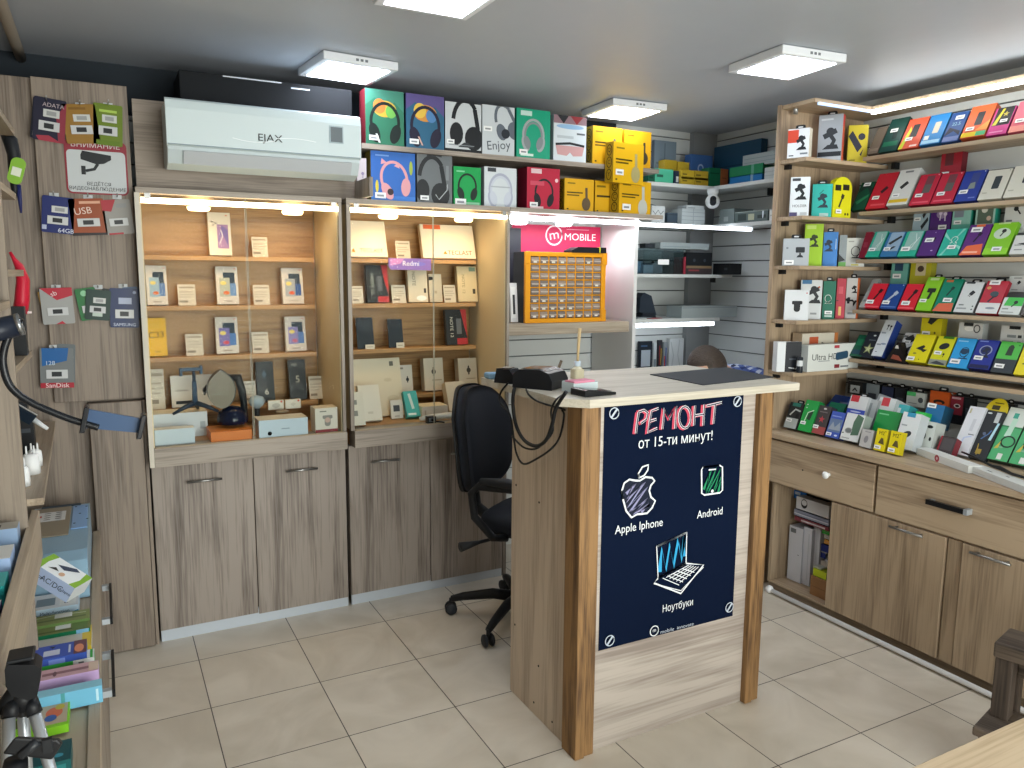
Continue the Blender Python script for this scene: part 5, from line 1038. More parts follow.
for (x0, x1, yt, lab) in ((908, 929, 174, 'crimson power bank box on the second wall shelf, beside the white yellow-footed one'), (929.5, 952, 172.5, 'crimson power bank box on the second wall shelf, beside the royal blue one')):
    rs(3, x0, x1, yt, 'power_bank_box', lab, '#b8283f', '#7d1a2e', R_(.38,.38,.76,.94,'#6f3f48')+R_(.4,.38,.76,.66,'#5d5a58')+R_(.1,.06,.9,.11,'#d25a6a')+O_(.9,.95,.03,'#e9b7bf'), stick=(.34,.3,.36))
rs(3, 953, 975.5, 170.5, 'power_bank_box', 'royal blue power bank box on the second wall shelf', '#2a3f96', '#1d2d70', R_(.4,.4,.76,.92,'#3d4a86')+P_([(.4,.4),(.72,.4),(.66,.62),(.45,.58)], '#7f8a86')+O_(.92,.95,.03,'#c9d0ea')+R_(.6,.08,.9,.12,'#6f80c4'), stick=(.3,.3,.4))
rs(3, 976.5, 1001, 169.5, 'power_bank_box', 'cream white box with a dark power bank, right after the royal blue one', '#d2d2c6', '#aaaa9f', S_('bank', .55, .56, .72, '#3a4247')+R_(.1,.2,.3,.24,'#b3b3a5')+O_(.92,.95,.025,'#9aa09a'))
rs(3, 1002, 1030, 165, 'power_bank_box', 'cream white box with a dark power bank, cut by the frame edge', '#d6d6ca', '#aaaa9f', S_('bank', .62, .62, .6, '#30373c')+R_(.1,.2,.3,.24,'#b3b3a5'))
rs(3, 938, 959.5, 152.5, 'power_bank_box', 'crimson box standing behind the pair of crimson boxes, second wall shelf', '#96202f', '#5f1420', R_(.2,.6,.6,1,'#5d2a30')+R_(.4,.1,.9,.2,'#a83848'), lean=3, xf=3.422, stick=(.3,.34,.36), d=.04, up=.1)
# third shelf (2)
def sk(c): return R_(.18,.24,.94,.98,'#8fb5b0')+L_([(.5,.4),(.75,.6),(.6,.9)], .04, '#cfdedb')+L_([(.4,.34),(.6,.3),(.85,.75)], .03, '#dfe9e6')
rs(2, 858, 865, 232, 'cable_box', 'dark red box half hidden in the corner of the third wall shelf', '#7a1f30', '#5a1623', R_(.2,.4,.8,.6,'#8f3446'), lean=20)
rs(2, 864.5, 878, 231.5, 'cable_box', 'turquoise cable box in the corner of the third wall shelf', '#2aa58d', '#1c8a74', sk(0), stick=(.35,.28,.5))
rs(2, 879, 896, 232, 'cable_box', 'blue box with black earphones between two turquoise ones', '#2f6fa3', '#22557d', R_(.16,.22,.94,.98,'#8fa9c4')+P_([(.2,.55),(.8,.85),(.9,.78),(.35,.48)], '#1f252c')+P_([(.3,.28),(.6,.42),(.75,.4),(.4,.22)], '#2a3138'), stick=(.3,.3,.4))
rs(2, 896.5, 914.5, 231, 'cable_box', 'turquoise cable box beside the purple box, third wall shelf', '#2aa58d', '#1c8a74', sk(0), stick=(.35,.28,.5))
rs(2, 915.5, 935, 230, 'cable_box', 'deep purple box with a dark plug, third wall shelf front row', '#4f2a73', '#3a1d57', S_('plug', .6, .6, .5, '#2a1740')+O_(.7,.2,.06,'#c9b7dc',.03)+O_(.55,.9,.03,'#9f86bd'), stick=(.4,.6,.45))
rs(2, 936, 957, 229, 'cable_box', 'turquoise box with white rays, third wall shelf front row', '#2fae9a', '#1c8a74', P_([(.5,.5),(0,.9),(0,.75)], '#8fd2c6')+P_([(.5,.5),(.1,0),(.25,0)], '#7fcabd')+P_([(.5,.5),(1,.2),(1,.32)], '#8fd2c6')+P_([(.5,.5),(.8,1),(.95,1)], '#7fcabd')+S_('cable', .58, .6, .5, '#c9dedb'), stick=(.6,.3,.4))
rs(2, 958, 980.5, 224.5, 'cable_box', 'purple box with an orange foot and car charger, third wall shelf', '#5a2a78', '#42205a', S_('torch', .55, .58, .6, '#241533')+P_([(0,0),(1,0),(.9,.36),(.2,.3)], '#e0683f')+R_(.1,.06,.8,.12,'#f0b49a')+R_(.3,.92,.7,1,'#d2693f'), stick=(.4,.82,.5))
rs(2, 981, 1006, 222.5, 'charger_box', 'lime green box with a black car charger in a white circle', '#7fc222', '#5f9a18', O_(.5,.66,.34,'#c3d6bf',.26)+S_('bud', .52, .68, .46, '#2a2e2c', -20)+R_(.0,.02,1,.2,'#8fd02e')+R_(.2,.95,.7,1,'#b9d990'), stick=(.55,.16,.4))
rs(2, 1008, 1032, 235, 'charger_box', 'white box with black earphones at the frame edge of the third wall shelf', '#d3d6d3', '#aeb3b0', P_([(.2,.55),(.5,.6),(.9,.8),(.95,.7),(.6,.45)], '#2a2d30')+R_(.15,.2,.5,.26,'#8f9594')+R_(.1,.45,.4,.5,'#8f9594'))
def bk(i, x0, x1, yt, name, label, front, side, art, **k): return faceX(x0, x1, yt, 3.422, RS[i]+.101, name, label, front, side, art, lean=math.radians(3), d=.04, group='boxes on the %s wall shelf' % SHELF[i], **k)
bk(2, 911, 927.5, 201, 'cable_box', 'pale blue box with two black earphones, standing behind the third wall shelf row', '#9fb6c4', '#2f6a94', R_(0,0,1,.16,'#2f6a94')+P_([(.5,.3),(.9,.55),(.95,.45),(.6,.2)], '#1f252c')+P_([(.55,.6),(.85,.85),(.9,.75),(.65,.5)], '#1f252c'), stick=(.3,.5,.4))
bk(2, 928, 949, 199, 'cable_box', 'deep purple box with white earphones, standing behind its purple neighbour', '#4c2473', '#34174f', O_(.55,.6,.26,'#8f7fa6',.22)+S_('buds', .6, .55, .6, '#d3cbe0'), stick=(.66,.24,.4))
bk(2, 950, 969, 199, 'cable_box', 'pale turquoise box with a grey phone picture, back row of the third wall shelf', '#8fc4ba', '#2a8f7c', R_(.1,.5,.6,1,'#7f8a9a')+O_(.75,.75,.14,'#c99a9a',.12)+R_(0,0,1,.3,'#5fb5a6'), stick=(.34,.36,.4))
bk(2, 973, 993, 199, 'cable_box', 'teal framed box with white earbuds, back row of the third wall shelf', '#a9cfc5', '#1f8a76', R_(.1,.3,.9,1,'#5d6f62')+O_(.45,.7,.16,'#d9dcd3',.16)+O_(.7,.45,.12,'#cfb9a6',.12))
bk(2, 1002, 1023, 201, 'cable_box', 'white box with a black earbud, back row of the third wall shelf', '#ccd0cf', '#a5abaa', S_('bud', .62, .7, .6, '#22262a', 40)+R_(.1,.36,.4,.42,'#6d7478')+R_(.1,.1,.9,.15,'#a9afae'))
# fourth shelf (1)
rs(1, 858.5, 865, 279, 'charger_box', 'grey box leaning in the corner of the fourth wall shelf', '#a3a8a6', '#878d8c', R_(.2,.2,.8,.26,'#7d8382'), lean=34)
rs(1, 863, 878.5, 283.5, 'charger_box', 'red box with a black torch in the corner of the fourth wall shelf', '#cf2436', '#9f1827', S_('torch', .6, .56, .85, '#22181c')+R_(.05,.04,.95,.09,'#e0626d'), stick=(.3,.24,.5))
rs(1, 879, 895.5, 284, 'charger_box', 'navy box with a silver torch between two red boxes', '#20448a', '#163266', S_('torch', .5, .5, .85, '#aebccb', -14)+R_(.05,.06,.95,.1,'#5f7fc0')+O_(.9,.95,.04,'#a9b9dc'), stick=(.28,.24,.45))
rs(1, 896.5, 913.5, 284, 'charger_box', 'red box with a black torch next to the lime scanner box', '#cf2436', '#9f1827', S_('torch', .6, .56, .85, '#22181c')+R_(.05,.04,.95,.09,'#e0626d'), stick=(.4,.24,.5))
rs(1, 914.5, 930.5, 277, 'charger_box', 'lime box with a black scanner-shaped charger, fourth wall shelf', '#86c42a', '#639a1c', S_('scan', .55, .5, .8, '#262b26')+R_(.2,.9,.75,.97,'#c3dca0'), stick=(.3,.28,.44), tab=True)
rs(1, 931.5, 951, 279, 'charger_box', 'teal green box with an orange foot and dark charger, fourth wall shelf', '#0f7f66', '#0a5f4c', S_('torch', .55, .62, .62, '#1d3a35')+P_([(0,0),(1,0),(.95,.26),(.2,.24)], '#d2684a')+R_(.14,.9,.5,.97,'#c96a3f'), stick=(.6,.34,.45), tab=True)
rs(1, 952.5, 972.5, 282, 'charger_box', 'white box with a black charger plug, fourth wall shelf', '#ced4d5', '#6d7377', S_('plug', .55, .6, .62, '#23272b', -35)+R_(.1,.94,.55,1,'#3a4045')+R_(.15,.22,.4,.26,'#6d7478')+R_(.1,.1,.6,.15,'#9aa1a4')+O_(.88,.1,.04,'#3a4045')+O_(.88,.2,.04,'#3a4045'), tab=True)
rs(1, 974.5, 996.5, 281, 'charger_box', 'crimson and white box with a round black charger, fourth wall shelf', '#b3283a', '#8a1d2c', R_(0,0,1,.32,'#d6d9da')+S_('bud', .52, .5, .75, '#2a2730', -30)+O_(.55,.6,.2,'#3a4a50',.14)+O_(.6,.16,.22,'#8b96a0',.06)+O_(.2,.78,.1,'#c99a5a',.08), stick=(.4,.94,.5), tab=True)
rs(1, 997.5, 1018.5, 297.5, 'charger_box', 'white and green box with a black earphone, end of the fourth wall shelf', '#cfd6d4', '#a9b0ae', P_([(.1,.5),(1,.5),(1,1),(.2,1)], '#3fb54a')+S_('bud', .6, .62, .5, '#1f2a22', -30)+R_(.1,.1,.7,.15,'#8f9896')+R_(.1,.28,.4,.36,'#8f9896'))
rs(1, 1020, 1034, 290, 'charger_box', 'dark box cut by the frame edge on the fourth wall shelf', '#5a5550', '#46423e', R_(.2,.2,.8,.4,'#7a746c'))
bk(1, 889, 906, 263, 'charger_box', 'pale turquoise box standing in the corner behind the navy torch box', '#6fb0a6', '#3f8278', R_(.2,.7,.7,1,'#2c4a66')+R_(.1,.0,.9,.12,'#4f9a8e'), stick=(.4,.5,.5))
bk(1, 908, 929, 261.5, 'charger_box', 'yellow-green box standing behind the red and lime boxes', '#b3b02a', '#8a8820', R_(.25,.5,.75,1,'#c9bf9a')+O_(.5,.74,.16,'#4a3a30',.14)+R_(.08,.14,.92,.2,'#4f6a24'))
bk(1, 1007.5, 1024, 276, 'charger_box', 'white box with a black plug standing behind the white and green box', '#c9cfd0', '#a5abac', S_('plug', .6, .55, .5, '#23272b', -40)+R_(.3,.84,.8,.9,'#7d8488')+R_(.2,.1,.6,.16,'#8b9296'))
# lowest shelf (0)
rs(0, 848.5, 861, 335, 'holder_box', 'dark green box deep in the corner of the lowest wall shelf', '#17553f', '#123f30', R_(.1,.5,.9,.8,'#22704f')+R_(.1,.1,.9,.3,'#1d3f52'), lean=34)
rs(0, 857.5, 871.5, 332, 'holder_box', 'black box with a pale flower picture in the corner of the lowest wall shelf', '#1f2630', '#171c24', S_('star', .5, .34, .8, '#8f9a6a')+S_('star', .5, .34, .5, '#c3c69a')+O_(.6,.86,.1,'#c9ced0',.05)+R_(.3,.66,.8,.7,'#5a636f'))
rs(0, 870.5, 881.5, 320, 'holder_box', 'tall white box with headset pictures and a navy side, lowest wall shelf', '#cdd5dc', '#233a7d', S_('buds', .6, .8, .7, '#2a3038')+R_(.1,.62,.5,.66,'#8b95a0')+R_(.1,.3,.5,.34,'#8b95a0')+O_(.3,.12,.1,'#3a424c',.03)+O_(.7,.34,.24,'#7f8fa8',.08), d=.05)
def pouch():
    p = along((3.32, 0, RS[0]), (0,1,0), px=896.5)
    t = root('cable_pouch', 'black crumpled pouch with a red pattern before the white pouch, lowest wall shelf', 'pouch', (3.335, p.y, RS[0]+.001), 'boxes on the lowest wall shelf')
    b = MB(); b.prism([(-.055,0),(.06,0),(.045,.03),(.02,.075),(0,.1),(-.015,.098),(-.03,.05)], -.018, .018, C('#1a1717', .25), 'x'); b.build('body', t, .008)
    b = MB(); b.prism([(-.03,.012),(.03,.02),(.02,.04),(-.01,.036)], -.0192, -.0186, C('#8f4a3a', .4), 'x'); b.prism([(-.008,.07),(.012,.07),(.006,.085),(-.004,.085)], -.0192, -.0186, C('#c9c2ba', .4), 'x'); b.build('print', t)
pouch()
rs(0, 894, 908, 333, 'pouch', 'white and black patterned pouch behind the black crumpled pouch', '#c9cdd0', '#2a2e33', P_([(.1,.8),(.6,.95),(.9,.75),(.5,.6)], '#2f343a')+P_([(.3,.4),(.8,.55),(.7,.3)], '#3a4046')+R_(.0,.84,.3,.9,'#5d646b'), xf=3.345, stick=(.4,.66,.5), cat='pouch')
rs(0, 905, 925, 334.5, 'holder_box', 'yellow box with a black folding phone stand, lowest wall shelf front row', '#d9cf1d', '#a39b14', P_([(.25,.48),(.6,.62),(.7,.56),(.62,.48),(.85,.46),(.7,.36),(.55,.42)], '#24272a')+O_(.3,.3,.09,'#8f8f3a',.05)+O_(.62,.1,.03,'#4a4712'), stick=(.22,.1,.4), d=.035)
rs(0, 927, 945, 336.5, 'holder_box', 'yellow-green box with a black round holder and a car photo', '#cfcf22', '#8a8f1a', R_(.0,.02,1,.2,'#8a8f86')+P_([(.1,.06),(.4,.16),(.9,.08),(.9,.02)], '#3f4448')+S_('lamp', .52, .66, .62, '#22262a', 20)+S_('bud', .66, .36, .3, '#22262a')+R_(.3,.92,.9,1,'#3f7a2a'), stick=(.34,.42,.42))
rs(0, 946, 966, 338.5, 'holder_box', 'sky blue box with a dark ring holder, lowest wall shelf', '#2f9ad9', '#2276a8', S_('ring', .6, .5, .75, '#1f3a52')+O_(.6,.56,.2,'#24415c',.16)+R_(.1,.88,.6,.92,'#8fc9ec'), stick=(.34,.2,.5))
rs(0, 967, 988.5, 340, 'holder_box', 'dark royal blue box with a silver ringed holder, lowest wall shelf', '#1f2f8c', '#161f5f', O_(.52,.64,.3,'#8f98b5',.26)+O_(.52,.64,.24,'#1f2a66',.22)+S_('holder', .54, .56, .5, '#20263c')+R_(.05,.02,.95,.14,'#171d4a')+R_(.1,.92,.5,.96,'#7f8fd0'), stick=(.34,.36,.42), d=.035)
rs(0, 989.5, 1011.5, 342, 'holder_box', 'green and charcoal box with a black square gadget, lowest wall shelf', '#4fb548', '#2f343a', R_(0,0,1,.44,'#343a3f')+('p' and P_([(.38,.56),(.42,.84),(.5,.9),(.6,.9),(.68,.84),(.68,.56)], '#2a3a2a'))+O_(.88,.9,.04,'#2a5a2a',.03), stick=(.34,.2,.45))
rs(0, 1012.5, 1034, 343, 'holder_box', 'yellow box at the frame edge of the lowest wall shelf', '#ddcf1d', '#a39b14', R_(.2,.5,.9,.62,'#c9c9a9')+O_(.3,.34,.06,'#4a4712',.04))
bk(0, 919, 940, 318, 'holder_box', 'yellow box with a black clip standing behind the yellow stand box', '#cfc41e', '#9a921a', P_([(.3,.8),(.5,.72),(.8,.98),(.9,1),(.4,1)], '#24272a')+O_(.7,.4,.05,'#4a4712'), stick=(.3,.36,.4))
bk(0, 956.5, 981, 323, 'holder_box', 'white box with black controller pictures behind the sky blue box', '#c9cccb', '#9aa09f', R_(.2,.86,.6,1,'#2a2e31')+O_(.44,.74,.2,'#e3e6e5',.1)+[('L', arc(.76, .76, .12, 0, 380, 18, .16), .05, '#4a5054')]+R_(.1,.3,.8,.35,'#8b9192')+R_(.1,.16,.6,.2,'#8b9192'))
bk(0, 998.5, 1021.5, 326, 'holder_box', 'white box with a black clip on top behind the green and charcoal box', '#c6c9c8', '#9aa09f', R_(.36,.86,.86,1,'#1d2124')+R_(.3,.5,.7,.62,'#7d8486')+R_(.78,.5,.95,.62,'#3a4043')+R_(.1,.3,.6,.36,'#8b9192')+R_(.78,.2,.95,.34,'#5a6063'))

# ---------------------------------------------------------------- goods on the counter along the right wall
ZC2 = .8212
GCN = 'boxes on the counter cabinet'
def cg(x0, x1, yt, xf, name, label, front, side=None, art=(), lean=20, d=.04, z=ZC2, cat='box', **k):
    return faceX(x0, x1, yt, xf, z, name, label, front, side, art, d=d, lean=math.radians(lean), cat=cat, group=GCN, **k)
cg(783, 796.5, 403, 3.00, 'mouse_box', 'black box with a white gamepad picture at the outer end of the counter', '#23282b', '#1a1f21', R_(0,0,.9,.4,'#a9b3b3')+L_([(.2,.5),(.5,.75),(.9,.7)], .1, '#c3c9c9')+S_('mouse', .75, .5, .4, '#12171a')+R_(.2,.86,.8,1,'#2f7a6f'), tab='#15181b', stick=(.3,.3,.4))
cg(797, 810, 400.5, 3.00, 'mouse_box', 'bright green box with a dark phone picture, second on the counter', '#1c9a45', '#157336', S_('phone', .6, .52, .7, '#1d3a2a', -10)+L_([(.3,.3),(.4,.6),(.8,.7)], .06, '#cfe3d3')+O_(.2,.85,.05,'#cfe3d3',.03)+O_(.2,.75,.05,'#cfe3d3',.03), stick=(.3,.26,.4))
cg(810.5, 823.5, 406, 3.01, 'mouse_box', 'charcoal and dark red box with a red insect-shaped gadget', '#3f393b', '#2d292b', R_(0,0,1,.26,'#a34a4a')+S_('star', .5, .52, .5, '#b03a44')+R_(.2,.76,.8,.8,'#6d6668')+O_(.55,.9,.12,'#d6d3d0',.06), stick=(.25,.24,.44))
cg(824.5, 838, 412, 3.00, 'mouse_box', 'blue box with a city photo in the counter front row', '#3a55b0', '#2b408a', R_(.04,.22,.96,.72,'#5f7596')+P_([(.05,.3),(.3,.6),(.5,.4),(.8,.62),(.95,.3)], '#8f9aa8')+O_(.75,.1,.12,'#d0d8ea',.06)+R_(.1,.8,.8,.84,'#7f95d6'), stick=(.26,.12,.4))
cg(839, 857.5, 414, 3.00, 'speaker_box', 'white box with a green speaker and a grey oval, counter front row', '#d3d8d8', '#8f9a94', P_([(.5,.2),(.9,.25),(.95,.9),(.6,1),(.48,.7)], '#4a6a57')+O_(.34,.36,.2,'#8b9090',.14)+O_(.34,.36,.15,'#6a7070',.1)+R_(.08,.06,.5,.1,'#9aa1a2')+O_(.08,.25,.05,'#2a2e30',.03), d=.05)
cg(858.5, 870, 429.5, 2.985, 'mouse_box', 'small grey box with a grey mouse at the very front of the counter', '#b3b3b3', '#9a9a9b', S_('mouse', .5, .45, .7, '#85858a', -10)+R_(.3,.84,.8,.9,'#8d8d90'), d=.035, lean=12)
for (x0, x1, yt, lab) in ((873, 884, 429, 'small yellow box at the very front of the counter, next to the small grey box'), (886.5, 898.5, 431.5, 'small yellow box at the very front of the counter, nearest the long flat white box')):
    cg(x0, x1, yt, 2.985, 'mouse_box', lab, '#e0cf1f', '#b8a918', T_('M2', .46, .8, .42, '#26241a')+P_([(.3,.34),(.5,.6),(.7,.58),(.85,.3)], '#5a5030')+O_(.8,.9,.08,'#8a7d20',.04), stick=(.36,.16,.6), lean=12, d=.03)
cg(868, 892, 411, 3.08, 'mouse_box', 'broad green box with a black motorcycle-shaped toy behind the small yellow pair', '#128a3f', '#0d6a30', P_([(.2,.3),(.5,.42),(.85,.38),(.7,.2),(.4,.2)], '#1a241d')+R_(.1,.86,.5,.9,'#6fc08a'), d=.05)
cg(892.5, 911, 413, 3.06, 'mouse_box', 'white box with a dark mouse behind the small yellow boxes', '#d3d9dc', '#aab1b5', S_('mouse', .5, .4, .62, '#2f353d', -60)+R_(.25,.88,.7,1,'#2f8fb5')+R_(.1,.62,.4,.66,'#9aa3a8'), d=.06)
cg(911, 930, 421, 3.14, 'bulb_box', 'white box printed with black blots, behind the white mouse box', '#ccd3cf', '#a3aaa6', S_('mouse', .45, .5, .55, '#23282a', 10)+O_(.72,.82,.16,'#23282a',.08)+O_(.2,.78,.08,'#3a4042',.05)+R_(.1,.1,.4,.16,'#7f8a86')+O_(.85,.4,.06,'#23282a',.1), lean=14, d=.07)
cg(935, 951, 437, 3.15, 'gadget_box', 'dark brown and red box next to the tall white slab box', '#3f3638', '#6d1f28', R_(0,0,.12,1,'#8a2630')+R_(.2,.2,.9,.9,'#4f4a4c'), lean=26, d=.04)
cg(921, 939, 404.5, 3.26, 'gadget_box', 'blue box tilted on the pile in front of the orange pack', '#1d6a9f', '#163f57', R_(.1,.1,.5,.16,'#4f9ac9'), lean=18, d=.07, z=.90, stick=(.3,.92,.5))
cg(912, 923, 412, 3.22, 'gadget_box', 'small light green box between the blue box and the mouse box', '#3fc257', '#2f9a43', R_(.2,.5,.8,.6,'#1f6a2f'), lean=14, z=.90, d=.05)
cg(927.5, 947, 391.5, 3.41, 'gadget_box', 'tall orange pack with a black arch, hanging at the back of the counter', '#c9571d', '#9a4116', ('x' and O_(.5,.62,.3,'#241a16',.12))+O_(.5,.58,.18,'#c9571d',.06)+R_(.1,.0,.9,.03,'#9a4116'), lean=2, d=.05, z=.93, tab='#14171a', cat='pack')
cg(905.5, 924, 392.5, 3.41, 'gadget_box', 'white and green pack hanging at the back, beside the orange pack', '#c3c9c4', '#a1a8a3', R_(0,.72,.5,1,'#4fb56a')+O_(.78,.5,.14,'#4a5054',.14)+R_(.1,.2,.6,.26,'#8b9390'), lean=2, d=.05, z=.97, tab='#14171a', cat='pack')
cg(948, 961, 396.5, 3.42, 'gadget_box', 'red pack with a white ring, hanging at the back behind the orange pack', '#8a2a3a', '#26282d', O_(.55,.66,.26,'#d6cfd0',.16)+O_(.55,.66,.17,'#2a1f26',.1)+R_(0,0,1,.34,'#20242a')+R_(.1,.9,.8,.97,'#c9a3aa'), lean=2, d=.03, z=.92, tab='#14171a', cat='pack')
cg(883, 899, 404.5, 3.17, 'gadget_box', 'teal and white box peeping out behind the broad green box', '#3fa9b0', '#2f858a', R_(.1,.66,.5,.9,'#cfd9da'), d=.06)
cg(839, 857, 396, 3.10, 'mouse_box', 'white box with a red label and blue middle, behind the city photo box', '#d3d6d8', '#a9aeb2', R_(.05,.84,.5,1,'#c23a44')+R_(.0,.1,1,.66,'#3a50b5')+O_(.5,.6,.3,'#b9c3e3',.04), d=.05, tab='#14171a')
cg(867, 884, 398, 3.14, 'mouse_box', 'white box with a red label behind the green speaker box', '#ccd1d2', '#a3a9ab', R_(.2,.8,.65,1,'#c23a44')+R_(.2,.4,.8,.46,'#9aa1a4'), d=.05)
cg(857, 867, 399.5, 3.12, 'mouse_box', 'narrow grey box between the two red-labelled white boxes', '#a9b0b2', '#8b9294', R_(.2,.2,.5,.9,'#7f8789'), d=.05)
def earmuff():
    p = along((3.28, 0, .96), (0,1,0), px=880)
    o = carton('headphone_box', 'white box with a black headphone cushion, tilted at the back of the counter', 'box', GCN, .12, .12, .1, (3.24, p.y, .915), math.radians(-120), math.radians(22), '#b9c3c9', '#a3adb3', O_(.75,.42,.24,'#22262a',.2)+O_(.75,.42,.14,'#8b959b',.12)+T_('AVIN', .36, .8, .2, '#6d7880'), )
earmuff()
cg(847, 862, 381.5, 3.40, 'gadget_box', 'black pack with a white logo square, hanging at the corner end of the counter back', '#16191d', '#101215', R_(.18,.1,.82,.7,'#b9bec1')+P_([(.3,.25),(.5,.55),(.7,.25),(.6,.25),(.5,.38),(.4,.25)], '#1b1e22'), lean=2, d=.05, z=.985, cat='pack')
for k, (x0, x1, yt, c, lab) in enumerate(((864, 878, 384, '#8b959b', 'grey pack hanging on the back rail above the tilted headphone box'), (880, 892, 387, '#2b3450', 'dark blue pack hanging on the back rail over the headphone box'), (893, 904, 388, '#20252d', 'dark slate pack hanging on the back rail before the white and green pack'), (962, 972, 398, '#23262b', 'black pack hanging on the back rail behind the yellow round pack'), (1001, 1012, 404, '#2a2d31', 'black and silver pack hanging on the back rail by the green boxes'))):
    cg(x0, x1, yt, 3.43, 'hanging_pack', lab, c, '#16191d', R_(.2,.2,.8,.6,'#3f4650'), lean=1, d=.025, z=.93, tab='#0f1113', cat='pack')
t = root('display_rail', 'dark rail of hooks on the wall behind the counter goods', 'rail', (3.49, 1.9, 1.05))
b = MB(); b.box((-.012,-.7,-.006),(-.001,.86,.006), C('#2a2d30', .5)); b.build('bar', t)
for y in (-.35,-.15,.05,.25,.45,.65): 
    b = MB(); b.tube([(-.01,y,0),(-.06,y,.0),(-.07,y,.012)], .003, STEEL, 6); b.build('hook', t)
# blue and green cables/bags behind the first boxes
cg(812, 832, 396, 3.2, 'blister_pack', 'blue blister pack lying behind the bright green box', '#20408a', '#15305f', R_(.5,.2,.9,.8,'#5f6d8a'), lean=50, d=.03, cat='pack')
cg(818, 834, 403, 3.10, 'blister_pack', 'dark green blister pack standing behind the charcoal box', '#1a6a52', '#12503d', R_(.2,.3,.8,.6,'#2a8a6c'), lean=30, d=.03, cat='pack')
def tall():
    # tall leaning boxes towards the viewer's end of the counter
    cg(950, 966.5, 407, 3.20, 'cable_box', 'tall narrow white box leaning beside the black cable pack', '#d6d9e0', '#a9adb5', L_([(.3,.1),(.4,.35),(.8,.4)], .1, '#b9c6e3')+R_(.5,.5,.7,.75,'#c3c7cf')+R_(.55,.42,.9,.44,'#6d727a')+R_(.1,.85,.2,.95,'#b5b087'), lean=30, d=.03)
    o = cg(967, 985, 411, 3.21, 'cable_pack', 'black cable pack with a round yellow header, leaning on the counter', '#2a2d31', '#1b1d20', O_(.22,.94,.13,'#c9ced0',.05)+R_(.6,.76,.86,.97,'#b9bec0')+P_([(.7,.4),(.86,.4),(.98,.76),(.86,.76)], '#b3d9e6')+S_('plug', .4, .5, .45, '#5f6a86', 30)+L_([(.3,.4),(.6,.52),(.7,.6)], .07, '#4f6fa0')+L_([(.3,.3),(.4,.08)], .05, '#b59a3f')+R_(.3,.1,.6,.2,'#a38a3a'), lean=30, d=.02, cat='pack')
    w = max(abs(v.co.x) for v in o.data.vertices)*2; h = max(v.co.z for v in o.data.vertices)
    b = MB(); pts = [(-w*.62,0)]+[(p[0], p[1]) for p in arc(0,0,w*.62,180,0,14,w*.85)][1:-1]+[(w*.62,0)]
    b.prism([(x-w*.1, z+h) for x, z in pts], .008, .012, C('#c9b51d', .35)); b.box((-w*.36,.0068,h+.008),(w*.06,.0078,h+.028), C('#3a3414', .4)); b.box((-w*.3,.0068,h+w*.5),(w*.2,.0078,h+w*.56), C('#5a5014', .4))
    hc = b.build('header_card', o); hc['label'] = 'round yellow header card'
    for (x0, x1, yt, lab) in ((986, 1006.5, 408.5, 'tall green and white headphone box leaning beside the black cable pack'), (1007.5, 1031, 411, 'tall green and white headphone box cut by the frame edge on the counter')):
        cg(x0, x1, yt, 3.22, 'headphone_box', lab, '#4fa970', '#2a3a31', R_(0,.64,1,1,'#cfd8d2')+R_(.0,.62,1,.65,'#3f8a5a')+R_(.34,.8,.58,.9,'#3fa08a')+P_([(.3,.45),(.6,.45),(.64,.8),(.4,.8)], '#b9dcc9')+[('L', arc(.62, .36, .32, 0, 360, 20, .1), .08, '#20342a')]+P_([(.1,.2),(.3,.36),(.3,.22)], '#c9b94a')+R_(.42,.02,.66,.13,'#d9ded9')+O_(.4,.24,.12,'#7fb591',.05), lean=34, d=.035)
    # long flat white boxes lying along the front edge
    a = PT(918, 455, Z=ZC2); c = PT(1010, 489, Z=ZC2)
    b = MB(); L = (Vector((c.x, c.y, 0))-Vector((a.x, a.y, 0)))
    ang = math.atan2(L.y, L.x)
    o = carton('long_box', 'long flat white box with a red round logo lying at the counter front', 'box', GCN, .33, .03, .06, (a.x+L.x*.28, a.y+L.y*.28, ZC2), ang, 0, '#d9dcda', '#cdd0ce', O_(.42,.5,.045,'#a33a4a')+O_(.42,.5,.018,'#d9b9be')+R_(.02,.1,.2,.16,'#c3c7c5'), top='#e0e2df')
    o2 = carton('long_box', 'long flat white box with dark marks under a black cord', 'box', GCN, .36, .026, .06, (a.x+L.x*.80, a.y+L.y*.80-.03, ZC2), ang-.05, 0, '#d3d6d4', '#c6c9c7', R_(.1,.3,.3,.4,'#b9bdbb'), top='#dcdedc', topart=R_(.25,.3,.33,.42,'#4a4f52')+R_(.5,.5,.55,.6,'#4a4f52'))
    b = MB(); pp = [PT(x, y, Z=ZC2+.034) for x, y in ((962,452),(972,456),(980,460),(992,466),(1000,468),(1012,474),(1026,478))]
    b.tube(pp, [.004,.005,.004,.006,.009,.006,.005], C('#15181b', .4), 8); o = b.build('cord'); tag(o, 'black cord lying across the long flat white boxes', 'cord')
tall()

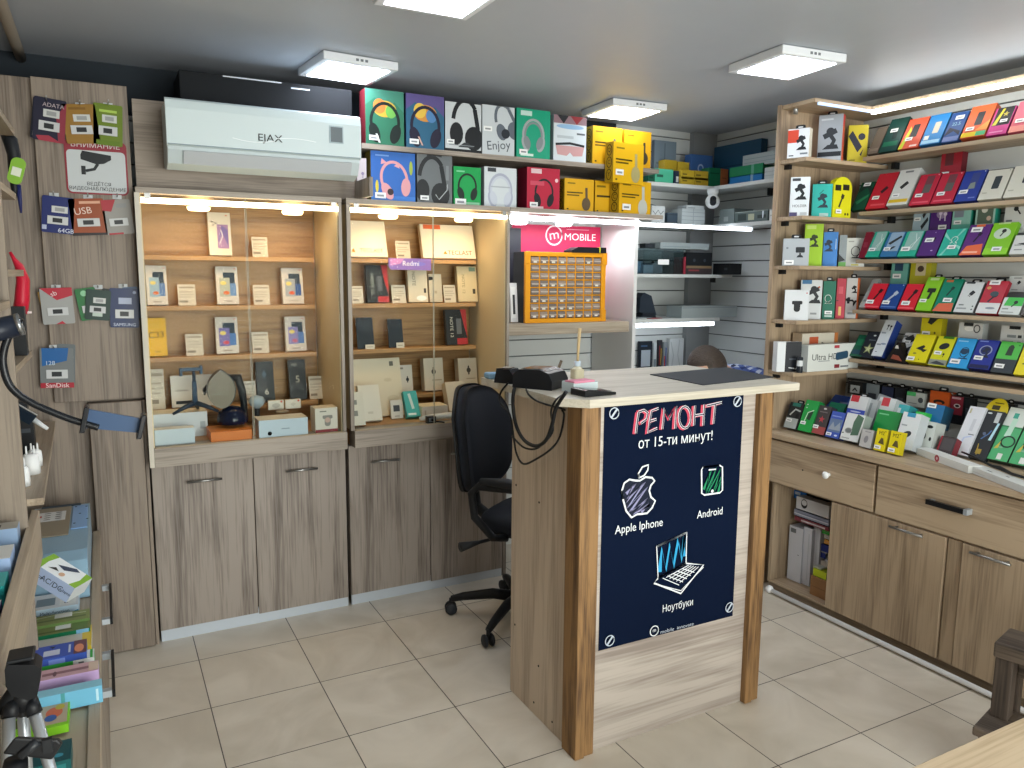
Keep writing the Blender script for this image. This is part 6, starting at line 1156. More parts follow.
# ---------------------------------------------------------------- the open compartment of the counter cabinet
GO = 'things in the open compartment of the counter cabinet'
def oc(x0, x1, yt, xf, yb, name, label, front, side=None, art=(), d=.2, cat='box', lean=0, **k):
    m = along((xf, 0, .3), (0, 1, 0), px=(x0+x1)/2); z = max(.0562, along(m, (0, 0, 1), py=yb).z)
    return faceX(x0, x1, yt, xf, z, name, label, front, side, art, d=d, lean=lean, cat=cat, group=GO, **k)
for (x0, x1, yt, xf, lab, art) in ((786.5, 800, 527, 3.02, 'first white box standing upright in the open compartment, with a dark corner mark', R_(.1,.88,.5,.96,'#6d7278')+O_(.75,.5,.06,'#7d8288',.03)), (800.5, 809, 528, 3.03, 'second white box standing upright in the open compartment', R_(.6,.1,.7,.9,'#b5b9c4')), (810, 817, 526, 3.05, 'third white box standing upright in the open compartment, narrowest of the row', R_(.5,.0,.56,1,'#b5b9c4'))):
    oc(x0, x1, yt, xf, 640, 'white_box', lab, '#c9ccd6', '#b5b8c2', art, d=.2)
oc(809.5, 826.5, 578.5, 2.965, 640, 'cardboard_box', 'small brown cardboard box at the front of the open compartment', '#8a6440', '#755335', R_(.1,.45,.9,.5,'#7a5636'), d=.07, top='#94704a')
oc(812.5, 826, 570.5, 2.975, 579, 'small_box', 'yellow-green box lying on the brown cardboard box', '#b3c321', '#8fa018', R_(0,.0,1,.3,'#6fa01c'), d=.05)
oc(813, 821, 567, 2.985, 571, 'small_box', 'pale box on top of the yellow-green box', '#c3c6bd', '#a9aca3', R_(.1,.3,.9,.4,'#9a9d95'), d=.04)
oc(794, 829, 521.5, 3.02, 526, 'folder_stack', 'dark red folder at the bottom of the pile in the open compartment', '#7a3a44', '#5a2a33', R_(.2,.2,.9,.6,'#c9c3c6'), d=.22, cat='folder')
oc(793.5, 829, 514.5, 3.015, 521, 'laptop_box', 'grey striped folder in the pile of the open compartment', '#8a8fa3', '#70758a', R_(.0,.3,1,.45,'#c9ccd6')+R_(.1,.6,1,.66,'#5a5f73'), d=.22, cat='folder')
oc(795.5, 829, 501, 3.01, 514, 'gadget_box', 'white box with a black oval on the pile in the open compartment', '#c3c4c9', '#a9abb2', O_(.25,.55,.1,'#1d1f24',.12)+O_(.25,.62,.08,'#c3c4c9',.07), d=.18)
oc(787, 806, 490.5, 3.06, 499, 'gadget_box', 'bright blue box at the top of the pile in the open compartment', '#1f6cc0', '#174f8c', R_(.42,.5,.7,.85,'#b9c9dc'), d=.12)
oc(806.5, 828, 493, 3.06, 502, 'gadget_box', 'black box at the top of the pile, behind the bright blue box', '#17191d', '#101114', R_(.1,.3,.3,.4,'#3a3d42'), d=.12)
for k, (x0, x1, yt, z0, c, lab) in enumerate(((820, 829, 529, 534, '#3fb54a', 'small green box at the top of the side pile in the compartment'), (824, 829, 535, 539, '#c3c0b8', 'small pale box in the side pile of the compartment'), (824, 829, 540, 544, '#c9913a', 'small orange box in the side pile of the compartment'), (818.5, 829, 545, 558, '#26337d', 'navy cloth pouch in the side pile of the compartment'), (825, 829, 553, 561, '#d3d3da', 'small white card box below the navy pouch'), (820, 829, 562, 572, '#bfb9b0', 'slanted white packets beside the brown box'))):
    oc(x0, x1, yt, 3.06, z0, 'small_box', lab, c, None, R_(.2,.4,.8,.5,'#8b8b86'), d=.1)
# ---------------------------------------------------------------- memory card packs and sign on the tall cabinet
GP = 'memory card packs hung on the tall cabinet'
def shade(h): return '#'+''.join('%02x' % int(int(h[k:k+2], 16)*.82) for k in (1, 3, 5))
def usb(cx, cy, w, h, label, col, art, roll=0., layer=0, hook=None):
    """w and h in picture pixels; hung on the door of the tall cabinet"""
    yb = 3.478-.0075*layer
    p = PT(cx, cy, Y=yb); s = (p-CAM).dot(_f)/FPX; W, H = w*s, h*s
    b = MB(); b.prism(rr(W, H, .006, 3, 0, H/2), -.0012, 0, C(shade(col), .3)); art_into(b, art, W, H, y0=-.0012, rough=.3)
    T = Matrix.Translation((0, 0, -H/2)); b.v = [T @ v for v in b.v]
    o = b.build('memory_card_pack'); o.location = (p.x, yb, p.z); o.rotation_euler = (math.radians(-3)*0, math.radians(roll), 0); tag(o, label, 'pack', GP)
    b = MB(); b.box((-W*.32, -.0058, -H*.26), (W*.32, -.0022, -H*.04), C('#c9ccce', .2)); b.box((-W*.16, -.0066, -H*.21), (W*.14, -.0059, -H*.09), C('#2a2d31', .3))
    if not layer < 0: b.build('memory_card', o)
    return o
def hook(cx, cy, label):
    p = PT(cx, cy, Y=3.478); t = root('display_hook', label, 'hook', (p.x, 3.481, p.z), 'hooks on the tall cabinet')
    b = MB(); b.box((-.016, -.003, -.008), (.016, 0, .008), C('#c3c8cb', .3)); b.build('plate', t)
    b = MB(); b.tube([(0,-.002,0),(0,-.05,.0),(0,-.058,.01)], .0022, STEEL, 8); b.build('rod', t)
LBL = R_(.3,.56,.8,.74,'#c9cccb')+R_(.4,.6,.7,.7,'#9a9d9e')
usb(49.5, 120, 28, 42, 'dark navy and red memory card pack, first of the top row on the tall cabinet', '#2a2a44', P_([(.8,0),(1,0),(1,.95),(.7,.6)], '#8a3242')+P_([(.2,0),(.9,0),(.5,.14),(.1,.1)], '#a33a4a')+LBL+T_('ADATA', .6, .84, .2, '#b9a9ae'), 6, 1)
usb(42, 119, 18, 40, 'plain dark navy pack peeking out behind the first pack of the top row', '#24283a', R_(.1,.06,.5,.2,'#c9ccce'), 8, 0)
usb(81, 124, 30, 38, 'yellow-orange memory card pack in the middle of the top row', '#b5883a', LBL+R_(.2,.86,.7,.92,'#7f5a20'), -5, 1)
usb(91, 122, 14, 34, 'dark violet pack peeking out behind the yellow-orange pack', '#4a4466', R_(.3,.1,.8,.3,'#7f7a99'), -3, 0)
usb(108, 125, 26, 40, 'lime green memory card pack at the end of the top row', '#7f9a2a', LBL+R_(.1,.02,.9,.12,'#5f7a1c')+R_(.2,.8,.8,.86,'#a9c45a'), 3, 1)
usb(58, 215, 28, 36, 'royal blue 64 GB memory card pack below the warning sign', '#27357f', LBL+T_('64GB', .76, .08, .22, '#d3d9ea')+R_(.02,.08,.16,.2,'#aeb6cf'), 5, 1)
usb(88, 217, 31, 36, 'orange USB memory pack hanging below the warning sign', '#b5582f', T_('USB', .38, .66, .3, '#e6cfc3', 6)+P_([(.0,0),(1,0),(1,.06),(0,.08)], '#2a2326')+R_(.3,.86,.9,.93,'#d9a58a'), -4, 1)
usb(118, 217, 26, 34, 'white and red memory pack under the corner of the warning sign', '#b5b3ae', P_([(0,.7),(.3,.66),(.5,1),(0,1)], '#a82f3a')+R_(.1,.0,.6,.05,'#a82f3a')+R_(.5,.76,.85,.88,'#8d8f90'), -6, 1)
usb(57.5, 306, 28, 36, 'white pack with a red top hanging alone beside the green packs', '#c3c5c4', P_([(0,1),(1,1),(1,.78),(.5,.66)], '#b32a3c')+P_([(.4,0),(.7,0),(.6,.08)], '#b32a3c')+T_('sb', .42, .84, .24, '#e3d3d6', 20)+R_(.3,.36,.7,.42,'#6d7072'), -2, 1)
usb(46, 304, 10, 26, 'orange pack peeking out behind the white pack with a red top', '#b58a3f', R_(.2,.2,.6,.6,'#8f6a2c'), -8, 0)
usb(88, 304, 18, 32, 'bright green pack at the front edge of the green bunch', '#2f8a4a', O_(.4,.84,.16,'#8fc99f')+R_(.1,.1,.9,.16,'#1f6435'), -8, 1)
usb(83.5, 303, 10, 28, 'light green pack at the outer edge of the green bunch', '#4aa35e', R_(.2,.3,.8,.5,'#2f7a44'), -10, 0)
usb(98, 305, 22, 30, 'dark green pack on top of the green bunch', '#143f36', LBL+R_(.3,.12,.7,.4,'#b9c9c0'), 6, 2)
usb(107, 303, 12, 28, 'black pack peeking out between the green bunch and the dark blue pack', '#1d2628', R_(.2,.2,.8,.4,'#3a4a48'), 10, 0)
usb(124.5, 308, 26, 39, 'dark blue memory card pack marked SAMSUNG', '#243a6f', T_('SAMSUNG', .5, .07, .17, '#c3cde3')+R_(.3,.6,.75,.76,'#a9b4cc')+O_(.85,.9,.06,'#9aa8c9'), 2, 1)
usb(132, 303, 14, 32, 'pale blue pack peeking out behind the dark blue memory card pack', '#4f6f9a', R_(.4,.2,.8,.5,'#6f8fb5'), -5, 0)
usb(57, 368, 29, 40, 'blue and grey 128 memory card pack with a red foot, lowest on the cabinet door', '#8d9396', P_([(.06,.55),(.8,.68),(.86,1),(.06,1)], '#1f5f9f')+T_('128', .3, .62, .2, '#b9cde3')+R_(0,0,1,.13,'#a82636')+T_('SanDisk', .5, .06, .22, '#e9dfe0'), 2, 1)
usb(66, 364, 16, 40, 'grey clear pack peeking out behind the 128 memory card pack', '#7f888c', R_(.2,.3,.9,.7,'#9aa2a5'), 4, 0)
for i, (x, y, l) in enumerate(((47,101,'small white hook of the first pack in the top row'),(80,105,'small white hook of the yellow-orange pack'),(108,105,'small white hook of the lime pack'),(54,195,'small white hook of the 64 GB pack'),(88,197,'small white hook of the orange USB pack'),(117,197,'small white hook of the white and red pack'),(56,287,'small white hook of the white pack with a red top'),(98,287,'small white hook of the green bunch'),(123,286,'small white hook of the dark blue pack'),(54,347,'small white hook of the 128 pack'))): hook(x, y, l)
def warn():
    a = PT(67, 193, Y=3.478); c = PT(126, 143, Y=3.478); W, H = c.x-a.x, c.z-a.z
    b = MB(); b.prism(rr(W, H, .02, 5, 0, H/2), -.002, 0, C('#8f2f3c', .4))
    art = []
    b.prism(rr(W*.94, H*.78, .015, 5, 0, H*.42), -.0025, -.0021, C('#c3c9cc', .4))
    D = '#1f2428'
    cam = [(.25,.72),(.28,.80),(.74,.74),(.74,.66),(.62,.58),(.5,.56),(.25,.64)]
    art += P_(cam, D)+P_([(.25,.52),(.32,.52),(.32,.36),(.25,.36)], D)+L_([(.32,.43),(.46,.47),(.52,.57)], .05, D)
    art += T_('ВНИМАНИЕ', .5, .905, .125, '#d9cfd0', 0, 1.1)+T_('ВЕДЁТСЯ', .52, .19, .085, D)+T_('ВИДЕОНАБЛЮДЕНИЕ', .5, .1, .085, D)
    art_into(b, art, W, H, y0=-.0026)
    o = b.build('warning_sign'); o.location = ((a.x+c.x)/2, 3.481, a.z); o.rotation_euler = (0, math.radians(0), 0)
    tag(o, 'white and red video surveillance warning sign with a camera symbol', 'sign')
warn()
# ---------------------------------------------------------------- shelving along the left wall
def leftside():
    g = WOOD('z', '#918577', '#6f6459'); gy = WOOD('y', '#a89985', '#877865')
    t = root('side_shelving', 'oak shelving along the left wall with a wide upright board', 'shelf', (-.26, 2.4, 0))
    part('upright', t, lambda b: b.box((-.325, 2.25, .60), (-.20, 2.268, 2.16), g))
    part('upright', t, lambda b: b.box((-.325, 1.0, .60), (-.31, 2.249, 2.16), g))
    for z, y1 in ((1.995, 2.78), (1.80, 2.66), (1.585, 2.72), (1.34, 2.78)):
        part('shelf', t, lambda b: b.prism([(-.325, 2.2685), (-.205, 2.2685), (-.2, y1), (-.325, y1)], z-.018, z, gy, 'z'))
    part('shelf', t, lambda b: b.prism([(-.325, 2.2685), (-.163, 2.2685), (-.19, 3.46), (-.325, 3.46)], .985, 1.003, gy, 'z'))
    for z in (1.995, 1.75, 1.51): part('shelf', t, lambda b: b.box((-.309, 1.0, z-.018), (-.2, 2.2495, z), gy))
    part('display_tray', t, lambda b: b.box((-.309, 1.0, .80), (-.206, 2.40, .815), gy))
    part('tray_lip', t, lambda b: b.prism([(-.205, .80), (-.186, .80), (-.186, .93), (-.205, .935)], 1.0, 2.42, gy, 'y'), .002)
    t = root('low_cabinet', 'low oak cabinet with metal handles below the left shelving', 'cabinet', (-.2, 2.3, 0))
    part('body', t, lambda b: b.box((-.325, 1.0, .0), (-.075, 3.38, .53), g))
    part('top', t, lambda b: (b.box((-.325, 1.0, .531), (-.085, 3.40, .55), gy), b.box((-.0845, 1.0, .50), (-.060, 3.40, .556), gy)))
    for (ya, yb) in ((588, 619), (656, 690)):
        y0 = along((-.034, 0, .44), (0,1,0), py=yb).y-.02; y1 = along((-.034, 0, .44), (0,1,0), py=ya).y+.02
        ym = along((-.034, 0, .44), (0,1,0), py=637).y
        d = part('door', t, lambda b: b.box((-.0745, ym+.002 if ya < 600 else 1.05, .02), (-.062, 3.37 if ya < 600 else ym-.002, .495), g))
        part('handle', d, lambda b: (b.box((-.038, y0, .43), (-.030, y1, .452), C('#16181c', .3)), b.box((-.0615, y0, .432), (-.0385, y0+.02, .45), ALU), b.box((-.0615, y1-.02, .432), (-.0385, y1, .45), ALU)), label='black bar handle on silver feet')
    Z = .5565
    # blue plastic drawer case
    t = root('drawer_case', 'blue plastic storage case with a sticker on its lid, on the low cabinet', 'case', (-.178, 3.10, Z-.006))
    b = MB(); b.prism([(-.40,0),(.28,0),(.28,.13),(.2,.142),(-.33,.142),(-.385,.125),(-.40,.10)], -.095, .089, C('#8aabc1', .3), 'x'); b.build('body', t, .012)
    b = MB(); b.box((-.085,-.16,.1425),(.03,.2,.147), C('#8f8675', .5)); b.build('lid_insert', t, .002)
    b = MB(); b.box((.035,-.10,.1425),(.085,.2,.1465), C('#86aede', .35)); b.build('lid_panel', t, .002)
    for (x, y) in ((.045,.18),(.08,.17),(.06,.08),(.085,.0),(.045,-.04)):
        b = MB(); b.lathe([(0,.1468),(.004,.1468),(.004,.1475),(0,.1475)], DARK, 8, c=(x,y,0)); b.build('hole', t)
    b = MB(); b.box((-.07,.21,.1425),(.06,.24,.1438), C('#2f4454', .5)); b.build('grip_slot', t)
    b = MB(); T = Matrix.Translation((-.028, .02, .1472)) @ Matrix.Rotation(-PI/2, 4, 'X')
    art_into(b, R_(0,0,1,1,'#d6d9da')+[('e', u, v, .13, .05*1.0, '#2d3338') for u in (.32,.74) for v in (.2,.4,.62,.84)]+R_(.04,.4,.12,.6,'#b5383f'), .085, .12, T=T); b.build('sticker', t)
    GL = 'boxes on the low cabinet'
    def lb(name, label, x0, x1, y, z, h, d, front, top, art=(), topart=(), yaw=0, lean=0, **k):
        return carton(name, label, 'box', GL, x1-x0, h, d, ((x0+x1)/2, y, z), yaw, lean, front, front, art, top=top, topart=topart, **k)
    def row(name, label, x0, x1, yt, yb, z, d, front, top, art=(), topart=(), lean=0., yaw=0.):
        p = PT((x0+x1)/2, yb, Z=z); q0 = along(p, (1,0,0), px=x0); q1 = along(p, (1,0,0), px=x1); h = (along(p, (0,0,1), py=yt)-p).length
        return carton(name, label, 'box', GL, q1.x-q0.x, h, d, ((q0.x+q1.x)/2, p.y, z), yaw, lean, front, front, art, top=top, topart=topart)
    o = carton('adapter_box', 'white and green charger box marked AC/DC, tipped over the other boxes', 'box', GL, .135, .05, .088, (0,0,0), 0, 0, '#aebfe0', '#cfd6dc', T_('AC/DC', .53, .5, .17, '#1d2430')+T_('Laptop', .17, .5, .11, '#2a3444')+T_('Adapter', .87, .5, .09, '#2a3444'), top='#dfe6ea', topart=P_([(0,.0),(.16,0),(.12,.5),(.16,1),(0,1)], '#7fae3a')+P_([(1,.0),(.84,0),(.9,.5),(.84,1),(1,1)], '#7fae3a')+P_([(.3,.6),(.62,.95),(.74,.86),(.5,.5)], '#2f3f5a')+P_([(.24,.2),(.34,.42),(.46,.3)], '#24282c')+O_(.56,.24,.06,'#c9a58a',.08))
    tx = Vector((.72,-.45,-.53)).normalized(); tz = Vector((.45,-.2,.87)); tz = (tz-tx*tz.dot(tx)).normalized(); ty = tz.cross(tx)
    mm = Matrix((tx, ty, tz)).transposed().to_4x4(); mm.translation = PT(46, 590, Y=2.47); o.matrix_world = mm
    row('adapter_box', 'white and blue multifunction adapter box below the tipped AC/DC box', 31, 79, 608, 620, Z, .12, '#b9d3e6', '#c9ced2', T_('Multi-function', .5, .62, .11, '#2a4a66')+P_([(.7,0),(1,0),(1,.6),(.8,.4)], '#2f86b5'), R_(.1,.2,.5,.7,'#6f7f8a')+R_(.6,.1,.95,.9,'#d6dad9')+R_(.7,.2,.78,.8,'#5d666c'))
    row('cable_pack', 'olive topped car charger pack behind the dark green pack on the low cabinet', 18, 90, 624, 635, Z+.012, .07, '#5f7a44', '#7f8a52', R_(.08,.2,.4,.34,'#9fc0ad'), R_(.05,.3,.95,.45,'#5d6b3f')+R_(.5,.5,.75,.95,'#d3d6d3')+L_([(.1,.7),(.5,.85),(.95,.7)], .02, '#c9d0b8'))
    row('cable_pack', 'dark green pack lying across the low cabinet', 19, 91, 634, 646.5, Z, .06, '#0f6a45', '#6f7a4a', R_(.08,.3,.4,.44,'#9fc0ad')+R_(.8,.3,.98,1,'#6fa3c4'), R_(.05,.2,.95,.35,'#4d5b33')+R_(.5,.4,.72,.95,'#d3d6d3')+R_(.74,.1,.96,.9,'#5f7a44'))
    row('cable_pack', 'white and yellow pack under the blue card box, on the low cabinet', 21, 92, 652, 661, Z, .14, '#c9c6b8', '#c3c1b6', R_(.86,0,1,1,'#d6b93a'), R_(.86,.0,1,1,'#d9bc3f'))
    row('card_box', 'small royal blue box with a white label lying on the white and yellow pack', 32, 87, 657, 665, Z+.026, .08, '#3a55a8', '#4258b0', R_(.3,.2,.6,.8,'#6f86cc'), R_(.2,.2,.5,.6,'#c9d0e3')+P_([(.3,.85),(.42,.85),(.36,.7)], '#1f2634')+R_(.66,.2,.7,.8,'#c9d0e3')+R_(.76,.0,1,1,'#6a4452')+O_(.86,.4,.09,'#d98a6a',.2))
    row('cable_pack', 'bright green and white pack with a printed code label before the pink box', 41, 95, 662, 673, Z, .05, '#3fae4a', '#2fb84a', R_(.6,.0,1,1,'#d9ddda')+R_(.7,.2,.8,.8,'#6d7275'), R_(.6,.0,1,1,'#d9ddda')+R_(.92,.0,.97,1,'#3fae4a'))
    row('gift_box', 'pink and lilac box lying across the low cabinet', 36, 99.5, 676, 692, Z, .055, '#c3a6d3', '#c9a3ab', R_(.1,.4,.6,.44,'#cdb3db'), R_(.1,.35,.85,.6,'#8f6a72')+R_(.84,.1,1,.9,'#d6bfae')+O_(.3,.4,.03,'#6d4f58',.1))
    row('gift_box', 'light blue box at the front of the row, before the pink box', 38, 103, 692, 709, Z, .035, '#6fb3d3', '#8fc9dd', R_(.9,.15,.94,.85,'#b9dcea')+R_(.36,.0,.42,1,'#4f9a9f'))
    row('game_box', 'lime green toy box with a colourful picture lying behind the tripod', 5, 69, 731, 739, Z, .13, '#7fc22a', '#86cc2f', (), R_(.52,.1,.97,.92,'#b9a98f')+O_(.75,.5,.14,'#d2693f',.2)+O_(.7,.32,.1,'#3f5fa3',.12)+O_(.84,.66,.08,'#c9b03a',.1)+R_(.1,.2,.3,.5,'#4a5a24')+R_(.5,.86,.75,1,'#d9ddda'))
    row('gadget_box', 'dark teal box at the near end of the low cabinet', 20, 72, 765, 782, Z, .08, '#1f5a5a', '#1d4f55', R_(.6,.2,.9,.8,'#2f7a7a'), O_(.75,.3,.1,'#3f8fa3',.08))
    # goods in the display tray
    GT = 'boxes in the tray of the left shelving'
    def tb(label, y, w, h, front, art, lean=.5, d=.03, z=.816, x=-.212, **k):
        return carton('accessory_box', label, 'box', GT, w, h, d, (x, y, z), -PI/2-.0+PI, lean*0, front, front, art, **k)
    for lab, y, w, h, c, tp, ta in (('small grey-blue box standing by the upright board in the tray', 2.18, .06, .15, '#8fa9c9', '#a3a097', R_(.4,.3,.6,.7,'#24282e')), ('white and pale blue box in the tray, largest of the row', 2.02, .10, .135, '#9fb9e0', '#d6d9d6', R_(.2,.2,.7,.5,'#a3a59f')), ('teal and white box in the tray, third from the upright board', 1.88, .09, .12, '#2a9a9a', '#3aa8a5', R_(.3,.3,.7,.7,'#d9dedd')), ('white box with a navy band in the tray', 1.74, .09, .11, '#26348a', '#d9dce0', R_(.0,.0,1,.2,'#26348a')), ('plain white box at the near end of the tray', 1.58, .10, .10, '#d9dce3', '#e3e6e8', R_(.2,.4,.6,.5,'#b9bdc3'))):
        lbx = carton('accessory_box', lab, 'box', GT, .088, h, w, (-.258, y-w/2, .816), 0, 0, c, c, (), top=tp, topart=ta)
    # small goods on the long shelf
    for k, (x, y, s, lab) in enumerate(((-.222, 2.42, 1., 'small white plug charger standing on the long left shelf, nearest one'), (-.208, 2.56, 1.05, 'small white plug charger standing on the long left shelf, behind the first one'), (-.205, 2.66, .9, 'third small white plug charger on the long left shelf'))):
        t = root('plug_charger', lab, 'charger', (x, y, 1.0035), 'white plug chargers')
        b = MB(); b.lathe([(0,0),(.021*s,0),(.022*s,.02),(.020*s,.05*s),(.014*s,.056*s),(0,.056*s)], C('#e6e9ea', .3), 18); b.build('body', t)
        for dx in (-.009, .009):
            b = MB(); b.tube([(dx*s,0,.05*s),(dx*s,0,.078*s)], [.0032,.002], C('#e6e9ea', .3), 8); b.build('prong', t)
    for k, (x, y, w, h, c, lab) in enumerate(((-.235, 2.80, .045, .13, '#14161a', 'black charger box behind the white plug chargers'), (-.26, 2.92, .05, .16, '#1a1d22', 'tall black box at the back of the long left shelf'), (-.285, 2.7, .03, .11, '#1f7a5a', 'green box on the long left shelf, beside the black charger boxes'))):
        carton('gadget_box', lab, 'box', 'boxes on the long left shelf', w, h, .05, (x, y, 1.0035), 0, 0, c, None, R_(.2,.6,.8,.7,'#3a3f46'))
    t = root('hanging_gadget', 'glossy black gadget with silver edges tilted over the long left shelf', 'gadget', (-.235, 2.6, 1.185))
    b = MB(); T = Matrix.Rotation(math.radians(38), 4, 'Y')
    b.box((-.06,-.02,-.016),(.05,.02,.016), C('#1a2430', .12), T); b.box((-.06,-.021,.0165),(.05,-.012,.02), STEEL, T); b.build('body', t, .002)
    b = MB(); b.tube([T @ Vector((.05,0,0)), T @ Vector((.095,0,-.004))], [.008,.005], C('#cfd3d6', .3), 10); b.build('tip', t)
    b = MB(); b.tube([(-.05,0,.03),(-.06,0,.1),(-.075,0,.134)], .003, C('#15181c', .5), 6); b.build('cord', t)
    # hanging cables further up
    t = root('cable_pack', 'black cable hanging with a lime green tag by the left shelving', 'cable', (-.205, 2.75, 1.85))
    def P3(x, y): q = PT(x, y, Y=2.80); return q-Vector(t.location)
    b = MB(); b.tube([P3(5,133), P3(10,140), P3(14,155), P3(13,175), P3(15,190), P3(14,198)], [.014,.02,.018,.012,.01,.006], C('#15181d', .5), 10); b.build('cable_bundle', t)
    b = MB(); b.tube([P3(18,185), P3(20,200), P3(21,213)], [.008,.006,.003], C('#22285a', .5), 8); b.build('blue_cable', t)
    b = MB(); q = P3(17.5, 172); T = Matrix.Translation(q+Vector((0,-.028,0))) @ Matrix.Rotation(math.radians(16), 4, 'Y'); b.prism(rr(.038,.078,.016,5), -.003, .003, C('#7fae3a', .35), 'y', T); b.prism([(-.012,-.015),(.012,-.015),(.012,.01),(-.012,.01)], -.0042, -.0032, C('#d3d9c9', .4), 'y', T); b.build('tag', t)
    t = root('red_strap', 'red strap hanging by the left shelving above the holder clamp', 'strap', (-.2, 2.72, 1.6))
    b = MB(); q = [PT(x, y, Y=2.74)-Vector(t.location) for x, y in ((10,252),(14,259),(19,266),(23,280),(22,300),(20,313))]
    b.tube(q, [.004,.006,.012,.018,.02,.02], C('#c21f38', .4), 8); b.build('band', t)
    b = MB(); b.tube([q[-1]+Vector((-.012,0,-.002)), q[-1]+Vector((.03,0,.002))], .004, C('#d9c9c9', .3), 8); b.build('tip', t)
    carton('gadget_box', 'narrow black box standing on the left shelf behind the holder arm', 'box', None, .045, .14, .05, (-.222, 2.62, 1.3405), 0, 0, '#15181c')
leftside()
# ---------------------------------------------------------------- gooseneck holder in front
def gooseneck():
    Yg = 1.30
    def q(x, y, d=0): return PT(x, y, Y=Yg+d)
    o = q(60, 400); t = root('gooseneck_holder', 'black gooseneck phone holder with a blue clamp reaching across from the left', 'holder', o)
    BK_ = C('#14171c', .25)
    pts = [q(*p) for p in ((20,318),(16,326),(9,336),(4,350),(3,364),(8,382),(18,394),(34,404),(52,412),(70,419),(86,424),(100,428))]
    fin = []
    for i in range(len(pts)-1):
        p0 = pts[max(i-1,0)]; p1 = pts[i]; p2 = pts[i+1]; p3 = pts[min(i+2,len(pts)-1)]
        for k in range(6):
            s = k/6; fin.append(.5*((2*p1)+(p2-p0)*s+(2*p0-5*p1+4*p2-p3)*s*s+(3*p1-p0-3*p2+p3)*s**3)-o)
    b = MB(); b.tube(fin, .0052, BK_, 12); b.build('arm', t)
    b = MB(); a = q(-34, 338)-o; c = q(17, 325)-o; b.tube([a, c], [.017, .0155], C('#161d2b', .35), 16); b.build('clamp_body', t)
    b = MB(); e = (c-a).normalized(); b.tube([c, c+e*.006], [.016, .016], C('#8a8d90', .2, .8), 16); b.build('metal_ring', t)
    b = MB(); b.tube([q(-34,338)-o, q(-34,338)-o+Vector((-.03, 0, .012))], .012, BK_, 10); b.build('clamp_screw', t)
    b = MB(); P = [q(84,408.5)-o, q(144,419)-o, q(140,433)-o, q(84,428)-o]
    b.add(P+[p+Vector((0,.006,0)) for p in P], [(3,2,1,0),(4,5,6,7),(0,1,5,4),(1,2,6,5),(2,3,7,6),(3,0,4,7)], C('#2b4567', .4)); b.build('blue_pad', t)
    for (x0, y0, x1, y1) in ((87,406,82,432), (144,414,138.5,438)):
        b = MB(); d = Vector((0,-.012,0)); u = q(x0,y0)-o; v = q(x1,y1)-o; w = Vector((.0075,0,0))
        vs = [u-w/2+d, u+w/2+d, v+w/2+d, v-w/2+d]; b.add(vs+[p+Vector((0,.028,0)) for p in vs], [(3,2,1,0),(4,5,6,7),(0,1,5,4),(1,2,6,5),(2,3,7,6),(3,0,4,7)], BK_); b.build('jaw', t, .0015)
gooseneck()
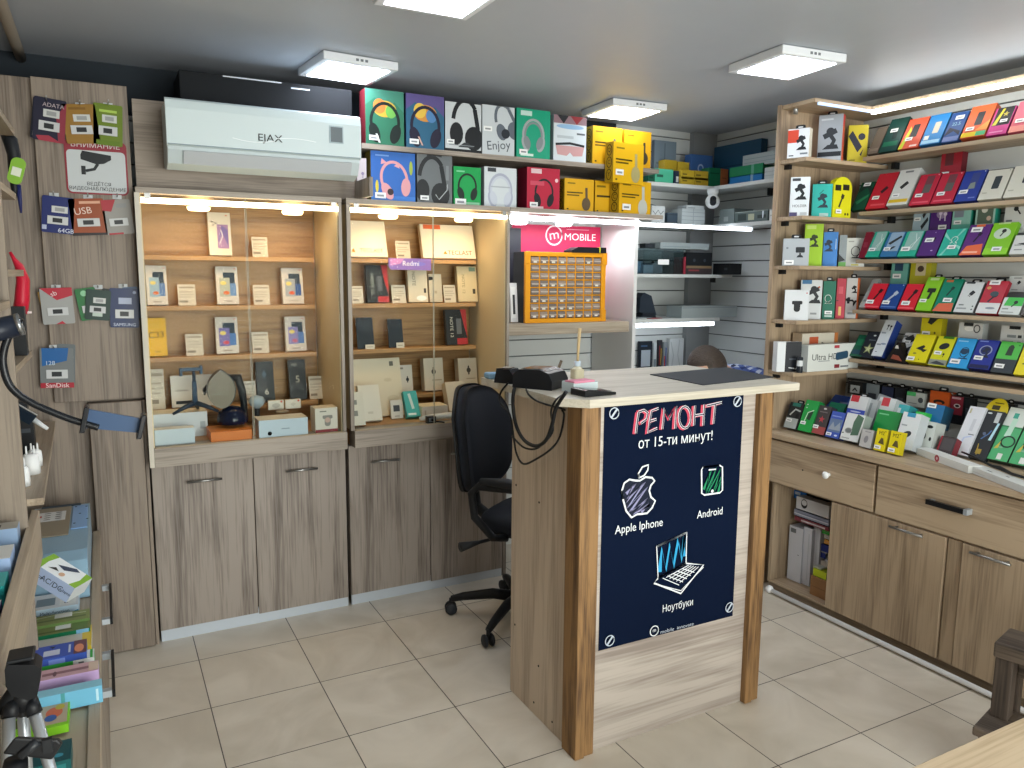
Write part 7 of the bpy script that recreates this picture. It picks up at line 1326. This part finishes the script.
# ---------------------------------------------------------------- tripods
def tripods():
    SIL_ = C('#b3b8bd', .3, .6); BK_ = C('#15171b', .45)
    Yt = 1.42
    o = PT(24, 690, Y=Yt); t = root('tripod', 'black and silver camera tripod standing on the low cabinet', 'tripod', o)
    def q(x, y, d=0): return PT(x, y, Y=Yt+d)-o
    b = MB(); b.prism([(p.x, p.z) for p in (q(6,664), q(9,659), q(36,659), q(42,663), q(41,676), q(38,690), q(30,694), q(13,690), q(7,680))], -.022, .022, BK_); b.build('head', t, .005)
    b = MB(); b.box((q(8,661).x, -.024, q(8,659).z), (q(36,661).x, .024, q(8,655.5).z), C('#1d2024', .4)); b.build('plate', t, .003)
    b = MB(); b.tube([q(4,686), q(9,684), q(12,678), q(10,671)], .004, C('#b9b4a8', .3), 8); b.build('clip', t)
    b = MB(); b.tube([q(30,684), q(14,692), q(8,702), q(5,712)], [.01,.012,.013,.012], BK_, 12); b.build('grip', t)
    b = MB(); b.tube([q(22,690), q(22,708)], .016, BK_, 16); b.build('collar', t)
    for (x0, y0, x1, y1, d) in ((9,718,8,768,-.05), (23,711,27,768,.05), (35,714,50,768,-.03)):
        p0 = q(20+(x0-20)*.6, 700); p1 = q(x0, y0, d*.4); p2 = q(x1, y1, d)
        b = MB(); b.tube([p0, p1], [.013,.012], BK_, 12); b.build('shoulder', t)
        e = (p2-p1).normalized(); L = (o.z+p1.z-.562)/-e.z
        lg = MB(); lg.tube([p1, p1+e*L], [.0095,.008], SIL_, 12); l = lg.build('leg', t)
        b = MB(); b.ball(p1+e*(L-.001)+Vector((0,0,.006)), .0095, BK_, 10); b.build('rubber_foot', l)
    Ye = 1.2
    o = PT(30, 752, Y=Ye); t = root('tripod', 'second black tripod nearest the viewer, only its flat head in view', 'tripod', o)
    def q(x, y, d=0): return PT(x, y, Y=Ye+d)-o
    vs = [q(2,754), q(8,746), q(14,738), q(58,740), q(62,744), q(52,760)]
    b = MB(); b.add(vs+[v+Vector((0,.03,-.014)) for v in vs], [(5,4,3,2,1,0),(6,7,8,9,10,11)]+[(i, (i+1) % 6, (i+1) % 6+6, i+6) for i in range(6)], BK_); b.build('plate', t, .003)
    b = MB(); b.tube([q(20,756), q(30,748), q(38,741)], .007, C('#24272c', .35), 8); b.build('lever', t)
    b = MB(); b.box((q(43,748).x, -.004, -.006), (q(53,748).x, .004, .014), C('#1f2226', .4)); b.build('ridge', t)
    b = MB(); b.tube([q(16,760,.02), q(14,778,.02), q(13,800,.02)], [.015,.018,.018], BK_, 12); b.build('neck', t)
    for a in (30, 150, 270):
        c, s = math.cos(math.radians(a)), math.sin(math.radians(a)); p1 = q(13, 800, .02); p2 = Vector((p1.x+.055*c, p1.y+.09*s, .562-o.z))
        b = MB(); b.tube([p1, p2], [.009,.007], SIL_, 10); b.build('leg', t)
tripods()
# ---------------------------------------------------------------- office chair
def chair():
    FX, FY = .6, -.8
    t = root('office_chair', 'black office swivel chair pushed in behind the service counter', 'chair', (1.63, 3.0, 0))
    # local frame: x to the sitter's right, y forward -> world
    ang = math.atan2(FY, FX)-PI/2
    T = Matrix.Rotation(ang, 4, 'Z')
    PL = C('#17191c', .5); FAB = C('#1c2028', .85); GR = C('#26292e', .5)
    base = MB(); base.lathe([(0,.085),(.035,.085),(.04,.1),(.036,.13),(0,.13)], PL, 20); hub = base.build('hub', t)
    for k in range(5):
        a = math.radians(1+72*k)
        c, s = math.cos(a), math.sin(a)
        b = MB(); b.tube([(.02*c,.02*s,.105),(.12*c,.12*s,.112),(.26*c,.26*s,.09),(.315*c,.315*s,.075)], [.026,.024,.019,.015], PL, 10, T); l = b.build('leg', t)
        b = MB(); ctr = T @ Vector((.318*c,.318*s,.03)); R90 = Matrix.Translation(ctr) @ Matrix.Rotation(1.1*k, 4, 'Z')
        for dx in (-.016, .016): b.lathe([(0,dx-.008),(.022,dx-.008),(.028,dx-.004),(.028,dx+.004),(.022,dx+.008),(0,dx+.008)], GR, 18, T=R90, axis='x')
        b.build('caster', l)
        b = MB(); b.tube([T @ Vector((.318*c,.318*s,.035)), T @ Vector((.318*c,.318*s,.078))], .009, PL, 8); b.build('caster_stem', l)
    b = MB(); b.lathe([(.028,.13),(.028,.26),(.02,.261),(.02,.42),(0,.42)], PL, 18); b.build('gas_column', t)
    b = MB(); b.box((-.1,-.12,.40),(.1,.14,.437), PL, Matrix.Translation((.055, -.02, 0)) @ T); b.build('tilt_mechanism', t, .008)
    T = Matrix.Translation((.055, -.02, -.02)) @ T
    # seat
    b = MB(); n = 20; rings = []
    def outline(k, sc):
        a = 2*PI*k/28; x = .235*sc*math.copysign(abs(math.cos(a))**.6, math.cos(a)); y = .225*sc*math.copysign(abs(math.sin(a))**.6, math.sin(a))+.02
        return x, y
    prof = [(.0,.458),(.8,.458),(.97,.472),(1.0,.50),(.97,.528),(.85,.545),(.5,.541),(0,.538)]
    vs = []; fs = []
    for sc, z in prof:
        for k in range(28): x, y = outline(k, sc); vs.append((x, y, z-(.022*max(0,(y-.14)/.1) if y > .14 else 0)))
    for i in range(len(prof)-1):
        for k in range(28): fs.append((i*28+k, i*28+(k+1)%28, (i+1)*28+(k+1)%28, (i+1)*28+k))
    b.add(vs, fs, FAB, True, T); b.build('seat', t)
    # backrest: a curved padded shell
    def backpt(u, v, off):
        # u -1..1 across, v 0..1 up
        w = .205+.035*math.sin(PI*min(1, v*.9+.1))-.05*max(0, v-.75)/.25
        x = u*w; z = .61+.485*v; y = -.235-.06*v+.035*u*u+.025*math.sin(PI*v)-off
        return x, y, z
    def sheet(b, off0, off1, mat, sc=1., puff=0.):
        N_, M_ = 16, 16; vs = []; fs = []
        for side in (0, 1):
            for j in range(M_+1):
                for i in range(N_+1):
                    u = (2*i/N_-1); v = j/M_
                    # round the corners
                    uu = u; vv = v*2-1; r = (abs(uu)**4+abs(vv)**4)**.25; f = 1 if r == 0 else max(abs(uu), abs(vv))/r
                    uu *= f; vv *= f
                    e = puff*(1-max(abs(u), abs(v*2-1))**4)
                    x, y, z = backpt(uu*sc, (vv*sc+1)/2, off0-e if side == 0 else off1); vs.append((x, y, z))
        K = (N_+1)*(M_+1)
        for j in range(M_):
            for i in range(N_):
                a = j*(N_+1)+i; q = (a, a+1, a+N_+2, a+N_+1); fs.append(q[::-1]); fs.append(tuple(K+z for z in q))
        edge = [i for i in range(N_+1)]+[j*(N_+1)+N_ for j in range(1, M_+1)]+[M_*(N_+1)+i for i in range(N_-1, -1, -1)]+[j*(N_+1) for j in range(M_-1, 0, -1)]
        for i in range(len(edge)): a, c = edge[i], edge[(i+1) % len(edge)]; fs.append((a, c, c+K, a+K)[::-1])
        b.add(vs, fs, mat, True, T)
    b = MB(); sheet(b, 0, .045, FAB, .97, .03); b.build('backrest', t)
    b = MB(); sheet(b, .045, .065, PL, 1.0); b.build('back_shell', t)
    b = MB(); b.tube([(0,-.06,.44),(0,-.2,.46),(0,-.29,.52),(0,-.315,.7),(0,-.33,.86)], [.03,.03,.028,.026,.02], PL, 10, T); b.build('back_bracket', t)
    for sx in (-1, 1):
        x = sx*.275
        b = MB(); b.tube([(x*.8,-.02,.47),(x,-.06,.48),(x,-.15,.56),(x,-.165,.665),(x,-.13,.70),(x,.05,.705),(x,.17,.695),(x,.185,.665),(x,.14,.55),(x,.06,.49),(x*.8,.03,.47)], .018, PL, 10, T); b.build('armrest', t)
        b = MB(); b.tube([(x,-.12,.722),(x,.0,.726),(x,.14,.718)], [.016,.024,.018], GR, 10, T); b.build('arm_pad', t)
    b = MB(); b.tube([(.1,-.05,.445),(.25,-.14,.44),(.33,-.19,.435)], [.006,.008,.022], PL, 10, T); b.build('tilt_lever', t)
chair()
# ---------------------------------------------------------------- rustic step stool and the table corner
def stool():
    WD = WOOD('y', '#5f5348', '#302822', .7); WZ = WOOD('z', '#4d4239', '#28211c', .7)
    o = Vector((2.42, 1.315, 0)); t = root('step_stool', 'dark weathered wooden step stool before the counter cabinets', 'stool', o, None, (0,0,math.radians(14)))
    def bx(name, lo, hi, m, bv=.004):
        b = MB(); b.box(lo, hi, m); return b.build(name, t, bv)
    bx('seat', (.0,-.42,.40), (.155,.0,.45), WD, .006)
    bx('step', (-.10,-.42,.17), (.10,.01,.2), WD, .006)
    for y in (-.40, -.055):
        bx('leg', (.008,y,.2005), (.065,y+.05,.3995), WZ); bx('leg', (.105,y,.0), (.15,y+.05,.3995), WZ); bx('leg', (-.09,y,.0), (-.04,y+.05,.1695), WZ)
    bx('rail', (.066,-.35,.33), (.09,-.055,.395), WD); bx('riser', (-.085,-.35,.09), (-.07,-.055,.169), WD, .002)
    bx('rail', (.0655,-.05,.33), (.1045,-.02,.395), WZ)
stool()
t = root('table', 'pale oak table corner at the bottom edge, nearest the viewer', 'table', (1.9, .4, 0))
part('tabletop', t, lambda b: b.box((1.15, -.1, .725), (2.5, .755, .75), WOOD('x', '#c9b394', '#a8906f', .45)), .002)
for x in (1.25, 2.4):
    for y in (.0, .65): part('leg', t, lambda b: b.box((x-.025, y-.025, 0), (x+.025, y+.025, .7245), WOOD('z', '#c9b394', '#a8906f')), .002)
# ---------------------------------------------------------------- the seated person
def skin(name, pts, edges, radii, mat, sub=2, parent=None, smooth=True, rootv=0):
    me = bpy.data.meshes.new(name); me.from_pydata([Vector(p) for p in pts], edges, []); me.materials.append(mat)
    o = bpy.data.objects.new(name, me); COL.objects.link(o)
    if parent: o.parent = parent
    m = o.modifiers.new('skin', 'SKIN'); m.use_smooth_shade = True
    L = me.skin_vertices[0] if me.skin_vertices else None
    if L is None:
        bpy.context.view_layer.objects.active = o
        L = me.attributes.new('skin_vertex', 'FLOAT', 'POINT') and me.skin_vertices[0]
    for i, r in enumerate(radii): 
        L.data[i].radius = (r, r) if not isinstance(r, tuple) else r
        L.data[i].use_root = i == rootv
    s = o.modifiers.new('smooth', 'SUBSURF'); s.levels = sub; s.render_levels = sub
    return o
def person():
    SK = C('#c39a83', .55); HAIR = C('#2e2620', .75); JN = C('#2a3346', .8)
    o = Vector((3.2, 3.12, 0))
    # body facing -x, bent forward over the lap; local coordinates
    P = {'pelvis': (.04,0,.52), 'belly': (.05,0,.70), 'chest': (-.03,0,.955), 'neck0': (-.16,0,1.045), 'neck': (-.25,0,1.06), 'head0': (-.31,.0,1.07), 'head1': (-.37,.0,1.10), 'head2': (-.42,0,1.08)}
    pts = [P[k] for k in P]; ed = [(i, i+1) for i in range(len(pts)-1)]
    rad = [(.13,.10), (.115,.085), (.12,.08), (.065,.055), .052, .08, .098, .07]
    def add(chain, r, at):
        prev = at
        for p, q in zip(chain, r): pts.append(p); rad.append(q); ed.append((prev, len(pts)-1)); prev = len(pts)-1
        return prev
    for s in (-1, 1):
        sh = add([(-.10, s*.17, 1.0), (-.19, s*.23, .78), (-.24, s*.22, .66), (-.33, s*.16, .64), (-.41, s*.10, .635), (-.45, s*.075, .635)], [.042,.038,.035,.033,.026,.03], 2)
        # five fingers, unequal and curled
        for k, (dy, L) in enumerate(((-.028,.062),(-.010,.072),(.009,.068),(.027,.055))):
            y = s*.075+dy; add([(-.478, y, .638), (-.478-L*.45, y-s*.004, .634), (-.478-L*.75, y-s*.008, .612)], [.0095,.0085,.0075], sh)
        add([(-.452, s*.075-s*.035, .648), (-.475, s*.075-s*.05, .642), (-.497, s*.075-s*.052, .63)], [.011,.0095,.008], sh)
        add([(-.04, s*.10, .50), (-.24, s*.13, .515), (-.44, s*.14, .52), (-.43, s*.14, .30), (-.41, s*.14, .09), (-.49, s*.145, .045), (-.56, s*.15, .035)], [.07,.065,.05,.045,.04,.042,.032], 0)
    SKb = skin('body', pts, ed, rad, SK, 2)
    SKb.name = 'person'; SKb.location = o
    tag(SKb, 'seated person with dark hair in a blue plaid shirt bending down behind the counter', 'person')
    body = SKb
    # head details, the face looks down and towards -x
    HT = Matrix.Translation((-.385,0,1.09)) @ Matrix.Rotation(math.radians(-38), 4, 'Y')
    b = MB(); vs = []
    b.ball((0,0,.0), (.098,.08,.112), SK, 22, HT)
    b.ball((-.098,0,-.012), (.018,.014,.022), SK, 12, HT); b.ball((-.0835,0,-.055), (.010,.026,.007), C('#9a6257', .5), 12, HT)
    for s in (-1, 1): b.ball((.005, s*.082, -.01), (.02,.011,.03), SK, 12, HT)
    b.build('face', body)
    for s in (-1, 1):
        b = MB(); b.ball((-.0805, s*.032, .012), (.010,.014,.008), C('#e8e4de', .3), 12, HT); b.ball((-.0888, s*.032, .012), (.003,.005,.005), C('#2a1e16', .2), 10, HT); b.build('eye', body)
    b = MB(); N_ = 30; vs = []; fs = []
    HR = random.Random(5)
    for i in range(17):
        a = PI*i/16*.73
        for k in range(N_):
            p = 2*PI*k/N_; x = math.sin(a)*math.cos(p); y = math.sin(a)*math.sin(p); z = math.cos(a)
            cut = 1.0
            if x < -.45 and z < .42: cut = .86        # hair line above the forehead
            r = 1.0+.02*HR.random()
            vs.append((x*.112*r*cut+.012, y*.094*r*cut, z*.124*r*cut+.006))
    for i in range(16):
        for k in range(N_): fs.append((i*N_+k, (i+1)*N_+k, (i+1)*N_+(k+1) % N_, i*N_+(k+1) % N_))
    hm, nt, bs = newmat('dark_brown_hair'); n = nt.nodes.new('ShaderNodeTexNoise'); n.inputs['Scale'].default_value = 9; mp = nt.nodes.new('ShaderNodeMapping'); mp.inputs['Scale'].default_value = (4, 22, 22)
    tc = nt.nodes.new('ShaderNodeTexCoord'); nt.links.new(tc.outputs['Object'], mp.inputs[0]); nt.links.new(mp.outputs[0], n.inputs['Vector'])
    cr = nt.nodes.new('ShaderNodeValToRGB'); cr.color_ramp.elements[0].color = lin('#17120f'); cr.color_ramp.elements[1].color = lin('#4d3f34'); nt.links.new(n.outputs['Fac'], cr.inputs[0]); nt.links.new(cr.outputs[0], bs.inputs['Base Color']); bs.inputs['Roughness'].default_value = .6
    bp = nt.nodes.new('ShaderNodeBump'); bp.inputs['Strength'].default_value = .6; bp.inputs['Distance'].default_value = .01; nt.links.new(n.outputs['Fac'], bp.inputs['Height']); nt.links.new(bp.outputs[0], bs.inputs['Normal'])
    b.add(vs, fs, hm, True, HT @ Matrix.Rotation(math.radians(12), 4, 'Y')); b.build('hair', body)
    # plaid shirt
    sm, nt, bs = newmat('blue_plaid_cloth'); N = nt.nodes.new
    tc = N('ShaderNodeTexCoord'); sp = N('ShaderNodeSeparateXYZ'); nt.links.new(tc.outputs['Object'], sp.inputs[0])
    w = []
    for ax in ('X', 'Y', 'Z'):
        m1 = N('ShaderNodeMath'); m1.operation = 'MULTIPLY'; m1.inputs[1].default_value = 16; nt.links.new(sp.outputs[ax], m1.inputs[0])
        f1 = N('ShaderNodeMath'); f1.operation = 'FRACT'; nt.links.new(m1.outputs[0], f1.inputs[0])
        g1 = N('ShaderNodeMath'); g1.operation = 'GREATER_THAN'; g1.inputs[1].default_value = .6; nt.links.new(f1.outputs[0], g1.inputs[0]); w.append(g1)
    s1 = N('ShaderNodeMath'); nt.links.new(w[0].outputs[0], s1.inputs[0]); nt.links.new(w[1].outputs[0], s1.inputs[1])
    s2 = N('ShaderNodeMath'); nt.links.new(s1.outputs[0], s2.inputs[0]); nt.links.new(w[2].outputs[0], s2.inputs[1])
    dv = N('ShaderNodeMath'); dv.operation = 'DIVIDE'; dv.inputs[1].default_value = 3; nt.links.new(s2.outputs[0], dv.inputs[0])
    cr = N('ShaderNodeValToRGB'); cr.color_ramp.interpolation = 'CONSTANT'; e = cr.color_ramp.elements
    e[0].color = lin('#22336b'); e[0].position = 0; e[1].color = lin('#4a5f9a'); e[1].position = .3; e.new(.6).color = lin('#b3bdd0'); e.new(.95).color = lin('#1a2347')
    nt.links.new(dv.outputs[0], cr.inputs[0]); nt.links.new(cr.outputs[0], bs.inputs['Base Color']); bs.inputs['Roughness'].default_value = .85
    sp_, se, sr_ = [(.05,0,.50),(.055,0,.71),(-.025,0,.96),(-.135,0,1.035),(-.25,0,1.065)], [(0,1),(1,2),(2,3),(3,4)], [(.20,.16),(.16,.126),(.172,.122),(.115,.09),(.074,.068)]
    for s in (-1, 1):
        k = len(sp_); sp_ += [(-.095, s*.17, 1.005), (-.17, s*.235, .80), (-.24, s*.222, .66), (-.345, s*.155, .641)]; sr_ += [.085,.068,.057,.047]; se += [(2,k),(k,k+1),(k+1,k+2),(k+2,k+3)]
    skin('shirt', sp_, se, sr_, sm, 2, body)
    sp_, se, sr_ = [(.05,0,.50),(.05,0,.62)], [(0,1)], [(.16,.125),(.14,.11)]
    for s in (-1, 1):
        k = len(sp_); sp_ += [(-.04, s*.10, .50), (-.24, s*.13, .516), (-.44, s*.14, .522), (-.432, s*.14, .30), (-.41, s*.14, .07)]; sr_ += [.105,.095,.075,.068,.06]; se += [(0,k),(k,k+1),(k+1,k+2),(k+2,k+3),(k+3,k+4)]
    skin('trousers', sp_, se, sr_, JN, 2, body)
    for s in (-1, 1): 
        b = MB(); b.ball((-.50, s*.147, .042), (.105,.042,.042), C('#1c1c1f', .5), 18); b.build('shoe', body)
    t = root('work_stool', 'round grey stool under the seated person', 'stool', (3.24, 3.12, 0))
    b = MB(); b.lathe([(0,.34),(.15,.34),(.165,.355),(.165,.385),(.15,.398),(0,.40)], C('#3a3d42', .6), 26); b.build('seat', t)
    for k in range(4):
        a = PI/4+k*PI/2; b = MB(); b.tube([(.11*math.cos(a),.11*math.sin(a),.339),(.15*math.cos(a),.15*math.sin(a),0)], .012, STEEL, 10); b.build('leg', t)
person()
# ================================================================== light
W = bpy.data.worlds.new('daylight'); S.world = W; W.use_nodes = True
bg = W.node_tree.nodes['Background']; bg.inputs[0].default_value = lin('#dfe8f2'); bg.inputs[1].default_value = .6
def area(name, loc, rot, sx, sy, e, col):
    l = bpy.data.lights.new(name, 'AREA'); l.shape = 'RECTANGLE'; l.size = sx; l.size_y = sy; l.energy = e; l.color = col
    o = bpy.data.objects.new(name, l); COL.objects.link(o); o.location = loc; o.rotation_euler = rot; return o
# daylight through the shop window behind the viewer
area('window_daylight', (1.65, -1.75, 1.3), (math.radians(90), 0, 0), 2.8, 2.0, 215, (1., .965, .92))
S.view_settings.view_transform = 'Standard'; S.view_settings.look = 'None'; S.view_settings.gamma = 1; S.view_settings.use_curve_mapping = False
S.view_settings.exposure = .04
S.cycles.use_denoising = True
S.cycles.max_bounces = 10; S.cycles.diffuse_bounces = 5; S.cycles.glossy_bounces = 4; S.cycles.transparent_max_bounces = 16
S.cycles.sample_clamp_indirect = 6
